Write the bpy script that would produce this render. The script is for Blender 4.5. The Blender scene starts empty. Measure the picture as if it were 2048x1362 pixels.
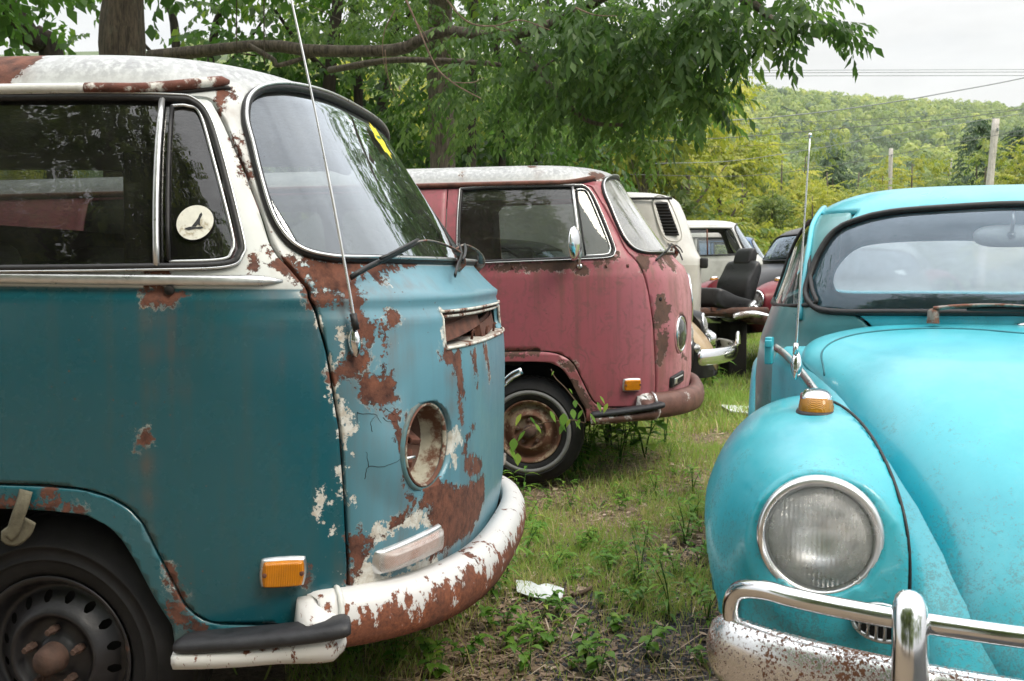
import bpy, bmesh, math, random
import numpy as np
from mathutils import Vector, Matrix, Euler

R = math.radians
rng = np.random.default_rng(7)
random.seed(7)
scn = bpy.context.scene
COL = scn.collection

# ------------------------------------------------------------------ camera
cam_d = bpy.data.cameras.new("camera")
cam = bpy.data.objects.new("camera", cam_d)
COL.objects.link(cam)
cam.location = (0, 0, 1.2)
cam.rotation_euler = (R(90 - 4.02), 0, 0)
cam_d.sensor_width = 36
cam_d.lens = 35.0
cam_d.clip_start = 0.05
cam_d.clip_end = 6000
cam_d.dof.use_dof = True
cam_d.dof.focus_distance = 2.7
cam_d.dof.aperture_fstop = 13.0
scn.camera = cam

# ------------------------------------------------------------------ light
SUN_EL, SUN_AZ = R(50), R(128)          # azimuth from +Y towards +X: the open sky on the right
w = bpy.data.worlds.new("World")
scn.world = w
w.use_nodes = True
wn = w.node_tree
wn.nodes.clear()


def N(nt, typ, ins=None, **pr):
    n = nt.nodes.new(typ)
    for k, v in pr.items():
        setattr(n, k, v)
    for k, v in (ins or {}).items():
        s = n.inputs[k]
        if isinstance(v, bpy.types.NodeSocket):
            nt.links.new(v, s)
        elif v is not None:
            if isinstance(v, (tuple, list)) and len(v) == 3 and s.type == 'RGBA':
                v = (*v, 1)
            s.default_value = v
    return n


def mth(nt, op, a, b=None, c=None, clamp=False):
    n = N(nt, 'ShaderNodeMath', {0: a, 1: b, 2: c}, operation=op)
    n.use_clamp = clamp
    return n.outputs[0]


def mixc(nt, f, a, b, mode='MIX'):
    n = N(nt, 'ShaderNodeMix', {0: f, 6: a, 7: b}, data_type='RGBA', blend_type=mode)
    return n.outputs[2]


def sstep(nt, x, lo, hi, a=0.0, b=1.0):
    return N(nt, 'ShaderNodeMapRange', {0: x, 1: lo, 2: hi, 3: a, 4: b}, interpolation_type='SMOOTHSTEP').outputs[0]


def lin(nt, x, lo, hi, a=0.0, b=1.0):
    return N(nt, 'ShaderNodeMapRange', {0: x, 1: lo, 2: hi, 3: a, 4: b}).outputs[0]


def noise(nt, vec, scale, detail=4, rough=.55, dist=0.0, color=False):
    n = N(nt, 'ShaderNodeTexNoise', {'Vector': vec, 'Scale': scale, 'Detail': detail, 'Roughness': rough, 'Distortion': dist})
    return n.outputs['Color' if color else 'Fac']


def scalev(nt, vec, s):
    return N(nt, 'ShaderNodeVectorMath', {0: vec, 1: s}, operation='MULTIPLY').outputs[0]


sky = N(wn, 'ShaderNodeTexSky', sky_type='NISHITA')
sky.sun_disc = False
sky.sun_elevation = SUN_EL
sky.sun_rotation = SUN_AZ
sky.air_density = 1.0
sky.dust_density = 2.0
tc = N(wn, 'ShaderNodeTexCoord')
sep = N(wn, 'ShaderNodeSeparateXYZ', {0: tc.outputs['Generated']})
cl = noise(wn, scalev(wn, tc.outputs['Generated'], (1.2, 1.2, 5.0)), 1.6, 6, .55)
cl2 = noise(wn, scalev(wn, tc.outputs['Generated'], (1.0, 1.0, 3.5)), 3.5, 5, .6)
el = mth(wn, 'MAXIMUM', sep.outputs[2], 0.0)
grad = mth(wn, 'MULTIPLY_ADD', mth(wn, 'POWER', el, 1.5), 2.9, .80)                       # an overcast sky is brighter overhead
var = mth(wn, 'MULTIPLY_ADD', cl2, 0.55, 0.72)
lum = mth(wn, 'MULTIPLY', mth(wn, 'MULTIPLY', grad, var), 7.3)
ccol = N(wn, 'ShaderNodeVectorMath', {0: (1.0, 1.005, 1.02), 'Scale': lum}, operation='SCALE').outputs[0]
cover = sstep(wn, cl, .25, .5, .72, .96)
bg = N(wn, 'ShaderNodeBackground', {'Color': mixc(wn, cover, sky.outputs[0], ccol), 'Strength': 0.1})
N(wn, 'ShaderNodeOutputWorld', {'Surface': bg.outputs[0]})

sun_d = bpy.data.lights.new("sun", 'SUN')
sun_d.energy = 1.9
sun_d.angle = R(22)
sun_d.color = (1.0, .90, .74)
sun = bpy.data.objects.new("sun", sun_d)
COL.objects.link(sun)
sd = Vector((math.sin(SUN_AZ) * math.cos(SUN_EL), math.cos(SUN_AZ) * math.cos(SUN_EL), math.sin(SUN_EL)))
sun.rotation_euler = sd.to_track_quat('Z', 'Y').to_euler()

scn.view_settings.view_transform = 'Standard'
scn.view_settings.look = 'None'
scn.view_settings.exposure = 0.33
scn.view_settings.gamma = 1
scn.cycles.max_bounces = 8
scn.cycles.diffuse_bounces = 3
scn.cycles.glossy_bounces = 4
scn.cycles.transparent_max_bounces = 16
scn.cycles.caustics_reflective = False
scn.cycles.caustics_refractive = False
scn.cycles.use_denoising = True


# ------------------------------------------------------------------ object helpers
def tag(o, label, cat, group=None):
    o['label'] = label
    o['category'] = cat
    if group:
        o['group'] = group
    return o


def thing(name, label, cat, loc=(0, 0, 0), rot=(0, 0, 0), group=None):
    o = bpy.data.objects.new(name, None)
    COL.objects.link(o)
    o.empty_display_size = .2
    o.location = loc
    o.rotation_euler = rot
    return tag(o, label, cat, group)


def mk(name, V, F, mat, parent=None, smooth=True, attrs=None):
    V = np.asarray(V, dtype=np.float32).reshape(-1, 3)
    me = bpy.data.meshes.new(name)
    if isinstance(F, np.ndarray):
        k = F.shape[1]
        me.vertices.add(len(V))
        me.vertices.foreach_set('co', V.ravel())
        me.loops.add(F.size)
        me.loops.foreach_set('vertex_index', F.astype(np.int32).ravel())
        me.polygons.add(len(F))
        me.polygons.foreach_set('loop_start', np.arange(0, F.size, k, dtype=np.int32))
        me.update(calc_edges=True)
        me.validate()
    else:
        me.from_pydata(V.tolist(), [], [tuple(int(i) for i in f) for f in F])
    if smooth and len(me.polygons):
        me.polygons.foreach_set('use_smooth', np.ones(len(me.polygons), dtype=bool))
    if mat is not None:
        me.materials.append(mat)
    for k, (typ, arr) in (attrs or {}).items():
        a = me.attributes.new(k, typ, 'POINT')
        a.data.foreach_set('color' if 'COLOR' in typ else 'value', np.asarray(arr, dtype=np.float32).ravel())
    me.update()
    o = bpy.data.objects.new(name, me)
    COL.objects.link(o)
    if parent is not None:
        o.parent = parent
    return o


class MB:
    """collects pieces of ONE part"""
    def __init__(s):
        s.V = []; s.F = []; s.n = 0

    def add(s, V, F):
        V = np.asarray(V, float).reshape(-1, 3)
        s.V.append(V)
        s.F += [tuple(int(i) + s.n for i in f) for f in F]
        s.n += len(V)
        return s

    def box(s, c, d, rot=None, bev=0.0):
        c = np.asarray(c, float); hx, hy, hz = np.asarray(d, float) / 2
        if bev <= 0:
            V = np.array([(x, y, z) for x in (-hx, hx) for y in (-hy, hy) for z in (-hz, hz)])
            F = [(0, 1, 3, 2), (4, 6, 7, 5), (0, 4, 5, 1), (2, 3, 7, 6), (0, 2, 6, 4), (1, 5, 7, 3)]
        else:
            bm = bmesh.new()
            bmesh.ops.create_cube(bm, size=1)
            for v in bm.verts:
                v.co = Vector((v.co.x * 2 * hx, v.co.y * 2 * hy, v.co.z * 2 * hz))
            bmesh.ops.bevel(bm, geom=bm.edges[:], offset=min(bev, .98 * min(hx, hy, hz)), segments=3, affect='EDGES', profile=.5)
            V = np.array([v.co[:] for v in bm.verts]); F = [[v.index for v in f.verts] for f in bm.faces]
            bm.verts.index_update()
            F = [[v.index for v in f.verts] for f in bm.faces]
            bm.free()
        if rot is not None:
            V = V @ np.array(Euler(rot).to_matrix()).T
        return s.add(V + c, F)

    def tube(s, P, r, n=8, cap=True, flat=None, up=None, closed=False):
        V, F = sweep(P, circ(1, n), r, up=up, closed=closed, cap=cap, flat=flat)
        return s.add(V, F)

    def build(s, name, mat, parent=None, smooth=True, attrs=None):
        return mk(name, np.vstack(s.V), s.F, mat, parent, smooth, attrs)


def circ(r, n):
    t = np.arange(n) / n * 2 * np.pi
    return np.stack([r * np.cos(t), r * np.sin(t)], 1)


def sweep(P, prof, scale=1.0, up=None, closed=False, cap=True, flat=None):
    """sweep a closed 2D profile (x: side, y: up) along P; scale scalar or per point; up: fixed vector or per-point normals"""
    P = np.asarray(P, float); n = len(P)
    T = np.gradient(P, axis=0)
    prof = np.asarray(prof, float); m = prof.shape[-2]
    if closed:
        T = np.roll(P, -1, 0) - np.roll(P, 1, 0)
    T /= np.linalg.norm(T, axis=1)[:, None] + 1e-12
    sc = np.broadcast_to(np.asarray(scale, float), (n,)) if np.ndim(scale) <= 1 else scale
    if up is None:
        u0 = np.array([0, 0, 1.0]) if abs(T[0][2]) < .9 else np.array([1.0, 0, 0])
        U = np.zeros((n, 3)); u = u0
        for i in range(n):
            u = u - T[i] * (u @ T[i]); u = u / (np.linalg.norm(u) + 1e-12); U[i] = u
    else:
        U = np.broadcast_to(np.asarray(up, float), (n, 3)).copy()
        U -= T * np.sum(U * T, 1)[:, None]
        U /= np.linalg.norm(U, axis=1)[:, None] + 1e-12
    S = np.cross(T, U)
    pr = np.asarray(prof, float)
    if flat is not None:
        pr = pr * np.asarray(flat)
    pr = pr if pr.ndim == 3 else pr[None]
    V = P[:, None, :] + sc[:, None, None] * (pr[:, :, 0:1] * S[:, None, :] + pr[:, :, 1:2] * U[:, None, :])
    F = []
    for i in range(n if closed else n - 1):
        a = i * m; b = ((i + 1) % n) * m
        for j in range(m):
            k = (j + 1) % m
            F.append((a + j, a + k, b + k, b + j))
    if cap and not closed:
        F.append(tuple(range(m - 1, -1, -1))); F.append(tuple(range((n - 1) * m, n * m)))
    return V.reshape(-1, 3), F


def lathe(prof, n=40, axis='y', cap=False):
    """prof: (axial, radius) rows, revolved about an axis"""
    prof = np.asarray(prof, float); m = len(prof)
    t = np.arange(n) / n * 2 * np.pi
    A = np.repeat(prof[:, 0], n); Rr = np.repeat(prof[:, 1], n); tt = np.tile(t, m)
    c, s_ = Rr * np.cos(tt), Rr * np.sin(tt)
    V = {'y': np.stack([c, A, s_], 1), 'x': np.stack([A, c, s_], 1), 'z': np.stack([c, s_, A], 1)}[axis]
    F = []
    for i in range(m - 1):
        for j in range(n):
            k = (j + 1) % n
            F.append((i * n + j, i * n + k, (i + 1) * n + k, (i + 1) * n + j))
    if cap:
        F.append(tuple(range(n))); F.append(tuple(range((m - 1) * n, m * n)))
    return V, F


def crv(P, n, closed=False):
    """Catmull-Rom through P, n samples"""
    P = np.asarray(P, float)
    if closed:
        Q = np.vstack([P[-1], P, P[0], P[1]]); segs = len(P)
    else:
        Q = np.vstack([2 * P[0] - P[1], P, 2 * P[-1] - P[-2]]); segs = len(P) - 1
    t = np.linspace(0, segs, n, endpoint=not closed); i = np.minimum(t.astype(int), segs - 1); f = (t - i)[:, None]
    a, b, c, d = Q[i], Q[i + 1], Q[i + 2], Q[i + 3]
    return .5 * ((2 * b) + (c - a) * f + (2 * a - 5 * b + 4 * c - d) * f ** 2 + (3 * b - a - 3 * c + d) * f ** 3)


def sdf_poly(P, poly):
    """signed distance to a polygon, negative inside"""
    P = np.asarray(P, float); A = np.asarray(poly, float); B = np.roll(A, -1, 0)
    d = np.full(len(P), 1e9); ins = np.zeros(len(P), bool)
    for a, b in zip(A, B):
        e = b - a; w_ = P - a
        t = np.clip((w_ @ e) / max(e @ e, 1e-12), 0, 1)
        q = w_ - t[:, None] * e
        d = np.minimum(d, np.hypot(q[:, 0], q[:, 1]))
        cnd = (a[1] > P[:, 1]) != (b[1] > P[:, 1])
        if abs(b[1] - a[1]) > 1e-12:
            xx = a[0] + (P[:, 1] - a[1]) / (b[1] - a[1]) * e[0]
            ins ^= cnd & (P[:, 0] < xx)
    return np.where(ins, -d, d)


def cut(V, F, ph):
    """split faces by the zero line of ph (per vertex); V rows may carry extra columns"""
    ph = np.where(np.abs(ph) < 1e-6, 1e-6, ph)
    base = len(V); new = []; cache = {}; neg = []; pos = []
    sg = ph > 0

    def xv(i, j):
        k = (i, j) if i < j else (j, i)
        if k not in cache:
            t = ph[k[0]] / (ph[k[0]] - ph[k[1]])
            new.append(V[k[0]] + t * (V[k[1]] - V[k[0]])); cache[k] = base + len(new) - 1
        return cache[k]
    for f in F:
        s = [sg[i] for i in f]
        if all(s):
            pos.append(f)
        elif not any(s):
            neg.append(f)
        else:
            p = []; q = []
            for a in range(len(f)):
                i, j = f[a], f[(a + 1) % len(f)]
                (p if sg[i] else q).append(i)
                if sg[i] != sg[j]:
                    k = xv(i, j); p.append(k); q.append(k)
            if len(p) > 2: pos.append(tuple(p))
            if len(q) > 2: neg.append(tuple(q))
    V2 = np.vstack([V, np.array(new)]) if new else V
    return V2, neg, pos


def compact(V, F):
    used = sorted({i for f in F for i in f}); mp = {i: k for k, i in enumerate(used)}
    return V[used], [tuple(mp[i] for i in f) for f in F]


def vnormals(V, F):
    Nn = np.zeros((len(V), 3))
    for f in F:
        a, b, c = V[f[0]][:3], V[f[1]][:3], V[f[2]][:3]
        nn = np.cross(b - a, c - a)
        if len(f) > 3:
            nn = nn + np.cross(c - a, V[f[3]][:3] - a)
        for i in f: Nn[i] += nn
    return Nn / (np.linalg.norm(Nn, axis=1)[:, None] + 1e-12)


def flange(V, F, depth, sel=None):
    """turn the open edges of a sheet inwards so it reads as pressed metal"""
    cnt = {}
    for f in F:
        for a in range(len(f)):
            i, j = f[a], f[(a + 1) % len(f)]
            k = (min(i, j), max(i, j))
            cnt[k] = None if k in cnt else (i, j)
    Nn = vnormals(V, F); V = list(V); mp = {}; F = list(F)
    for e in cnt.values():
        if e is None or (sel is not None and not (sel(V[e[0]]) and sel(V[e[1]]))): continue
        for i in e:
            if i not in mp:
                v = np.array(V[i], float); v[:3] -= Nn[i] * depth; mp[i] = len(V); V.append(v)
        i, j = e
        F.append((j, i, mp[i], mp[j]))
    return np.array(V), F
# ------------------------------------------------------------------ materials
def newmat(name):
    m = bpy.data.materials.new(name)
    m.use_nodes = True
    nt = m.node_tree
    nt.nodes.clear()
    return m, nt


def out(nt, sh):
    N(nt, 'ShaderNodeOutputMaterial', {'Surface': sh})


def pbsdf(nt, col, rough=.5, metal=0.0, normal=None, **kw):
    d = {'Base Color': col, 'Roughness': rough, 'Metallic': metal}
    if normal is not None: d['Normal'] = normal
    d.update(kw)
    return N(nt, 'ShaderNodeBsdfPrincipled', d).outputs[0]


def bump(nt, h, strength=.3, dist=.01):
    return N(nt, 'ShaderNodeBump', {'Height': h, 'Strength': strength, 'Distance': dist}).outputs[0]


def obj_co(nt):
    return N(nt, 'ShaderNodeTexCoord').outputs['Object']


def simple(name, col, rough=.5, metal=0.0, var=.25, scale=20, bmp=0.15, col2=None, thr=None, bscale=None, **kw):
    """a base colour broken up by noise; col2 appears in patches above thr"""
    m, nt = newmat(name); co = obj_co(nt)
    n1 = noise(nt, co, scale, 5, .6)
    c = mixc(nt, lin(nt, n1, .3, .7), tuple(x * (1 - var) for x in col), tuple(min(1, x * (1 + var)) for x in col))
    r = lin(nt, n1, .3, .7, max(0.02, rough - .08), min(1, rough + .08))
    mt = metal
    if col2 is not None:
        n2 = noise(nt, co, scale * .6, 7, .68)
        f = sstep(nt, n2, thr - .05, thr + .05)
        c = mixc(nt, f, c, col2)
        r = mth(nt, 'MULTIPLY_ADD', f, .85 - rough, rough)
        mt = mth(nt, 'MULTIPLY_ADD', f, -metal, metal)
    nb = noise(nt, co, bscale or scale * 4, 4, .6)
    out(nt, pbsdf(nt, c, r, mt, bump(nt, nb, bmp, .004), **kw))
    return m


RUST_D, RUST_L = (.040, .018, .015), (.23, .088, .052)


def rust_color(nt, co, scale=30, grey=0.0):
    n1 = noise(nt, co, scale, 6, .65)
    n2 = noise(nt, co, scale * .25, 4, .6)
    c = mixc(nt, lin(nt, n1, .3, .72), RUST_D, RUST_L)
    return mixc(nt, lin(nt, n2, .45, .75, 0, .55), c, (.13, .055, .042))


def paint(name, low, faded, white, zb, zsoft=.003, roof_grime=True, rust_sheen=.0, gloss=.28, coat=.35, mott=None, roof_white=True, rust_tint=None):
    """old two-tone paint. 'wear': R rust, G chips to primer, B rust stain, A sun-faded"""
    m, nt = newmat(name); co = obj_co(nt)
    at = N(nt, 'ShaderNodeAttribute', attribute_name='wear')
    sp = N(nt, 'ShaderNodeSeparateColor', {0: at.outputs['Color']})
    Rr, Gg, Bb, Aa = sp.outputs[0], sp.outputs[1], sp.outputs[2], at.outputs['Alpha']
    z = N(nt, 'ShaderNodeSeparateXYZ', {0: co}).outputs[2]
    n_big = noise(nt, co, 3.0, 4, .6)
    n_mid = noise(nt, co, 14, 5, .62)
    n_fin = noise(nt, co, 60, 5, .65)
    n_edge = noise(nt, co, 38, 7, .72)
    streak = noise(nt, scalev(nt, co, (26, 26, 1.6)), 1.0, 5, .6)
    # base paint
    c = mixc(nt, Aa, low, faded)
    c = mixc(nt, lin(nt, n_big, .3, .7, 0, .35), c, mixc(nt, .55, c, faded))
    if mott:
        worm = N(nt, 'ShaderNodeTexWave', {'Vector': co, 'Scale': 4.0, 'Distortion': 22.0, 'Detail': 4.0, 'Detail Scale': 2.2}).outputs['Fac']
        wm = mth(nt, 'MULTIPLY', sstep(nt, worm, .5, .8), lin(nt, n_mid, .42, .62), clamp=True)
        c = mixc(nt, mth(nt, 'MULTIPLY', wm, .45), c, mott)
        c = mixc(nt, lin(nt, streak, .48, .75, 0, .5), c, mott)
    c = mixc(nt, lin(nt, streak, .5, .8, 0, .2), c, (.10, .085, .06))
    # white upper half
    wg = mixc(nt, lin(nt, n_mid, .35, .7, 0, .35), white, tuple(x * .72 for x in white))
    if roof_grime:
        lich = mth(nt, 'MULTIPLY', sstep(nt, n_fin, .36, .58), sstep(nt, z, 1.60, 1.67), clamp=True)
        lich = mth(nt, 'MULTIPLY', lich, lin(nt, n_mid, .35, .6, .5, 1.0))
        wg = mixc(nt, mth(nt, 'MULTIPLY', sstep(nt, z, 1.605, 1.66), lin(nt, n_big, .3, .7, .3, .7)), wg, (.38, .40, .42))
        wg = mixc(nt, mth(nt, 'MULTIPLY', lich, .85), wg, (.24, .25, .26))
    spk = sstep(nt, n_fin, .66, .72)
    wg = mixc(nt, mth(nt, 'MULTIPLY', spk, .55), wg, (.18, .15, .12))
    top = sstep(nt, z, zb - zsoft, zb + zsoft)
    c = mixc(nt, top, c, wg)
    # stains, chips, rust and a painted edge shadow
    st = mth(nt, 'MULTIPLY', Bb, lin(nt, streak, .35, .68), clamp=True)
    c = mixc(nt, mth(nt, 'MULTIPLY', st, .75), c, (.17, .085, .05))
    e = mth(nt, 'ADD', mth(nt, 'MULTIPLY', mth(nt, 'SUBTRACT', n_edge, .5), 1.35), mth(nt, 'MULTIPLY', mth(nt, 'SUBTRACT', n_mid, .5), .55))
    rr = mth(nt, 'ADD', Rr, mth(nt, 'MULTIPLY', e, lin(nt, Rr, 0.0, .25, .35, 1)))
    gg = mth(nt, 'ADD', Gg, mth(nt, 'MULTIPLY', e, lin(nt, Gg, 0.0, .25, .3, 1.5)))
    chip = sstep(nt, gg, .47, .53)
    halo = mth(nt, 'MULTIPLY', sstep(nt, rr, .36, .42), lin(nt, n_mid, .45, .6), clamp=True)
    prim = mixc(nt, lin(nt, n_fin, .45, .65), (.70, .68, .62), (.48, .30, .18))
    c = mixc(nt, mth(nt, 'MULTIPLY', halo, mth(nt, 'MULTIPLY', sstep(nt, n_big, .4, .62), .8)), c, prim)
    c = mixc(nt, chip, c, mixc(nt, lin(nt, n_fin, .42, .66, 0, .8), (.66, .66, .62), (.42, .36, .28)))
    rm = sstep(nt, rr, .45, .51)
    lip_shade = mth(nt, 'MULTIPLY', mth(nt, 'MULTIPLY', sstep(nt, rr, .42, .46), sstep(nt, rr, .56, .49)), lin(nt, n_mid, .4, .6), clamp=True)
    # specks of rust everywhere on old paint
    vo = N(nt, 'ShaderNodeTexVoronoi', {'Vector': co, 'Scale': 34.0}).outputs['Distance']
    pit = mth(nt, 'MULTIPLY', mth(nt, 'LESS_THAN', mth(nt, 'ADD', vo, mth(nt, 'MULTIPLY', n_edge, .16)), .15), sstep(nt, n_big, .46, .62), clamp=True)
    rm = mth(nt, 'MAXIMUM', rm, mth(nt, 'MULTIPLY', pit, .9))
    c = mixc(nt, rm, c, rust_color(nt, co) if rust_tint is None else mixc(nt, .7, rust_color(nt, co), rust_tint))
    c = mixc(nt, mth(nt, 'MULTIPLY', lip_shade, .7), c, (.03, .014, .010))  # dark band painted as the shadow of the lifted paint edge
    rough = mth(nt, 'ADD', mth(nt, 'MULTIPLY', rm, .55), mth(nt, 'MULTIPLY_ADD', Aa, .22, gloss), clamp=True)
    rough = mth(nt, 'ADD', rough, lin(nt, n_mid, .3, .7, -.06, .1), clamp=True)
    rough = mth(nt, 'MAXIMUM', rough, mth(nt, 'MULTIPLY', top, .45))
    h = mth(nt, 'ADD', mth(nt, 'MULTIPLY', rm, mth(nt, 'SUBTRACT', n_fin, .9)), mth(nt, 'MULTIPLY', chip, -.35))
    h = mth(nt, 'ADD', h, mth(nt, 'MULTIPLY', n_mid, .12))
    ct = mth(nt, 'MULTIPLY', mth(nt, 'SUBTRACT', 1.0, rm, clamp=True), mth(nt, 'MULTIPLY_ADD', top, -coat * .8, coat))
    out(nt, pbsdf(nt, c, rough, 0.0, bump(nt, h, .55, .004), **{'Coat Weight': ct, 'Coat Roughness': .16}))
    return m


def chrome(name, pit=.62, rust=.25, rough=.09, col=(.78, .79, .8), scale=55):
    m, nt = newmat(name); co = obj_co(nt)
    n1 = noise(nt, co, scale, 7, .72); n2 = noise(nt, co, 5, 4, .6)
    f = sstep(nt, mth(nt, 'ADD', n1, mth(nt, 'MULTIPLY', mth(nt, 'SUBTRACT', n2, .5), .6)), pit, pit + .06)
    c = mixc(nt, f, col, (.16, .07, .035))
    r = lin(nt, n2, .3, .7, rough * .6, rough * 2)
    r = mth(nt, 'MULTIPLY_ADD', f, .75, r)
    out(nt, pbsdf(nt, c, r, mth(nt, 'SUBTRACT', 1.0, f), bump(nt, mth(nt, 'MULTIPLY', f, n1), .3, .002)))
    return m


def glass(name, tint=(.86, .9, .88), dirt=.06, ior=1.5, boost=1.0, dirtcol=(.5, .5, .46), wavy=.0, gcol=(1, 1, 1), even=False):
    """a single thin pane: see-through with a Fresnel reflection and a film of dust"""
    m, nt = newmat(name); co = obj_co(nt)
    n1 = noise(nt, co, 7, 5, .65)
    nb = bump(nt, noise(nt, scalev(nt, co, (3, 3, 9)), 2.2, 2, .5), wavy, .02) if wavy else None
    fr = N(nt, 'ShaderNodeFresnel', {'IOR': ior, 'Normal': nb}).outputs[0]
    fr = mth(nt, 'MULTIPLY', fr, boost, clamp=True)
    tr = N(nt, 'ShaderNodeBsdfTransparent', {'Color': tint}).outputs[0]
    gl = N(nt, 'ShaderNodeBsdfGlossy', {'Color': gcol, 'Roughness': .015, 'Normal': nb}).outputs[0]
    df = N(nt, 'ShaderNodeMixShader', {0: .5, 1: N(nt, 'ShaderNodeBsdfDiffuse', {'Color': dirtcol}).outputs[0], 2: N(nt, 'ShaderNodeBsdfTranslucent', {'Color': dirtcol}).outputs[0]}).outputs[0]
    s = N(nt, 'ShaderNodeMixShader', {0: fr, 1: tr, 2: gl}).outputs[0]
    s = N(nt, 'ShaderNodeMixShader', {0: lin(nt, n1, .35, .75, dirt * (.85 if even else .3), dirt * (1.1 if even else 2)), 1: s, 2: df}).outputs[0]
    out(nt, s)
    return m


def lens_mat(name, col, rough=.15, trans=.5, ridge=90):
    m, nt = newmat(name); co = obj_co(nt)
    wv = N(nt, 'ShaderNodeTexWave', {'Vector': co, 'Scale': ridge, 'Distortion': 0.0}, bands_direction='X').outputs['Fac']
    n1 = noise(nt, co, 30, 4, .6)
    nb = bump(nt, wv, .5, .002)
    c = mixc(nt, lin(nt, n1, .35, .7), tuple(x * .8 for x in col), col)
    p = pbsdf(nt, c, rough, 0, nb, **{'Coat Weight': .6, 'Coat Roughness': .06})
    t = N(nt, 'ShaderNodeBsdfTranslucent', {'Color': col, 'Normal': nb}).outputs[0]
    out(nt, N(nt, 'ShaderNodeMixShader', {0: trans, 1: p, 2: t}).outputs[0])
    return m


def see_lens(name):
    """ribbed clear plastic, half see-through"""
    m, nt = newmat(name); co = obj_co(nt)
    wv = N(nt, 'ShaderNodeTexWave', {'Vector': co, 'Scale': 120.0, 'Distortion': 0.0}, bands_direction='DIAGONAL').outputs['Fac']
    n1 = noise(nt, co, 18, 5, .65); nb = bump(nt, wv, .25, .002)
    p = pbsdf(nt, (.80, .76, .74), .2, 0, nb, **{'Coat Weight': .8, 'Coat Roughness': .05})
    t = N(nt, 'ShaderNodeBsdfTransparent', {'Color': (.97, .95, .94)}).outputs[0]
    out(nt, N(nt, 'ShaderNodeMixShader', {0: mth(nt, 'MULTIPLY_ADD', wv, .12, lin(nt, n1, .35, .7, .22, .5)), 1: t, 2: p}).outputs[0])
    return m


def leafmat(name, cols, trans=.35, rough=.42):
    m, nt = newmat(name)
    at = N(nt, 'ShaderNodeAttribute', attribute_name='tint').outputs['Fac']
    ramp = N(nt, 'ShaderNodeValToRGB', {0: at})
    er = ramp.color_ramp.elements
    for i, c in enumerate(cols):
        p = i / max(1, len(cols) - 1)
        e = er[i] if i < 2 else er.new(p)
        e.position = p; e.color = (*c, 1)
    c = ramp.outputs[0]
    p = pbsdf(nt, c, rough, 0, **{'Specular IOR Level': .35})
    tcol = mixc(nt, .5, c, (.86, 1.0, .35), 'MULTIPLY')
    hs = N(nt, 'ShaderNodeHueSaturation', {'Saturation': 1.0, 'Value': 1.65, 'Color': tcol}).outputs[0]
    t = N(nt, 'ShaderNodeBsdfTranslucent', {'Color': hs}).outputs[0]
    out(nt, N(nt, 'ShaderNodeMixShader', {0: trans, 1: p, 2: t}).outputs[0])
    return m


M = {}
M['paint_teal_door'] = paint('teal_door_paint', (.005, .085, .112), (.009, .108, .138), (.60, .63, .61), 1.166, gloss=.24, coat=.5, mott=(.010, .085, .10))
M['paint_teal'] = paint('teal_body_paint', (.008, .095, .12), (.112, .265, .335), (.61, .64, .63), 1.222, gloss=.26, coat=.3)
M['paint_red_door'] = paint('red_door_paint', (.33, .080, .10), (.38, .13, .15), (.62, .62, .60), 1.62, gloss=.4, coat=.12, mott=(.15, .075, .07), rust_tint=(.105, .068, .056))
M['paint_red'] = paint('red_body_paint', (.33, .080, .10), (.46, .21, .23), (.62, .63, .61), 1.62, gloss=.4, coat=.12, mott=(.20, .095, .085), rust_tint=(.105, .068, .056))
M['rust'] = simple('rusted_steel', (.12, .048, .032), .85, 0, .5, 22, .5)
M['rust_rail'] = simple('rusted_gutter', (.13, .045, .03), .8, 0, .5, 22, .5, col2=(.70, .70, .66), thr=.60)
M['rubber'] = simple('black_rubber', (.012, .012, .013), .5, 0, .4, 40, .2)
M['rubber_grey'] = simple('weathered_rubber', (.022, .023, .027), .55, 0, .4, 30, .3)
M['dark'] = simple('underbody_black', (.008, .007, .006), .9, 0, .4, 20, .2)
M['chrome'] = chrome('chrome', .80)
M['chrome_rust'] = chrome('pitted_chrome', .53, rough=.16, scale=170)
M['chrome_dull'] = chrome('dull_chrome', .72, rough=.22)
M['alu'] = simple('aluminium_trim', (.62, .63, .63), .32, .9, .12, 30, .1)
M['steel_black'] = simple('black_steel_wheel', (.018, .018, .021), .38, .2, .4, 16, .15, col2=(.10, .05, .035), thr=.66)
M['rusty_white'] = simple('rusty_white_wheel', (.26, .19, .13), .7, 0, .4, 18, .3, col2=(.11, .048, .028), thr=.47)
M['hub_rust'] = simple('rusty_hub', (.06, .033, .024), .8, 0, .5, 30, .4)
M['amber'] = lens_mat('amber_lens', (.85, .30, .01), trans=.25)
M['clear_lens'] = see_lens('clear_lens')
M['signal_inner'] = simple('rosy_signal_inner', (.50, .30, .25), .5, 0, .2, 20, .1, col2=(.36, .14, .07), thr=.58)
M['lamp_amber'] = lens_mat('amber_signal_lens', (.62, .27, .02), trans=.25, ridge=160)
M['glass'] = glass('window_glass', dirt=.03, boost=1.3, wavy=.06)
M['glass_dusty'] = glass('dusty_rear_glass', (.85, .88, .88), dirt=.50, boost=.5, dirtcol=(.78, .83, .86), even=True)  # dust film made dense and pale so the pane reads bright
M['glass_mid'] = glass('mid_tint_window_glass', (.58, .62, .60), dirt=.05, boost=1.7, wavy=.06)  # tint darkened so the view through it is less bright
M['glass_dark'] = glass('dark_window_glass', (.42, .44, .43), dirt=.03, boost=1.5, wavy=.06)
M['glass_ws'] = glass('windshield_glass', (.80, .84, .82), dirt=.06, gcol=(.86, .93, 1.0), boost=3.0, wavy=.03)
M['glass_red'] = glass('dusty_windshield_glass', (.6, .62, .6), dirt=.4, boost=3.0, dirtcol=(.78, .78, .75))
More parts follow.
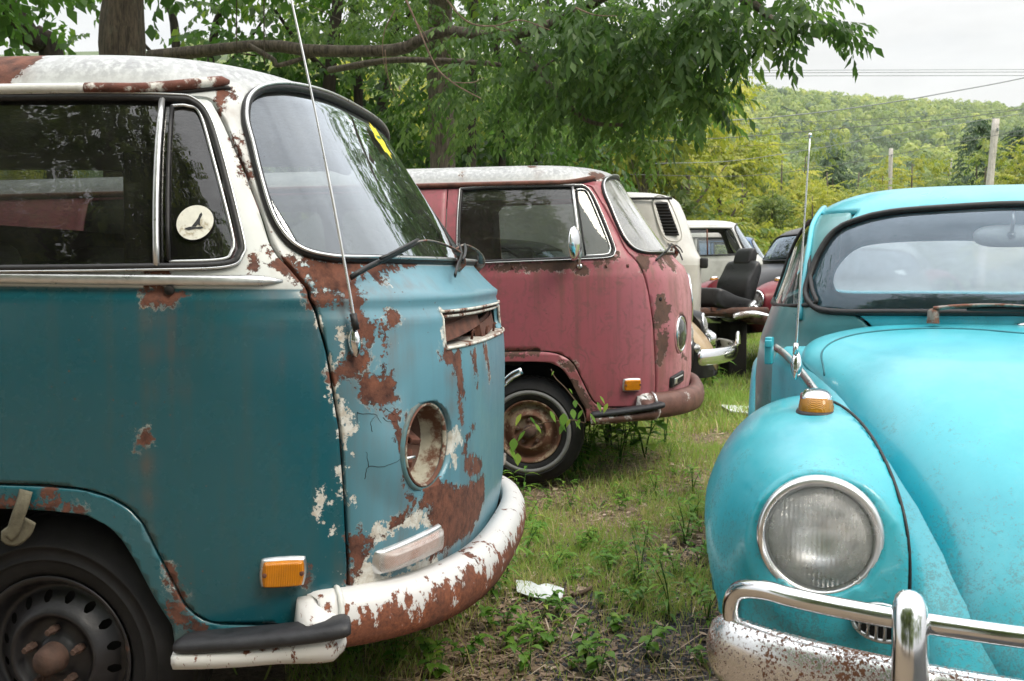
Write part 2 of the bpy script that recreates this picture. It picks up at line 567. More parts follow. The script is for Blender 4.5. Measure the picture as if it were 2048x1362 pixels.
M['glass_beetle'] = glass('beetle_windshield_glass', (.84, .91, .95), dirt=.09, boost=2.0, dirtcol=(.40, .48, .58), gcol=(.72, .86, 1.0))  # bluish film and reflection tint put in for the mirrored cloudy sky
M['inner'] = simple('cab_interior', (.10, .095, .085), .8, 0, .3, 12, .1)
M['seat_black'] = simple('black_vinyl', (.010, .010, .011), .34, 0, .4, 25, .25)
M['sticker_white'] = simple('faded_white_sticker', (.66, .66, .58), .6, 0, .12, 60, .05, col2=(.40, .36, .26), thr=.60)
M['sticker_black'] = simple('black_sticker_ink', (.015, .016, .018), .6, 0, .2, 40, .05)
M['sticker_yellow'] = simple('yellow_sticker', (.80, .66, .01), .5, 0, .1, 60, .05)
M['sticker_green'] = simple('green_sticker_ink', (.03, .16, .05), .5, 0, .1, 60, .05)
M['shade_white'] = simple('cream_flange_paint', (.62, .60, .54), .5, 0, .25, 30, .2, col2=(.16, .06, .035), thr=.55)
M['wiper_metal'] = simple('rusty_wiper', (.22, .20, .18), .5, .4, .3, 30, .2, col2=(.16, .06, .035), thr=.5)
M['cavity_wall'] = simple('cream_lamp_bowl', (.46, .44, .35), .6, 0, .3, 12, .25, col2=(.15, .07, .042), thr=.50)
M['ring_rust'] = simple('rusty_lamp_ring', (.40, .38, .31), .6, 0, .3, 26, .3, col2=(.13, .055, .035), thr=.47)
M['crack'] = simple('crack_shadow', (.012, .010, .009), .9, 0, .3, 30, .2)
M['strap'] = simple('olive_webbing', (.15, .14, .10), .9, 0, .3, 60, .4)


def bumper_mat(name, white, thr, lower=.0):
    """white bumper paint scoured away from its lower half"""
    m, nt = newmat(name); co = obj_co(nt)
    z = N(nt, 'ShaderNodeSeparateXYZ', {0: co}).outputs[2]
    n1 = noise(nt, scalev(nt, co, (1, 1, .55)), 34, 7, .7); n2 = noise(nt, co, 8, 4, .6); n3 = noise(nt, co, 120, 4, .6)
    f = mth(nt, 'ADD', mth(nt, 'ADD', n1, mth(nt, 'MULTIPLY', mth(nt, 'SUBTRACT', n2, .5), .8)), lin(nt, z, .385, .515, lower, -lower))
    rm = sstep(nt, f, thr - .02, thr + .03)
    rc = mixc(nt, lin(nt, n3, .35, .65), (.13, .042, .025), (.36, .12, .055))
    c = mixc(nt, rm, mixc(nt, lin(nt, n2, .35, .7, 0, .3), white, tuple(x * .75 for x in white)), mixc(nt, lin(nt, n2, .35, .65), rc, rust_color(nt, co, 50)))
    out(nt, pbsdf(nt, c, mth(nt, 'MULTIPLY_ADD', rm, .4, .45), 0, bump(nt, mth(nt, 'MULTIPLY', rm, mth(nt, 'SUBTRACT', n3, 1.2)), .4, .003)))
    return m


M['bumper_white'] = bumper_mat('scoured_white_bumper', (.66, .66, .66), .48, .24)
M['bumper_end'] = bumper_mat('scuffed_white_bumper_end', (.66, .66, .65), .59, .0)
M['bumper_brown'] = simple('brown_bumper', (.125, .058, .045), .6, 0, .35, 16, .3, col2=(.62, .62, .60), thr=.71)
M['bumper_patch'] = simple('patchy_bumper_end', (.115, .055, .043), .6, 0, .35, 16, .3, col2=(.66, .67, .66), thr=.55)


def beetle_paint(name, base, deep, rustlow=True, spots=1.0, coat=.45):
    m, nt = newmat(name); co = obj_co(nt)
    z = N(nt, 'ShaderNodeSeparateXYZ', {0: co}).outputs[2]
    n1 = noise(nt, co, 4, 5, .6); n2 = noise(nt, co, 105, 6, .72); n3 = noise(nt, co, 330, 3, .6)
    nl = noise(nt, scalev(nt, co, (5, 5, 2)), 1.6, 5, .6)
    c = mixc(nt, lin(nt, n1, .34, .66), deep, base)
    ch_ = noise(nt, scalev(nt, co, (2.2, 2.2, 1.2)), 1.7, 6, .68)
    c = mixc(nt, lin(nt, ch_, .45, .72, 0, .55), c, tuple(min(1, x * .9 + (.10 if max(base) > .03 else .01)) for x in base))
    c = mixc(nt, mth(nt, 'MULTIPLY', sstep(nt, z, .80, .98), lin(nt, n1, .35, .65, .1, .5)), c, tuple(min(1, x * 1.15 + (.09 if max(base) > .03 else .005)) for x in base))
    low = mth(nt, 'ADD', lin(nt, z, .35, .92, .17, 0), mth(nt, 'MULTIPLY', mth(nt, 'SUBTRACT', nl, .5), .42))
    sp = sstep(nt, mth(nt, 'ADD', mth(nt, 'ADD', mth(nt, 'MULTIPLY', n2, .6), mth(nt, 'MULTIPLY', n3, .4)), low), .60, .70)
    c = mixc(nt, mth(nt, 'MULTIPLY', sp, .38 * spots), c, (.10, .085, .05))
    sc = sstep(nt, n2, .71, .75)
    c = mixc(nt, mth(nt, 'MULTIPLY', sc, .6 * spots), c, (.13, .05, .03))
    r = mth(nt, 'ADD', lin(nt, n1, .3, .7, .27, .42), mth(nt, 'MULTIPLY', sp, .25))
    out(nt, pbsdf(nt, c, r, 0, bump(nt, mth(nt, 'MULTIPLY', sp, n2), .2, .002), **{'Coat Weight': coat, 'Coat Roughness': .13, 'Specular IOR Level': .5 if coat > .2 else .25}))
    return m


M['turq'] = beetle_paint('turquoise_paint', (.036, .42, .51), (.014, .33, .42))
M['turq_door'] = beetle_paint('greyed_turquoise_paint', (.06, .26, .28), (.06, .19, .20))
M['black_paint'] = beetle_paint('black_car_paint', (.006, .006, .007), (.003, .003, .004), spots=.1, coat=.1)
M['tan_paint'] = beetle_paint('tan_car_paint', (.46, .33, .17), (.38, .26, .13), spots=.6)
M['dkred_paint'] = beetle_paint('dark_red_car_paint', (.20, .018, .028), (.14, .014, .022), spots=.3, coat=.15)
M['grey_paint'] = beetle_paint('grey_green_car_paint', (.09, .12, .11), (.07, .09, .085), spots=.6)
M['beige_paint'] = beetle_paint('silver_beige_paint', (.44, .42, .39), (.38, .36, .33), spots=.6)
M['beige_white'] = beetle_paint('warm_white_paint', (.57, .56, .54), (.50, .49, .47), spots=.7)
M['busw_paint'] = beetle_paint('chalky_white_paint', (.55, .55, .53), (.42, .42, .40), spots=.9)
M['greyvan_paint'] = beetle_paint('grey_van_paint', (.36, .33, .30), (.28, .26, .24), spots=.3)
M['bluevan_paint'] = beetle_paint('blue_van_paint', (.035, .10, .24), (.03, .08, .18), spots=.3)
# wear traced on the bodywork, in (distance round the body, height)
RUST = [[(-.872,1.232),(-.876,1.196),(-.856,1.18),(-.848,1.16),(-.852,1.14),(-.824,1.168),(-.816,1.188),(-.788,1.196),(-.784,1.18),(-.812,1.148),(-.792,1.16),(-.78,1.152),(-.76,1.144),(-.744,1.132),(-.704,1.16),(-.684,1.172),(-.646,1.182),(-.624,1.172),(-.594,1.19),(-.535,1.2),(-.418,1.207),(-.582,1.208),(-.7,1.208),(-.782,1.208),(-.848,1.208),(-.864,1.208),(-.864,1.232)],[(-.76,1.136),(-.712,1.14),(-.716,1.12),(-.724,1.1),(-.73,1.072),(-.76,1.064),(-.75,1.1)],[(-.74,1.08),(-.702,1.072),(-.7,1.04),(-.72,1.026),(-.736,1.056)],[(-.782,1),(-.731,1.02),(-.736,.996),(-.742,.976),(-.76,.968),(-.776,.952),(-.802,.96),(-.816,.956),(-.804,.98)],[(-.686,1.072),(-.66,1.092),(-.632,1.096),(-.64,1.084),(-.652,1.072),(-.664,1.054),(-.678,.98),(-.688,.98),(-.678,1.04)],[(-.686,.984),(-.676,.984),(-.668,.948),(-.668,.882),(-.696,.888),(-.712,.896),(-.734,.916),(-.756,.924),(-.762,.952),(-.732,.956),(-.696,.948)],[(-.672,.886),(-.672,.852),(-.662,.787),(-.638,.724),(-.606,.664),(-.619,.665),(-.652,.728),(-.675,.788),(-.68,.848),(-.676,.888)],[(-.639,.85),(-.61,.852),(-.609,.812),(-.626,.777),(-.642,.812)],[(-.482,1),(-.376,.986),(-.385,.945),(-.432,.96),(-.461,.971),(-.482,.98)],[(-.41,.952),(-.377,.949),(-.366,.802),(-.38,.804)],[(-.285,.986),(-.258,.984),(-.248,.89)],[(-.157,.988),(-.114,.988),(-.094,.924),(-.079,.897)],[(-.344,.724),(-.254,.704),(-.176,.67),(-.189,.658),(-.329,.666),(-.351,.698)],[(-.35,.753),(-.33,.778),(-.278,.79),(-.325,.763),(-.334,.728),(-.352,.731)],[(-.57,.692),(-.51,.7),(-.455,.683),(-.416,.646),(-.33,.647),(-.149,.636),(-.146,.566),(-.276,.518),(-.464,.515),(-.518,.515),(-.521,.603),(-.544,.64),(-.57,.652)],[(-.784,.596),(-.76,.608),(-.734,.592),(-.732,.576),(-.752,.54),(-.772,.52),(-.768,.476),(-.752,.458),(-.73,.432),(-.713,.419),(-.72,.404),(-.76,.398)],[(-.618,.684),(-.609,.636),(-.644,.628),(-.686,.604),(-.663,.624),(-.629,.64),(-.622,.664)],[(-.85,1.624),(-.79,1.62),(-.809,1.597),(-.827,1.588),(-.855,1.563),(-.853,1.592)],[(-.844,1.496),(-.801,1.501),(-.814,1.476),(-.826,1.48),(-.848,1.446),(-.843,1.475),(-.848,1.484)],[(-.856,1.432),(-.82,1.436),(-.837,1.413),(-.852,1.388),(-.852,1.416)],[(-.94,1.192),(-.91,1.206),(-.912,1.192),(-.94,1.176)],[(-1.164,1.184),(-1.128,1.184),(-1.132,1.168),(-1.15,1.152),(-1.12,1.136),(-1.132,1.124),(-1.2,1.122),(-1.202,1.136),(-1.172,1.144)],[(-.292,1.728),(-.362,1.729)],[],[(-1.509,1.778),(-1.477,1.702),(-1.524,1.659),(-1.593,1.628)],[(-1.236,.828),(-1.208,.834),(-1.208,.816),(-1.228,.816)],[(-1.18,.554),(-1.168,.556),(-1.15,.516),(-1.148,.492),(-1.16,.512)],[(-1.18,.472),(-1.144,.464),(-1.124,.436),(-1.092,.424),(-1.068,.42),(-1.096,.404),(-1.128,.432),(-1.156,.428)],[(-1.528,.688),(-1.504,.684),(-1.5,.664),(-1.542,.664),(-1.56,.66),(-1.558,.672)],[(-1.464,.684),(-1.436,.682),(-1.432,.668),(-1.46,.668)],[(-1.404,.688),(-1.388,.688),(-1.368,.672),(-1.396,.668)],[(-1.452,.708),(-1.428,.708),(-1.432,.696),(-1.452,.7)],[(-.844,1.132),(-.776,1.132),(-.784,1.12),(-.84,1.114)],[(-.876,.556),(-.864,.552),(-.868,.532),(-.876,.52)]]
CHIP = [[(-.84,1.128),(-.82,1.128),(-.824,1.12),(-.836,1.116)],[(-.832,1.096),(-.832,1.08),(-.832,1.064),(-.836,1.076)],[(-.816,.996),(-.788,.998),(-.804,.98),(-.812,.96),(-.808,.948),(-.816,.92),(-.82,.956)],[(-.808,.92),(-.796,.916),(-.794,.896),(-.788,.876),(-.772,.848),(-.772,.836),(-.784,.842),(-.794,.868),(-.808,.884),(-.812,.9)],[(-.796,.84),(-.788,.832),(-.78,.802),(-.772,.772),(-.776,.768),(-.788,.796),(-.792,.812)],[(-.816,.76),(-.8,.76),(-.8,.744),(-.812,.74)],[(-.812,.716),(-.796,.72),(-.792,.702),(-.804,.692),(-.81,.7)],[(-.678,1.08),(-.642,1.104),(-.632,1.092),(-.656,1.076),(-.672,1.072)],[(-.784,1.064),(-.768,1.068),(-.78,1.052),(-.788,1.016),(-.784,.992),(-.788,1.012)],[(-.752,1.048),(-.742,1.044),(-.744,1.028),(-.752,1.016)],[(-.447,.8),(-.378,.801),(-.372,.766),(-.424,.756),(-.461,.757)],[(-.44,.736),(-.408,.731),(-.42,.71),(-.434,.712)],[(-.732,.61),(-.676,.624),(-.606,.632),(-.525,.604),(-.534,.596),(-.656,.604),(-.714,.584)],[(-.736,.57),(-.721,.516),(-.708,.496),(-.638,.492),(-.544,.502),(-.497,.512),(-.5,.482),(-.632,.464),(-.697,.448),(-.717,.424),(-.738,.44),(-.768,.482),(-.76,.522)],[(-.86,.672),(-.852,.684),(-.844,.716),(-.844,.684),(-.84,.664),(-.84,.628),(-.848,.64)],[(-.816,.764),(-.8,.76),(-.8,.736)],[(-.812,.716),(-.792,.716),(-.796,.692),(-.808,.692)],[(-.836,.628),(-.816,.638),(-.82,.626),(-.832,.62)],[(-.796,.832),(-.788,.824),(-.776,.79),(-.772,.77),(-.782,.776),(-.792,.812)],[(-.784,.874),(-.768,.848),(-.776,.84)],[(-.808,.542),(-.796,.538),(-.796,.528),(-.804,.532)],[(-.784,.42),(-.768,.42),(-.768,.404),(-.782,.41)],[(-.784,.72),(-.776,.704),(-.772,.672),(-.78,.68)],[(-.456,1.088),(-.436,1.088),(-.45,1),(-.464,1)]]
CRACK = [[(-.76,.88),(-.752,.876),(-.716,.872),(-.712,.864),(-.708,.852)],[(-.692,.884),(-.68,.872),(-.672,.866)],[(-.7,.864),(-.696,.856),(-.676,.852)],[(-.744,.732),(-.74,.758),(-.716,.756),(-.683,.764),(-.664,.77)],[(-.74,.758),(-.744,.792)],[(-.76,.88),(-.76,.848)],[(-.728,.834),(-.728,.854),(-.716,.868)]]
RED_RUST = [[(-0.81,1.677),(-0.671,1.693),(-0.633,1.68),(-0.677,1.641),(-0.851,1.628)],[(-0.808,1.205),(-0.772,1.196),(-0.657,1.201),(-0.403,1.22),(-0.246,1.214),(-0.495,1.192),(-0.743,1.188),(-0.81,1.18)],[(-0.815,1.193),(-0.749,1.189),(-0.817,1.124),(-0.847,1.124),(-0.832,1.159)],[(-0.661,1.197),(-0.609,1.197),(-0.693,1.123),(-0.713,1.123)],[(-0.557,1.201),(-0.389,1.211),(-0.506,1.152),(-0.584,1.121),(-0.622,1.121)],[(-0.939,1.215),(-0.909,1.211),(-0.942,1.181),(-1.014,1.166),(-1.07,1.154),(-1.099,1.159),(-1.079,1.183),(-1.004,1.187)],[(-0.764,0.996),(-0.718,0.989),(-0.708,0.952),(-0.675,0.932),(-0.682,0.902),(-0.709,0.861),(-0.751,0.857),(-0.788,0.87),(-0.784,0.966)],[(-0.788,0.846),(-0.751,0.842),(-0.747,0.808),(-0.772,0.773),(-0.786,0.81)],[(-0.776,0.774),(-0.754,0.784),(-0.713,0.855),(-0.722,0.808),(-0.72,0.698),(-0.752,0.64),(-0.769,0.64)],[(-0.757,0.451),(-0.724,0.423),(-0.707,0.396),(-0.751,0.406)],[(-0.563,0.693),(-0.509,0.657),(-0.433,0.658),(-0.462,0.641),(-0.547,0.655)],[(-1.141,0.434),(-1.014,0.42),(-1.013,0.413),(-1.14,0.421)],[(-1.303,0.676),(-1.244,0.67),(-1.223,0.642),(-1.223,0.615),(-1.251,0.62)],[(-1.257,0.572),(-1.223,0.571),(-1.176,0.493),(-1.131,0.432),(-1.157,0.416),(-1.188,0.432),(-1.238,0.522)],[(-1.17,1.182),(-1.133,1.149),(-1.151,1.111),(-1.192,1.118)],[(-1.669,1.163),(-1.184,1.182),(-1.211,1.131),(-1.67,1.138)],[(-1.84,1.705),(-1.82,1.705),(-1.818,1.678),(-1.838,1.678)],[(-1.274,1.819),(-1.186,1.84),(-1.276,1.749),(-1.315,1.751)],[(-1.605,0.717),(-1.408,0.722),(-1.408,0.706),(-1.605,0.699)]]
ROOF_PATCH = [(-1.473, 1.73), (-1.478, 1.70), (-1.539, 1.645), (-1.583, 1.605), (-1.7, 1.60), (-2.6, 1.60), (-2.6, 1.82), (-1.5, 1.80)]

# ------------------------------------------------------------------ bay-window van body surface
def pch(z, t):
    t = np.array(t, float); xs, ys = t[:, 0], t[:, 1]
    d = np.diff(ys) / np.diff(xs); m = np.gradient(ys, xs)
    for i in range(1, len(xs) - 1):
        m[i] = 0 if d[i - 1] * d[i] <= 0 else 2 * d[i - 1] * d[i] / (d[i - 1] + d[i])
    m[0], m[-1] = d[0], d[-1]
    z = np.clip(z, xs[0], xs[-1]); i = np.clip(np.searchsorted(xs, z) - 1, 0, len(xs) - 2)
    h = xs[i + 1] - xs[i]; s = (z - xs[i]) / h
    return ys[i] * (1 + 2 * s) * (1 - s) ** 2 + h * m[i] * s * (1 - s) ** 2 + ys[i + 1] * s * s * (3 - 2 * s) + h * m[i + 1] * s * s * (s - 1)


ZT = [(.25, .25), (1.60, 1.60), (1.66, 1.650), (1.74, 1.69), (1.85, 1.715), (2.0, 1.728), (2.30, 1.733)]
WT = [(.25, .80), (.40, .835), (.7, .855), (1.0, .862), (1.16, .86), (1.25, .845), (1.45, .79), (1.60, .735), (1.66, .715), (1.74, .665), (1.85, .56), (2.0, .38), (2.30, .0)]
NT_ = [(.25, .75), (.40, .80), (.6, .829), (.9, .829), (1.05, .816), (1.13, .79), (1.19, .735), (1.38, .60), (1.58, .475), (1.66, .43), (1.74, .37), (1.85, .22), (2.0, -.05), (2.30, -.8)]
XC, PE, QE, XR = -.25, 4.2, 2.9, -3.2
_th = np.linspace(0, np.pi / 2, 3000)


def _pl(th, v):
    W = pch(v, WT); n = pch(v, NT_)
    g = np.exp(-((v - 1.142) / .009) ** 2)
    W = W - .007 * g
    n = n + .012 * np.exp(-((v - 1.128) / .012) ** 2) - .006 * np.exp(-((v - 1.10) / .012) ** 2) + .004 * np.exp(-((v - 1.08) / .02) ** 2)
    xc = np.minimum(XC, n - .45); a = n - xc
    return xc + a * np.abs(np.sin(th)) ** (2 / PE), W * np.abs(np.cos(th)) ** (2 / QE), xc, W


_x, _y, _, _ = _pl(_th, np.full_like(_th, .9))
_s = np.concatenate([[0], np.cumsum(np.hypot(np.diff(_x), np.diff(_y)))]); ST = 1.674124
_s = _s * ST / _s[-1]


HLX, HLT = .748, math.tan(R(16))           # lamp plane and its turn towards the flank


def surf(u, v, off=0.0):
    u, v = np.broadcast_arrays(np.asarray(u, float), np.asarray(v, float))
    sh = u.shape; u = u.ravel(); v = v.ravel()

    def ev(u, v):
        au = np.abs(u); th = np.interp(ST - au, _s, _th)
        x, y, xc, W = _pl(th, v)
        st = au > ST
        x = np.where(st, xc - (au - ST) * (xc - XR) / (XC - XR), x)
        y = np.where(st, W, y)
        P_ = np.stack([x, np.where(u < 0, -y, y), pch(v, ZT)], 1)
        d_ = np.hypot(np.abs(P_[:, 1]) - .535, P_[:, 2] - .795)          # the metal swells out to meet the lamp
        wt = np.clip((.175 - d_) / .07, 0, 1); wt = wt * wt * (3 - 2 * wt)
        P_[:, 0] += np.where(P_[:, 0] > .45, wt * np.maximum(HLX - .004 - HLT * (np.abs(P_[:, 1]) - .535) - P_[:, 0], 0), 0)
        return P_
    P = ev(u, v)
    if np.any(np.asarray(off) != 0):
        e = 4e-3
        du = ev(u + e, v) - ev(u - e, v); dv = ev(u, np.minimum(v + e, 2.29)) - ev(u, v - e)
        n = np.cross(du, dv); n /= np.linalg.norm(n, axis=1)[:, None] + 1e-12
        P = P + n * np.broadcast_to(np.asarray(off, float), sh).ravel()[:, None]
    return P.reshape(*sh, 3)


def pad(u0, u1, v0, v1, h, edge=.3, rnd=.35, n=18, base=-.004, uc=None, quad=None):
    """a domed, round-cornered pad lying on the body surface"""
    a = np.linspace(-1, 1, n); A, B = np.meshgrid(a, a, indexing='ij')
    Ar = A * np.sqrt(1 - rnd * B ** 2 / 2 * np.abs(A) ** 2); Br = B * np.sqrt(1 - rnd * A ** 2 / 2 * np.abs(B) ** 2)
    d = 1 - np.maximum(np.abs(A), np.abs(B))
    hh = base + (h - base) * np.clip(d / edge, 0, 1) ** .5
    if quad is None:
        U = (u0 + u1) / 2 + Ar * (u1 - u0) / 2; Vv = (v0 + v1) / 2 + Br * (v1 - v0) / 2
    else:                                      # corners bl, br, tr, tl
        s, t = (Ar + 1) / 2, (Br + 1) / 2
        q = np.array(quad)
        UV = ((1 - s) * (1 - t))[..., None] * q[0] + (s * (1 - t))[..., None] * q[1] + (s * t)[..., None] * q[2] + ((1 - s) * t)[..., None] * q[3]
        U, Vv = UV[..., 0], UV[..., 1]
    P = surf(U, Vv, hh).reshape(-1, 3)
    F = [(i * n + j, (i + 1) * n + j, (i + 1) * n + j + 1, i * n + j + 1) for i in range(n - 1) for j in range(n - 1)]
    return P, F


WIN = crv([(-.405, 1.545), (-.37, 1.583), (-.1, 1.588), (.185, 1.588), (.243, 1.583), (.285, 1.54), (.338, 1.424), (.395, 1.275), (.399, 1.238), (.372, 1.214), (.22, 1.207), (-.1, 1.2), (-.375, 1.197), (-.405, 1.23)], 160, True)
WSH = np.array([(0, 1.226), (-.3, 1.226), (-.60, 1.226), (-.69, 1.229), (-.728, 1.252), (-.728, 1.316), (-.70, 1.406), (-.668, 1.487), (-.642, 1.547), (-.60, 1.605), (-.545, 1.637), (-.44, 1.655), (-.24, 1.668), (0, 1.672)])
WSP = np.vstack([WSH, (WSH * [-1, 1])[::-1][1:-1]])
WSP = crv(WSP, 200, True)
DOOR = [(.606, .401), (.465, .423), (.345, .430), (.31, .442), (.28, .472), (.24, .556), (.195, .65), (.165, .682), (.12, .705), (.06, .719), (-.025, .723), (-.25, .72), (-.36, .69), (-.475, .64), (-.475, 1.591), (.277, 1.591), (.314, 1.53), (.363, 1.438), (.423, 1.315), (.45, 1.25), (.468, 1.222), (.492, 1.198), (.531, 1.154), (.557, 1.089), (.577, 1.012), (.59, .924), (.601, .845), (.609, .698), (.613, .547)]
ARCH = [(.26, .2), (.25, .425), (.215, .488), (.175, .572), (.15, .615), (.12, .648), (.066, .672), (-.016, .677), (-.134, .677), (-.22, .672), (-.29, .64), (-.35, .55), (-.38, .43), (-.39, .2)]


def van_sheet(fine):
    L = XC - XR
    f = .011 if fine else .026
    ur = np.concatenate([-(ST + np.arange(L, .9, -.09)), -(ST + np.arange(.9, 0, -.024 if fine else -.04)), np.arange(-ST, -1.05, .02), np.arange(-1.05, .35, f), np.arange(.35, ST, .04), ST + np.arange(0, L + .01, .12)])
    vr = np.concatenate([np.arange(.36, 1.30, f), np.arange(1.30, 1.60, .02), np.arange(1.60, 1.78, .018), np.linspace(1.78, 2.30, 14)])
    U, Vv = np.meshgrid(ur, vr, indexing='ij')
    P = surf(U, Vv)
    V = np.concatenate([P.reshape(-1, 3), U.reshape(-1, 1), Vv.reshape(-1, 1)], 1)
    nv = len(vr); nu = len(ur)
    F = [(i * nv + j, (i + 1) * nv + j, (i + 1) * nv + j + 1, i * nv + j + 1) for i in range(nu - 1) for j in range(nv - 1)]
    F += [((nu - 1) * nv + j, j, j + 1, (nu - 1) * nv + j + 1) for j in range(nv - 1)]      # tail panel
    return V, F


def wear_of(V, rust, chips, fade):
    uv = V[:, 3:5]; n = len(V)
    Rw = np.zeros(n); Gw = np.zeros(n); Bw = np.zeros(n)
    act = (uv[:, 0] > -2.6) & (uv[:, 0] < .9)
    q = uv[act]
    r = np.zeros(len(q)); g = np.zeros(len(q)); b = np.zeros(len(q))
    for p in rust:
        r = np.maximum(r, np.clip(.53 - sdf_poly(q, p) / .085, 0, 1))
        for dv in (.05, .12, .2):
            b = np.maximum(b, np.clip(.5 - sdf_poly(q + [0, dv], p) / .06, 0, 1) * (1 - dv / .3))
    for p in chips:
        g = np.maximum(g, np.clip(.56 - sdf_poly(q, p) / .055, 0, 1))
    Rw[act], Gw[act], Bw[act] = r, g, b
    return np.stack([Rw, Gw, Bw, np.clip(fade(uv), 0, 1)], 1)


def wheel(parent, c, side, tyre_mat, rim_mat, hub_mat, whitewall=None, rad=.325, holes=True, steer=0.0, name='wheel'):
    """axis y, outer face towards side*y"""
    e = bpy.data.objects.new(name, None); COL.objects.link(e); e.parent = parent; e.empty_display_size = .1
    e.location = c
    e.rotation_euler = (0, 0, (0 if side < 0 else math.pi) + steer)
    k = rad / .325
    prof = np.array([(.035, .180), (.006, .188), (-.004, .200), (-.009, .222), (-.0095, .226), (-.0125, .227), (-.0125, .231), (-.0095, .232), (-.011, .255), (-.0145, .257), (-.0145, .262), (-.009, .264), (-.003, .285), (.008, .302), (.019, .313), (.027, .3185), (.030, .320), (.050, .3235), (.052, .317), (.058, .317), (.060, .3245), (.088, .325), (.090, .318), (.096, .318), (.098, .325), (.125, .3235), (.127, .317), (.133, .317), (.135, .322), (.155, .318), (.172, .30), (.182, .25), (.17, .19), (.12, .178)])
    prof = prof * [1, k]
    n = 168
    V, F = lathe(prof, n, 'y')
    rows = len(prof)
    V = V.reshape(rows, n, 3)
    for r_ in range(13, rows - 4):                    # sipes across the shoulder and tread
        sh = (np.arange(n) + int(r_ * .7)) % 6 == 0
        V[r_, sh, 0] *= .985; V[r_, sh, 2] *= .985
    mk('tyre', V.reshape(-1, 3), F, tyre_mat, e)
    if whitewall is not None:
        V, F = lathe(np.array([(-.0102, .224), (-.0116, .2265), (-.0138, .2268), (-.0138, .2465), (-.0116, .2468), (-.0105, .25)]) * [1, k], 72, 'y')
        mk('whitewall', V, F, whitewall, e)
    rp = np.array([(.05, .166), (.012, .178), (.004, .184), (-.001, .189), (-.003, .186), (.003, .176), (.016, .168), (.034, .163), (.040, .158), (.041, .152), (.034, .143), (.026, .134), (.018, .124), (.008, .114), (.001, .106), (-.002, .100), (.003, .094), (.014, .088), (.021, .082), (.022, .070), (.020, .055), (.016, .045), (.006, .038), (.004, .0)]) * [1, k]
    V, F = lathe(rp, 120, 'y')
    if holes:
        ang = np.arctan2(V[:, 2], V[:, 0]); rr = np.hypot(V[:, 0], V[:, 2]); st = 2 * np.pi / 16
        da = (ang / st - np.floor(ang / st) - .5) * st * rr
        ph = (np.sqrt((da / .0105) ** 2 + ((rr - .135 * k) / .0125) ** 2) - 1) * .01
        ph = np.where(V[:, 1] > .045, 1, ph)
        V, _, F = cut(V, F, ph)
    mk('rim', V, F, rim_mat, e)
    V, F = lathe(np.array([(.05, .17), (.048, .0)]) * [1, k], 32, 'y')
    mk('brake_drum', V, F, M['dark'], e)
    V, F = lathe([(.01, .036), (-.012, .034), (-.030, .031), (-.038, .026), (-.043, .016), (-.044, .0)], 28, 'y')
    mk('hub_cap', V, F, hub_mat, e)
    for i in range(5):
        a = 2 * np.pi * i / 5 + .35
        b = MB()
        V, F = lathe([(.02, .010), (.0, .010), (-.002, .0078), (-.016, .0075), (-.018, .006), (-.018, 0)], 6, 'y')
        b.add(V + [.062 * math.cos(a), 0, .062 * math.sin(a)], F)
        b.build('lug_bolt', hub_mat, e, smooth=False)
    return e


def outline_uv(pts_xy, front):
    """an outline in (x,z) on the right flank or (y,z) on the front -> points (u,v) on the sheet, via search"""
    pass


def snap(V5, pts, idx, cond):
    """3D points and (u,v) where the sheet passes through a 2D outline"""
    vs = np.linspace(.25, 2.2, 1500); zv = pch(vs, ZT); res = []
    us = np.linspace(-3.4, -.3, 900) if idx[0] == 0 else np.linspace(-1.15, 1.15, 700)
    for p in pts:
        v = float(np.interp(p[1], zv, vs)); P = surf(us, np.full_like(us, v)); c = np.maximum.accumulate(P[:, idx[0]])
        u = float(np.interp(p[0], c, us)); res.append((*surf(u, v), u, v))
    return np.array(res)


def gasket(V5, pts, idx, cond, parent, name, r, mat, off=0.0, flat=None, inset=0.0):
    Q = snap(V5, pts, idx, cond)
    UVp = Q[:, 3:5].copy()
    k = np.ones(5) / 5
    for c in (0, 1):
        UVp[:, c] = np.convolve(np.concatenate([UVp[-2:, c], UVp[:, c], UVp[:2, c]]), k, 'valid')
    if inset:
        cen = UVp.mean(0); d = np.roll(UVp, -1, 0) - np.roll(UVp, 1, 0); nn = np.stack([-d[:, 1], d[:, 0]], 1)
        nn /= np.linalg.norm(nn, axis=1)[:, None] + 1e-9
        sg = np.sign(np.sum((cen - UVp) * nn)); UVp = UVp + nn * inset * sg
    P = surf(UVp[:, 0], UVp[:, 1], off); P2 = surf(UVp[:, 0], UVp[:, 1], off + .01)
    b = MB(); b.tube(P, r, 8, up=P2 - P, closed=True, flat=flat)
    return b.build(name, mat, parent), UVp


